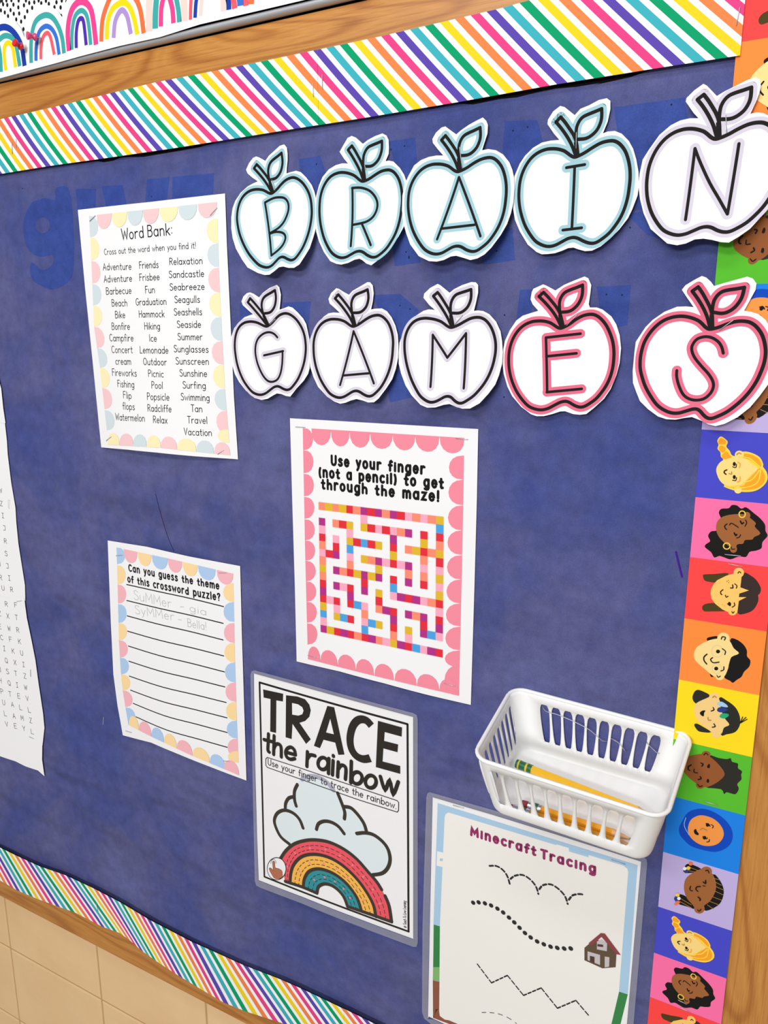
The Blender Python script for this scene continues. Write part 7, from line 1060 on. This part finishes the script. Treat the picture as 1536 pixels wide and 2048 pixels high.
# ------------------------------------------------------------------ portrait border strips
NAMES = ['red', 'orange', 'yellow', 'green', 'blue', 'lilac', 'indigo', 'pink']
WHO = {'red': 'red square, winking girl with long dark pigtails', 'orange': 'orange square, boy with black hair and round glasses', 'yellow': 'yellow square, girl with three hair clips', 'green': 'green square, bald-browed man with dark curly hair',
       'blue': 'blue square, smiling face in a blue head scarf', 'lilac': 'lilac square, girl with beaded braids', 'indigo': 'indigo square, freckled girl with a yellow braid', 'pink': 'pink square, woman with black curls and gold hoops'}
WHO['green'] = 'green square, smiling man with dark curly hair'
XL, XR = -81.2, -17.3
for s, (c0, c1, lab) in enumerate([(0, 8, 'portrait border strip behind the N and S apples, top right edge of the board'), (8, 16, 'portrait border strip in the middle of the right edge beside the white basket'), (16, 19, 'portrait border strip, lowest of the three on the right edge')]):
    root = thing('border_strip', ((XL + XR) / 2, CELLZ[c1], 3), lab, 'border strip', 'portrait border strips')
    p = Print('faces', 0.25 * (s % 2))
    for c in range(c0, c1): p.poly('c_' + NAMES[c % 8], [(XL, CELLZ[c + 1]), (XR, CELLZ[c + 1]), (XR, CELLZ[c]), (XL, CELLZ[c])])
    p.build('colored_squares', root)
    for c in range(c0, c1):
        zt, zb = CELLZ[c], CELLZ[c + 1]; q = Print('faces', 0.25 * (s % 2) + 0.1, 0.035)
        q.items(ART[NAMES[c % 8]], 1.0, lambda t: (XL + t[0] / 1000 * (XR - XL), zt + (zb - zt) * t[1] / 1000))
        q.build('printed_portrait', root, WHO[NAMES[c % 8]])

# ------------------------------------------------------------------ apple letters
HALO = {'B': 'blue', 'R': 'blue', 'A': 'blue', 'I': 'blue', 'N': 'lavender', 'G': 'lavender', 'A2': 'lavender', 'M': 'lavender', 'E': 'pink', 'S': 'pink'}
SEAT = {'B': 'first in the upper row', 'R': 'second in the upper row', 'A': 'third in the upper row', 'I': 'fourth in the upper row', 'N': 'upper row right end', 'G': 'first in the lower row', 'A2': 'second in the lower row', 'M': 'third in the lower row', 'E': 'fourth in the lower row', 'S': 'lower row right end'}
for k, A in APPLES.items():
    cx, cz = centre(A['cut'])
    root = thing('apple_cutout', (cx, cz, SURF[k][1]), 'white paper apple with %s outline and letter %s, %s' % (HALO[k], k[0], SEAT[k]), 'paper apple', 'paper apple letters')
    paper(k, A['cut'], 'paper', root, 'apple_paper')
    BW, HW = 2.75, 8.0
    halo = Print(k, 0.10); body = A['body']
    key = 'halo_' + HALO[k]
    halo.stroke(key, body + [body[0]], HW)
    for st in A['stem']: halo.stroke(key, st, HW)
    for st in A['leaf']: halo.stroke(key, st, HW)
    halo.poly(key, A['fill'])
    for t, P in A['letter']: halo.stroke(key, P, HW * .96, smooth=(t == 'S'))
    halo.build('colored_outline', root)
    ink = Print(k, 0.18)
    ink.stroke('apple_ink', body + [body[0]], BW)
    for st in A['stem']: ink.stroke('apple_ink', st, BW)
    for st in A['leaf']: ink.stroke('apple_ink', st, BW)
    ink.poly('apple_ink', A['fill']); ink.build('apple_drawing', root)
    let = Print(k, 0.2)
    for t, P in A['letter']: let.stroke('apple_ink', P, BW * .84, smooth=(t == 'S'))
    let.build('letter', root)

# ------------------------------------------------------------------ word list sheet
def scallops(surf, lst, root, order=None):
    p = Print(surf, 0.08, 0.012)
    for col, P in lst: p.poly(col, P); p.up()
    return p.build('scalloped_border', root)
S = WORDBANK['sheet']; cx, cz = centre(S)
root = thing('word_list_sheet', (cx, cz, 1.4), 'white word list sheet with pastel scalloped edge, left of the apple letters', 'paper sheet')
paper('word', S, 'paper', root); scallops('word', WORDBANK['scallops'], root)
p = Print('word', 0.12)
for t in WORDBANK['heading']: p.text('ink', t, 1.25)
for t in WORDBANK['sub']: p.text('ink', t, 0.72)
p.build('heading', root)
p = Print('word', 0.12)
for t in WORDBANK['words']: p.text('ink', t, 0.84)
p.build('word_list', root)

# ------------------------------------------------------------------ maze poster
S = MAZE['sheet']; cx, cz = centre(S)
root = thing('maze_poster', (cx, cz, 1.4), 'white maze sheet with pink scalloped edge and multicolored block maze', 'paper sheet')
paper('maze', S, 'paper', root); scallops('maze', MAZE['scallops'], root)
p = Print('maze', 0.12)
for t in MAZE['heading']: p.text('ink', t, 2.75, .26, 1.2)
p.build('heading', root)
p = Print('maze', 0.12)
for ch, q, e in MAZE['cells']:
    key = 'z' + ch; p.poly(key, q)
    for s in range(4):
        if not e[s]: continue
        a, b = q[s], q[(s + 1) % 4]; n = 7; L_ = math.hypot(b[0] - a[0], b[1] - a[1]); ux, uz = (b[0] - a[0]) / L_, (b[1] - a[1]) / L_; ox, oz = -uz * .75, ux * .75
        mxc = (sum(v[0] for v in q) / 4, sum(v[1] for v in q) / 4)
        if (a[0] + ox - mxc[0]) ** 2 + (a[1] + oz - mxc[1]) ** 2 < (a[0] - mxc[0]) ** 2 + (a[1] - mxc[1]) ** 2: ox, oz = -ox, -oz
        for i in range(n):
            t0, t1 = i / n * L_, (i + .62) / n * L_
            p.poly(key, [(a[0] + ux * t0, a[1] + uz * t0), (a[0] + ux * t1, a[1] + uz * t1), (a[0] + ux * (t0 + t1) / 2 + ox, a[1] + uz * (t0 + t1) / 2 + oz)])
p.build('maze_print', root)

# ------------------------------------------------------------------ lined question sheet
S = QUESTION['sheet']; cx, cz = centre(S)
root = thing('question_sheet', (cx, cz, 1.4), 'white lined sheet with crossword question and pastel scalloped edge, below the word list', 'paper sheet')
paper('cross', S, 'paper', root); scallops('cross', QUESTION['scallops'], root)
p = Print('cross', 0.12)
for t in QUESTION['heading']: p.text('ink', t, 1.95, .22, 1.2)
p.build('heading', root)
p = Print('cross', 0.12)
for l in QUESTION['lines']: p.stroke('ink', l, 1.4)
p.build('ruled_lines', root)
p = Print('cross', 0.16)
for t in QUESTION['pencil']: p.text('pencil_grey', t, 0.75)
p.build('pencil_handwriting', root)

# ------------------------------------------------------------------ laminated rainbow poster
def pouch(surf, outer, inner, root):
    p = Print(surf, 1.3, 0.0)
    # sealed rim: quads between the pouch outline and the paper outline, matched by angle about the centre
    cx = sum(q[0] for q in inner) / len(inner); cz = sum(q[1] for q in inner) / len(inner)
    def hit(P, a):
        d = (math.cos(a), math.sin(a)); best = None
        for (x0, z0), (x1, z1) in zip(P, P[1:] + P[:1]):
            ex, ez = x1 - x0, z1 - z0; den = d[0] * ez - d[1] * ex
            if abs(den) < 1e-9: continue
            t = ((x0 - cx) * ez - (z0 - cz) * ex) / den; u = ((x0 - cx) * d[1] - (z0 - cz) * d[0]) / den
            if t > 0 and -1e-6 <= u <= 1 + 1e-6: best = t if best is None else max(best, t)
        return (cx + d[0] * best, cz + d[1] * best)
    ang = sorted(set([k * 2 * math.pi / 160 for k in range(160)] + [math.atan2(q[1] - cz, q[0] - cx) % (2 * math.pi) for q in inner + outer]))
    O = [hit(outer, a) for a in ang]; I = [hit(inner, a) for a in ang]; n = len(ang)
    p.put(O + I, [[i, (i + 1) % n, n + (i + 1) % n, n + i] for i in range(n)], p.m(SEAL), -0.6)
    return p.build('laminate_pouch', root)
S = TRACE['sheet']; cx, cz = centre(S)
root = thing('rainbow_poster', (cx, cz, 1.6), 'laminated tracing poster with cloud and rainbow, below the maze', 'poster')
paper('trace', S, 'paper', root)
p = Print('trace', 0.1)
for l in TRACE['frame']: p.stroke('ink', l, 2.6, smooth=True)
p.build('frame_line', root)
p = Print('trace', 0.1)
for it in TRACE['title']:
    if it[1] == 'P': p.poly('paper' if it[0] == 'w' else 'k', it[2])
    else:
        (xa, za), (xb, zb) = it[3]; p.stroke('k', it[2], math.hypot(xb - xa, zb - za) * 1.02, smooth=True, cap=False)
    p.up()
for l in TRACE['sub']: p.stroke('k', l, 4.7)
p.build('heading', root)
p = Print('trace', 0.1)
p.poly('cloud', TRACE['cloud'], True); p.up()
for l in TRACE['cloudlines']: p.stroke('cloud_ink', l, 4.6)
p.up(); p.stroke('arc_grey', TRACE['cloudarc'], 5.5); p.build('cloud_print', root)
p = Print('trace', 0.35)
p.stroke('ink', TRACE['box'], 1.0, smooth=False)
for t in TRACE['boxtext']: p.text('ink', t, 0.95)
p.build('instruction_box', root)
p = Print('trace', 0.3)
for col, P in TRACE['bands']: p.poly(col, P, False)
p.up()
for l in TRACE['arcs']: p.stroke('cloud_ink', l, 4.4)
p.up()
def dashes(p, key, P, w, on, off):
    P = catmull(P, 4); d = 0; seg = []; pen = True; left = on
    for a, b in zip(P, P[1:]):
        L_ = math.hypot(b[0] - a[0], b[1] - a[1]); s = 0
        while L_ - s > left:
            s += left; q = (a[0] + (b[0] - a[0]) * s / L_, a[1] + (b[1] - a[1]) * s / L_)
            if pen: p.stroke(key, (seg or [a]) + [q], w, smooth=False, cap=True)
            pen = not pen; left = on if pen else off; seg = [q]
        left -= L_ - s
        if pen: seg = (seg or [a]) + [b]
    if pen and len(seg) > 1: p.stroke(key, seg, w, smooth=False)
for l in TRACE['dashes']: dashes(p, 'cloud_ink', l, 0.9, 4.2, 3.2)
for l in TRACE['stars']:
    for X, Z in l[1:-1]: p.poly('star', [(X + (1.9 if a % 2 else .8) * math.cos(a * math.pi / 5), Z + (1.9 if a % 2 else .8) * math.sin(a * math.pi / 5)) for a in range(10)])
p.build('rainbow_print', root)
p = Print('trace', 0.6)
p.poly('paper', TRACE['icon'], True); p.up(); p.stroke('ink', TRACE['icon'] + [TRACE['icon'][0]], 1.0); p.poly('hand', TRACE['hand'], True); p.up()
p.stroke('ink', TRACE['hand'] + [TRACE['hand'][0]], 0.45); p.stroke('ink', TRACE['handarc'], 0.6); p.build('finger_icon', root)
p = Print('trace', 0.12); p.text('ink', TRACE['copy'], 0.5); p.build('copyright_line', root)
pouch('trace', TRACE['pouch'], S, root)

# ------------------------------------------------------------------ laminated tracing worksheet
S = WORKSHEET['sheet']; cx, cz = centre(S)
root = thing('tracing_worksheet', (cx, cz, 1.6), 'laminated worksheet with dashed tracing paths and sky blue frame, below the white basket', 'poster')
paper('mine', S, 'paper', root)
p = Print('mine', 0.08)
p.poly('ns', WORKSHEET['sky']); p.up()
for c, P in WORKSHEET['grass']: p.poly(c, P)
p.up(); p.poly('panel', WORKSHEET['panel']); p.up()
for c, P in WORKSHEET['steps']: p.poly('panel' if c == 'w' else c, P)
p.build('printed_border', root)
p = Print('mine', 0.4)
for t in WORKSHEET['title']: p.text('title', t, 2.8, .28, 1.22)
p.build('heading', root)
p = Print('mine', 0.4)
for l in WORKSHEET['dash']: dashes(p, 'dash', l, 2.1, 4.2, 2.6)
p.build('tracing_path', root, 'row of dashed arcs')
p = Print('mine', 0.4)
for X, Z in WORKSHEET['dots']: p.poly('dash', [(X + 2.55 * math.cos(a * .52), Z + 2.55 * math.sin(a * .52)) for a in range(12)])
p.build('tracing_path', root, 'curved row of dark dots')
p = Print('mine', 0.4)
for l in WORKSHEET['zig']: dashes(p, 'dash', l, 1.5, 4.4, 2.2)
p.build('tracing_path', root, 'dashed zigzag line')
p = Print('mine', 0.4)
for l in WORKSHEET['low']: dashes(p, 'dash', l, 0.8, 5.0, 5.0)
p.build('tracing_path', root, 'thin dashed curve at the bottom')
p = Print('mine', 0.4)
for c, P in WORKSHEET['house']: p.poly(c, P); p.up()
p.build('house_print', root)
pouch('mine', WORKSHEET['pouch'], S, root)

# ------------------------------------------------------------------ letter grid sheets at the left edge
for key, surf, letters, lab in (('lower', 'search', 'low_letters', 'white letter grid sheet, lowest at the left picture edge with a curled corner'), ('middle', 'search2', 'mid_letters', 'white letter grid sheet, middle one at the left picture edge'), ('upper', 'search2', None, 'white sheet, topmost sliver of the letter grid at the left picture edge')):
    S = SEARCH[key]; cx, cz = centre(S)
    root = thing('letter_grid_sheet', (cx, cz, SURF[surf][1]), lab, 'paper sheet', 'letter grid sheets')
    paper(surf, S, 'paper', root, lift=0.4 if key == 'upper' else 0.0)
    if letters:
        p = Print(surf, 0.12)
        for ch, xa, za, xb, zb, cap in SEARCH[letters]:
            if ch == 'I': p.stroke('ink_soft', [(xa + 1.2, za), (xb - 1.2, zb)], .7); p.stroke('ink_soft', [(xa + 1.2, za + cap), (xb - 1.2, zb + cap)], .7)
            p.text('ink_soft', (ch, xa, za, xb, zb, cap) if ch != 'I' else ('I', (xa + xb) / 2 - .4, (za + zb) / 2, (xa + xb) / 2 + .4, (za + zb) / 2, cap), .7)
        if key == 'middle': p.stroke('pencil_grey', SEARCH['mark'], .6, smooth=False)
        p.build('letter_grid', root)

# ------------------------------------------------------------------ rainbow trim on the upper board
for side, key, lab in ((0, 'left', 'white rainbow border strip at the far left above the oak rail'), (1, 'right', 'white rainbow border strip above the oak rail, right of the red push pin')):
    S = RAINBOW[key]; cx, cz = centre(S)
    root = thing('border_strip', (cx, cz, 8), lab, 'border strip', 'rainbow border strips')
    paper('rainbow', S, 'paper', root, lift=0.3 * side)
    p = Print('rainbow', 0.3 * side + .12)
    for col, w, P, s in RAINBOW['arcs']:
        if s == side: p.stroke(col, P, w, cap=False)
    p.build('rainbow_print', root)

def lathe(name, P0, P1, prof, m, parent, n=18):
    """surface of revolution round the axis P0 -> P1 (world metres); prof: (distance mm, radius mm)"""
    t = (P1 - P0).normalized(); V, Fs = tube_geo([P0 + t * d / 1000 for d, r in prof], [max(r, .02) / 1000 for d, r in prof], n)
    return mesh_obj(name, V, Fs, [m], None, parent, smooth=True, sharp=0.9)
for key, rgb, lab in (('red', (224, 34, 46), 'red push pin at the rainbow strip joint in the top left corner'), ('pink', (226, 62, 120), 'pink push pin on the coral rainbow in the top left corner')):
    base, tip = PINS[key]
    B0 = W(base[0], base[1], 8); hh = 23
    # outer end: same line of sight as in the photograph, 23 mm off the paper
    T0 = Vector((tip[0] / 1000 * (1 - (hh - 8) / 685.5), -hh / 1000, tip[1] / 1000 * (1 - (hh - 8) / 685.5) + EYE))
    root = thing('push_pin', (base[0], base[1], 8), lab, 'push pin', 'push pins on the rainbow border')
    Ln = (T0 - B0).length * 1000; m = mat('pin_' + key, rgb, 0.25, 0.5)
    lathe('head', B0, T0, [(6, .6), (6.2, 3.6), (7, 4.2), (8.2, 3.9), (9.2, 2.6), (Ln - 6, 2.1), (Ln - 4, 2.8), (Ln - 2.6, 3.9), (Ln - 1.0, 4.3), (Ln - .2, 3.9), (Ln, .3)], m, root)
    lathe('needle', B0, T0, [(-6, .1), (-1, .5), (6.4, .5)], STEEL, root, 8)

# ------------------------------------------------------------------ staples
for lab, surf, xa, za, xb, zb in STAPLES:
    h = height(surf, (xa + xb) / 2, (za + zb) / 2) + .9; mx, mz = (xa + xb) / 2, (za + zb) / 2
    ha, hb = height(surf, xa, za) + .75, height(surf, xb, zb) + .75
    V, Fs = tube_geo([W(xa, za, -4), W(xa, za, ha - .2), W(xa * .97 + xb * .03, za * .97 + zb * .03, ha), W(mx, mz, (ha + hb) / 2), W(xb * .97 + xa * .03, zb * .97 + za * .03, hb), W(xb, zb, hb - .2), W(xb, zb, -4)], .00034, 6)
    o = mesh_obj('staple', V, Fs, [STEEL], None, None, W(mx, mz, h), smooth=True)
    tag(o, 'thin metal staple, ' + lab, 'staple', 'staples in the board')

# ------------------------------------------------------------------ white basket
CB = [(-231.5, 2.0, -338.5), (-67, 2.0, -346), (-70.5, 101, -371), (-231.5, 101, -363)]      # rim corners: back left, back right, front right, front left
CF = [(-219, 3.2, -399), (-80, 3.2, -404.5), (-83.5, 80, -429.5), (-222, 80, -425)]           # floor corners
def bk(u, v, w, inset=0.0):
    u = u + (0.5 - u) * inset; v = v + (0.5 - v) * inset
    def pl(C): return [C[0][i] * (1 - u) * (1 - v) + C[1][i] * u * (1 - v) + C[2][i] * u * v + C[3][i] * (1 - u) * v for i in range(3)]
    a, b = pl(CB), pl(CF); q = [a[i] + (b[i] - a[i]) * w for i in range(3)]
    return W(q[0], q[2], q[1])
ru, rv = .085, .13
ROWS = [(0, 0), (.06, 0), (.15, 0), (.17, 0), (.21, 0), (.28, 0), (.4, 0), (.52, 0), (.64, 0), (.74, 0), (.78, 0), (.9, 0), (.955, .006), (.985, .022), (1.0, .055)]
PROF = {3: .7, 4: .9, 5: 1.0, 6: 1.0, 7: .94, 8: .84, 9: .7, 10: .5}
PROF = {2: .5, **PROF}
def wallcols(a, b, slots, hw, fixed, along):
    """columns along one wall from a to b; each slot adds a left and a right column"""
    out = [('c', a)]
    for s in slots:
        sg = 1 if b > a else -1; out += [('L', s, -hw * sg), ('R', s, hw * sg)]
    out.append(('c', b))
    return [(c, fixed, along) for c in out]
def spread(a, b, n): return [a + (b - a) * i / (n - 1) for i in range(n)]
cols = []
cols += wallcols(ru, 1 - ru, spread(.185, .835, 10), .029, 0, 'u')
cols += [(('k', 1 - ru + ru * math.sin(t), rv - rv * math.cos(t)), None, None) for t in (.26, .52, .79, 1.05, 1.31)]
cols += wallcols(rv, 1 - rv, spread(.17, .84, 8), .04, 1, 'v')
cols += [(('k', 1 - ru + ru * math.cos(t), 1 - rv + rv * math.sin(t)), None, None) for t in (.26, .52, .79, 1.05, 1.31)]
cols += wallcols(1 - ru, ru, spread(.845, .105, 10), .032, 1, 'u')
cols += [(('k', ru - ru * math.sin(t), 1 - rv + rv * math.cos(t)), None, None) for t in (.26, .52, .79, 1.05, 1.31)]
cols += wallcols(1 - rv, rv, spread(.9, .16, 8), .04, 0, 'v')
cols += [(('k', ru - ru * math.cos(t), rv - rv * math.sin(t)), None, None) for t in (.26, .52, .79, 1.05, 1.31)]
bm = bmesh.new(); grid = []
for c, fixed, along in cols:
    row = []
    for i, (t, ins) in enumerate(ROWS):
        if c[0] == 'k': u, v = c[1], c[2]
        else:
            s = c[1] + (c[2] * PROF.get(i, .5) if c[0] in 'LR' else 0)
            u, v = (s, fixed) if along == 'u' else (fixed, s)
        row.append(bm.verts.new(bk(u, v, t, ins)))
    grid.append(row)
nC = len(cols)
for j in range(nC):
    k = (j + 1) % nC; slot = cols[j][0][0] == 'L' and cols[k][0][0] == 'R'
    for i in range(len(ROWS) - 1):
        if slot and 2 <= i < 10: continue
        bm.faces.new([grid[j][i], grid[j][i + 1], grid[k][i + 1], grid[k][i]])
fl = [g[-1] for g in grid]; cen = bm.verts.new(sum((v.co for v in fl), Vector()) / nC)
for j in range(nC): bm.faces.new([fl[j], cen, fl[(j + 1) % nC]])
bmesh.ops.recalc_face_normals(bm, faces=bm.faces[:])
bm.verts.index_update()
basket = thing('basket', (-150, -429, 50), 'white plastic slotted basket holding yellow pencils, fixed to the right side of the board', 'basket')
bb = mesh_obj('basket_body', [v.co.copy() for v in bm.verts], [[v.index for v in f.verts] for f in bm.faces], [PLASTIC], None, basket, smooth=True, sharp=0.9); bm.free()
sol = bb.modifiers.new('thickness', 'SOLIDIFY'); sol.thickness = 0.0013; sol.offset = 0
loop = []
for c, fixed, along in cols:
    if c[0] == 'k': u, v = c[1], c[2]
    elif c[0] == 'c': u, v = (c[1], fixed) if along == 'u' else (fixed, c[1])
    else: continue
    loop.append(bk(u, v, 0, -.012))
V, Fs = tube_geo(loop, .0019, 10, True)
mesh_obj('rim', V, Fs, [PLASTIC], None, basket, smooth=True)

# wire threaded through the slots of the basket's back wall
def wpath(name, pts, r, label, m=STEEL):
    V, Fs = tube_geo([W(*q) for q in catmull3(pts)], r, 6); c = pts[len(pts) // 2]
    return tag(mesh_obj(name, V, Fs, [m], None, None, W(*c), smooth=True), label, 'wire', 'wires holding the basket')
def catmull3(P):
    xy = catmull([(a, b) for a, b, c in P], 4); ab = catmull([(a, c) for a, b, c in P], 4)
    return [(p[0], p[1], q[1]) for p, q in zip(xy, ab)]
wpath('wire', [(-203, -351, -2), (-197.5, -353.5, 5.5), (-186, -354, 6), (-170, -357, 6.2), (-156, -361, 6.4), (-148, -365.5, 6.6), (-142, -370, 5.5), (-137, -372, -2)], .00035, 'thin silver wire threaded through the left back slots of the white basket')
wpath('wire', [(-138, -369, -2), (-133, -366, 5.5), (-127, -368, 6.4), (-122.5, -373, 6.0), (-121, -380, -2)], .00035, 'short thin silver wire hooked over the middle back slots of the white basket')
wpath('wire', [(-104, -362, -2), (-102.5, -362, 5.4), (-97, -366, 6), (-92.5, -369, 5.6), (-91.5, -370, -2)], .00035, 'short thin silver wire across the rightmost back slots of the white basket')

# ------------------------------------------------------------------ pencils in the basket
YEL = mat('pencil_yellow', (246, 190, 42), 0.3, 0.5); ORG = mat('pencil_amber', (240, 166, 36), 0.3, 0.5); GRN = mat('ferrule_green', (22, 104, 62), 0.3, 0.6); BAND = mat('ferrule_yellow', (214, 188, 52), 0.35, 0.5)
SILV = mat('ferrule_silver', (206, 206, 210), 0.25, 0.5, 0.9); CEDAR = mat('sharpened_cedar', (226, 178, 132), 0.6, 0.3); LEAD = mat('pencil_lead', (56, 52, 56), 0.4, 0.4); ERAS = mat('eraser_worn', (150, 66, 72), 0.7, 0.2)
def pencil(a, b, body, r, fer, cone, lab, eraser):
    A, B = W(a[0], a[2], a[1]), W(b[0], b[2], b[1]); Ln = (B - A).length * 1000
    root = thing('pencil', a, lab, 'pencil', 'pencils in the basket')
    t = (B - A).normalized()
    def hexa(name, d0, d1, r0, r1, m, n=6):
        V, Fs = tube_geo([A + t * d0 / 1000, A + t * d1 / 1000], [r0 / 1000, r1 / 1000], n)
        return mesh_obj(name, V, Fs, [m], None, root, smooth=n > 6, sharp=0.6)
    e = 6 if eraser else 0
    if eraser: hexa('eraser', 0, e, r * .85, r * .92, ERAS, 16)
    f = hexa('ferrule', e, e + fer, r * 1.02, r * 1.02, GRN if not eraser else SILV, 18)
    for k, (p0, p1) in enumerate(((.14, .24), (.62, .74)) if not eraser else ((.45, .75),)):
        V, Fs = tube_geo([A + t * (e + fer * p0) / 1000, A + t * (e + fer * p1) / 1000], [r * 1.09 / 1000] * 2, 18)
        o = mesh_obj('band', V, Fs, [BAND if not eraser else GRN], None, f, smooth=True, sharp=.6)
    hexa('shaft', e + fer, Ln - cone, r, r, body)
    hexa('sharpened_cone', Ln - cone, Ln - 2.2, r * .96, .8, CEDAR, 14); hexa('lead_point', Ln - 2.2, Ln, .8, .2, LEAD, 10)
pencil((-216, 29.5, -401.8), (-88, 41.5, -409.8), YEL, 4.1, 16, 13, 'yellow pencil with green banded end lying across the white basket floor', False)
pencil((-209, 74.2, -420.0), (-91, 73.6, -423.4), ORG, 4.0, 16, 17, 'amber pencil seen through the front slots, nearest the front wall of the white basket', True)
pencil((-197, 66.5, -417.6), (-99, 66.2, -420.8), ORG, 4.0, 12, 17, 'amber pencil lying just behind the front one in the white basket', True)
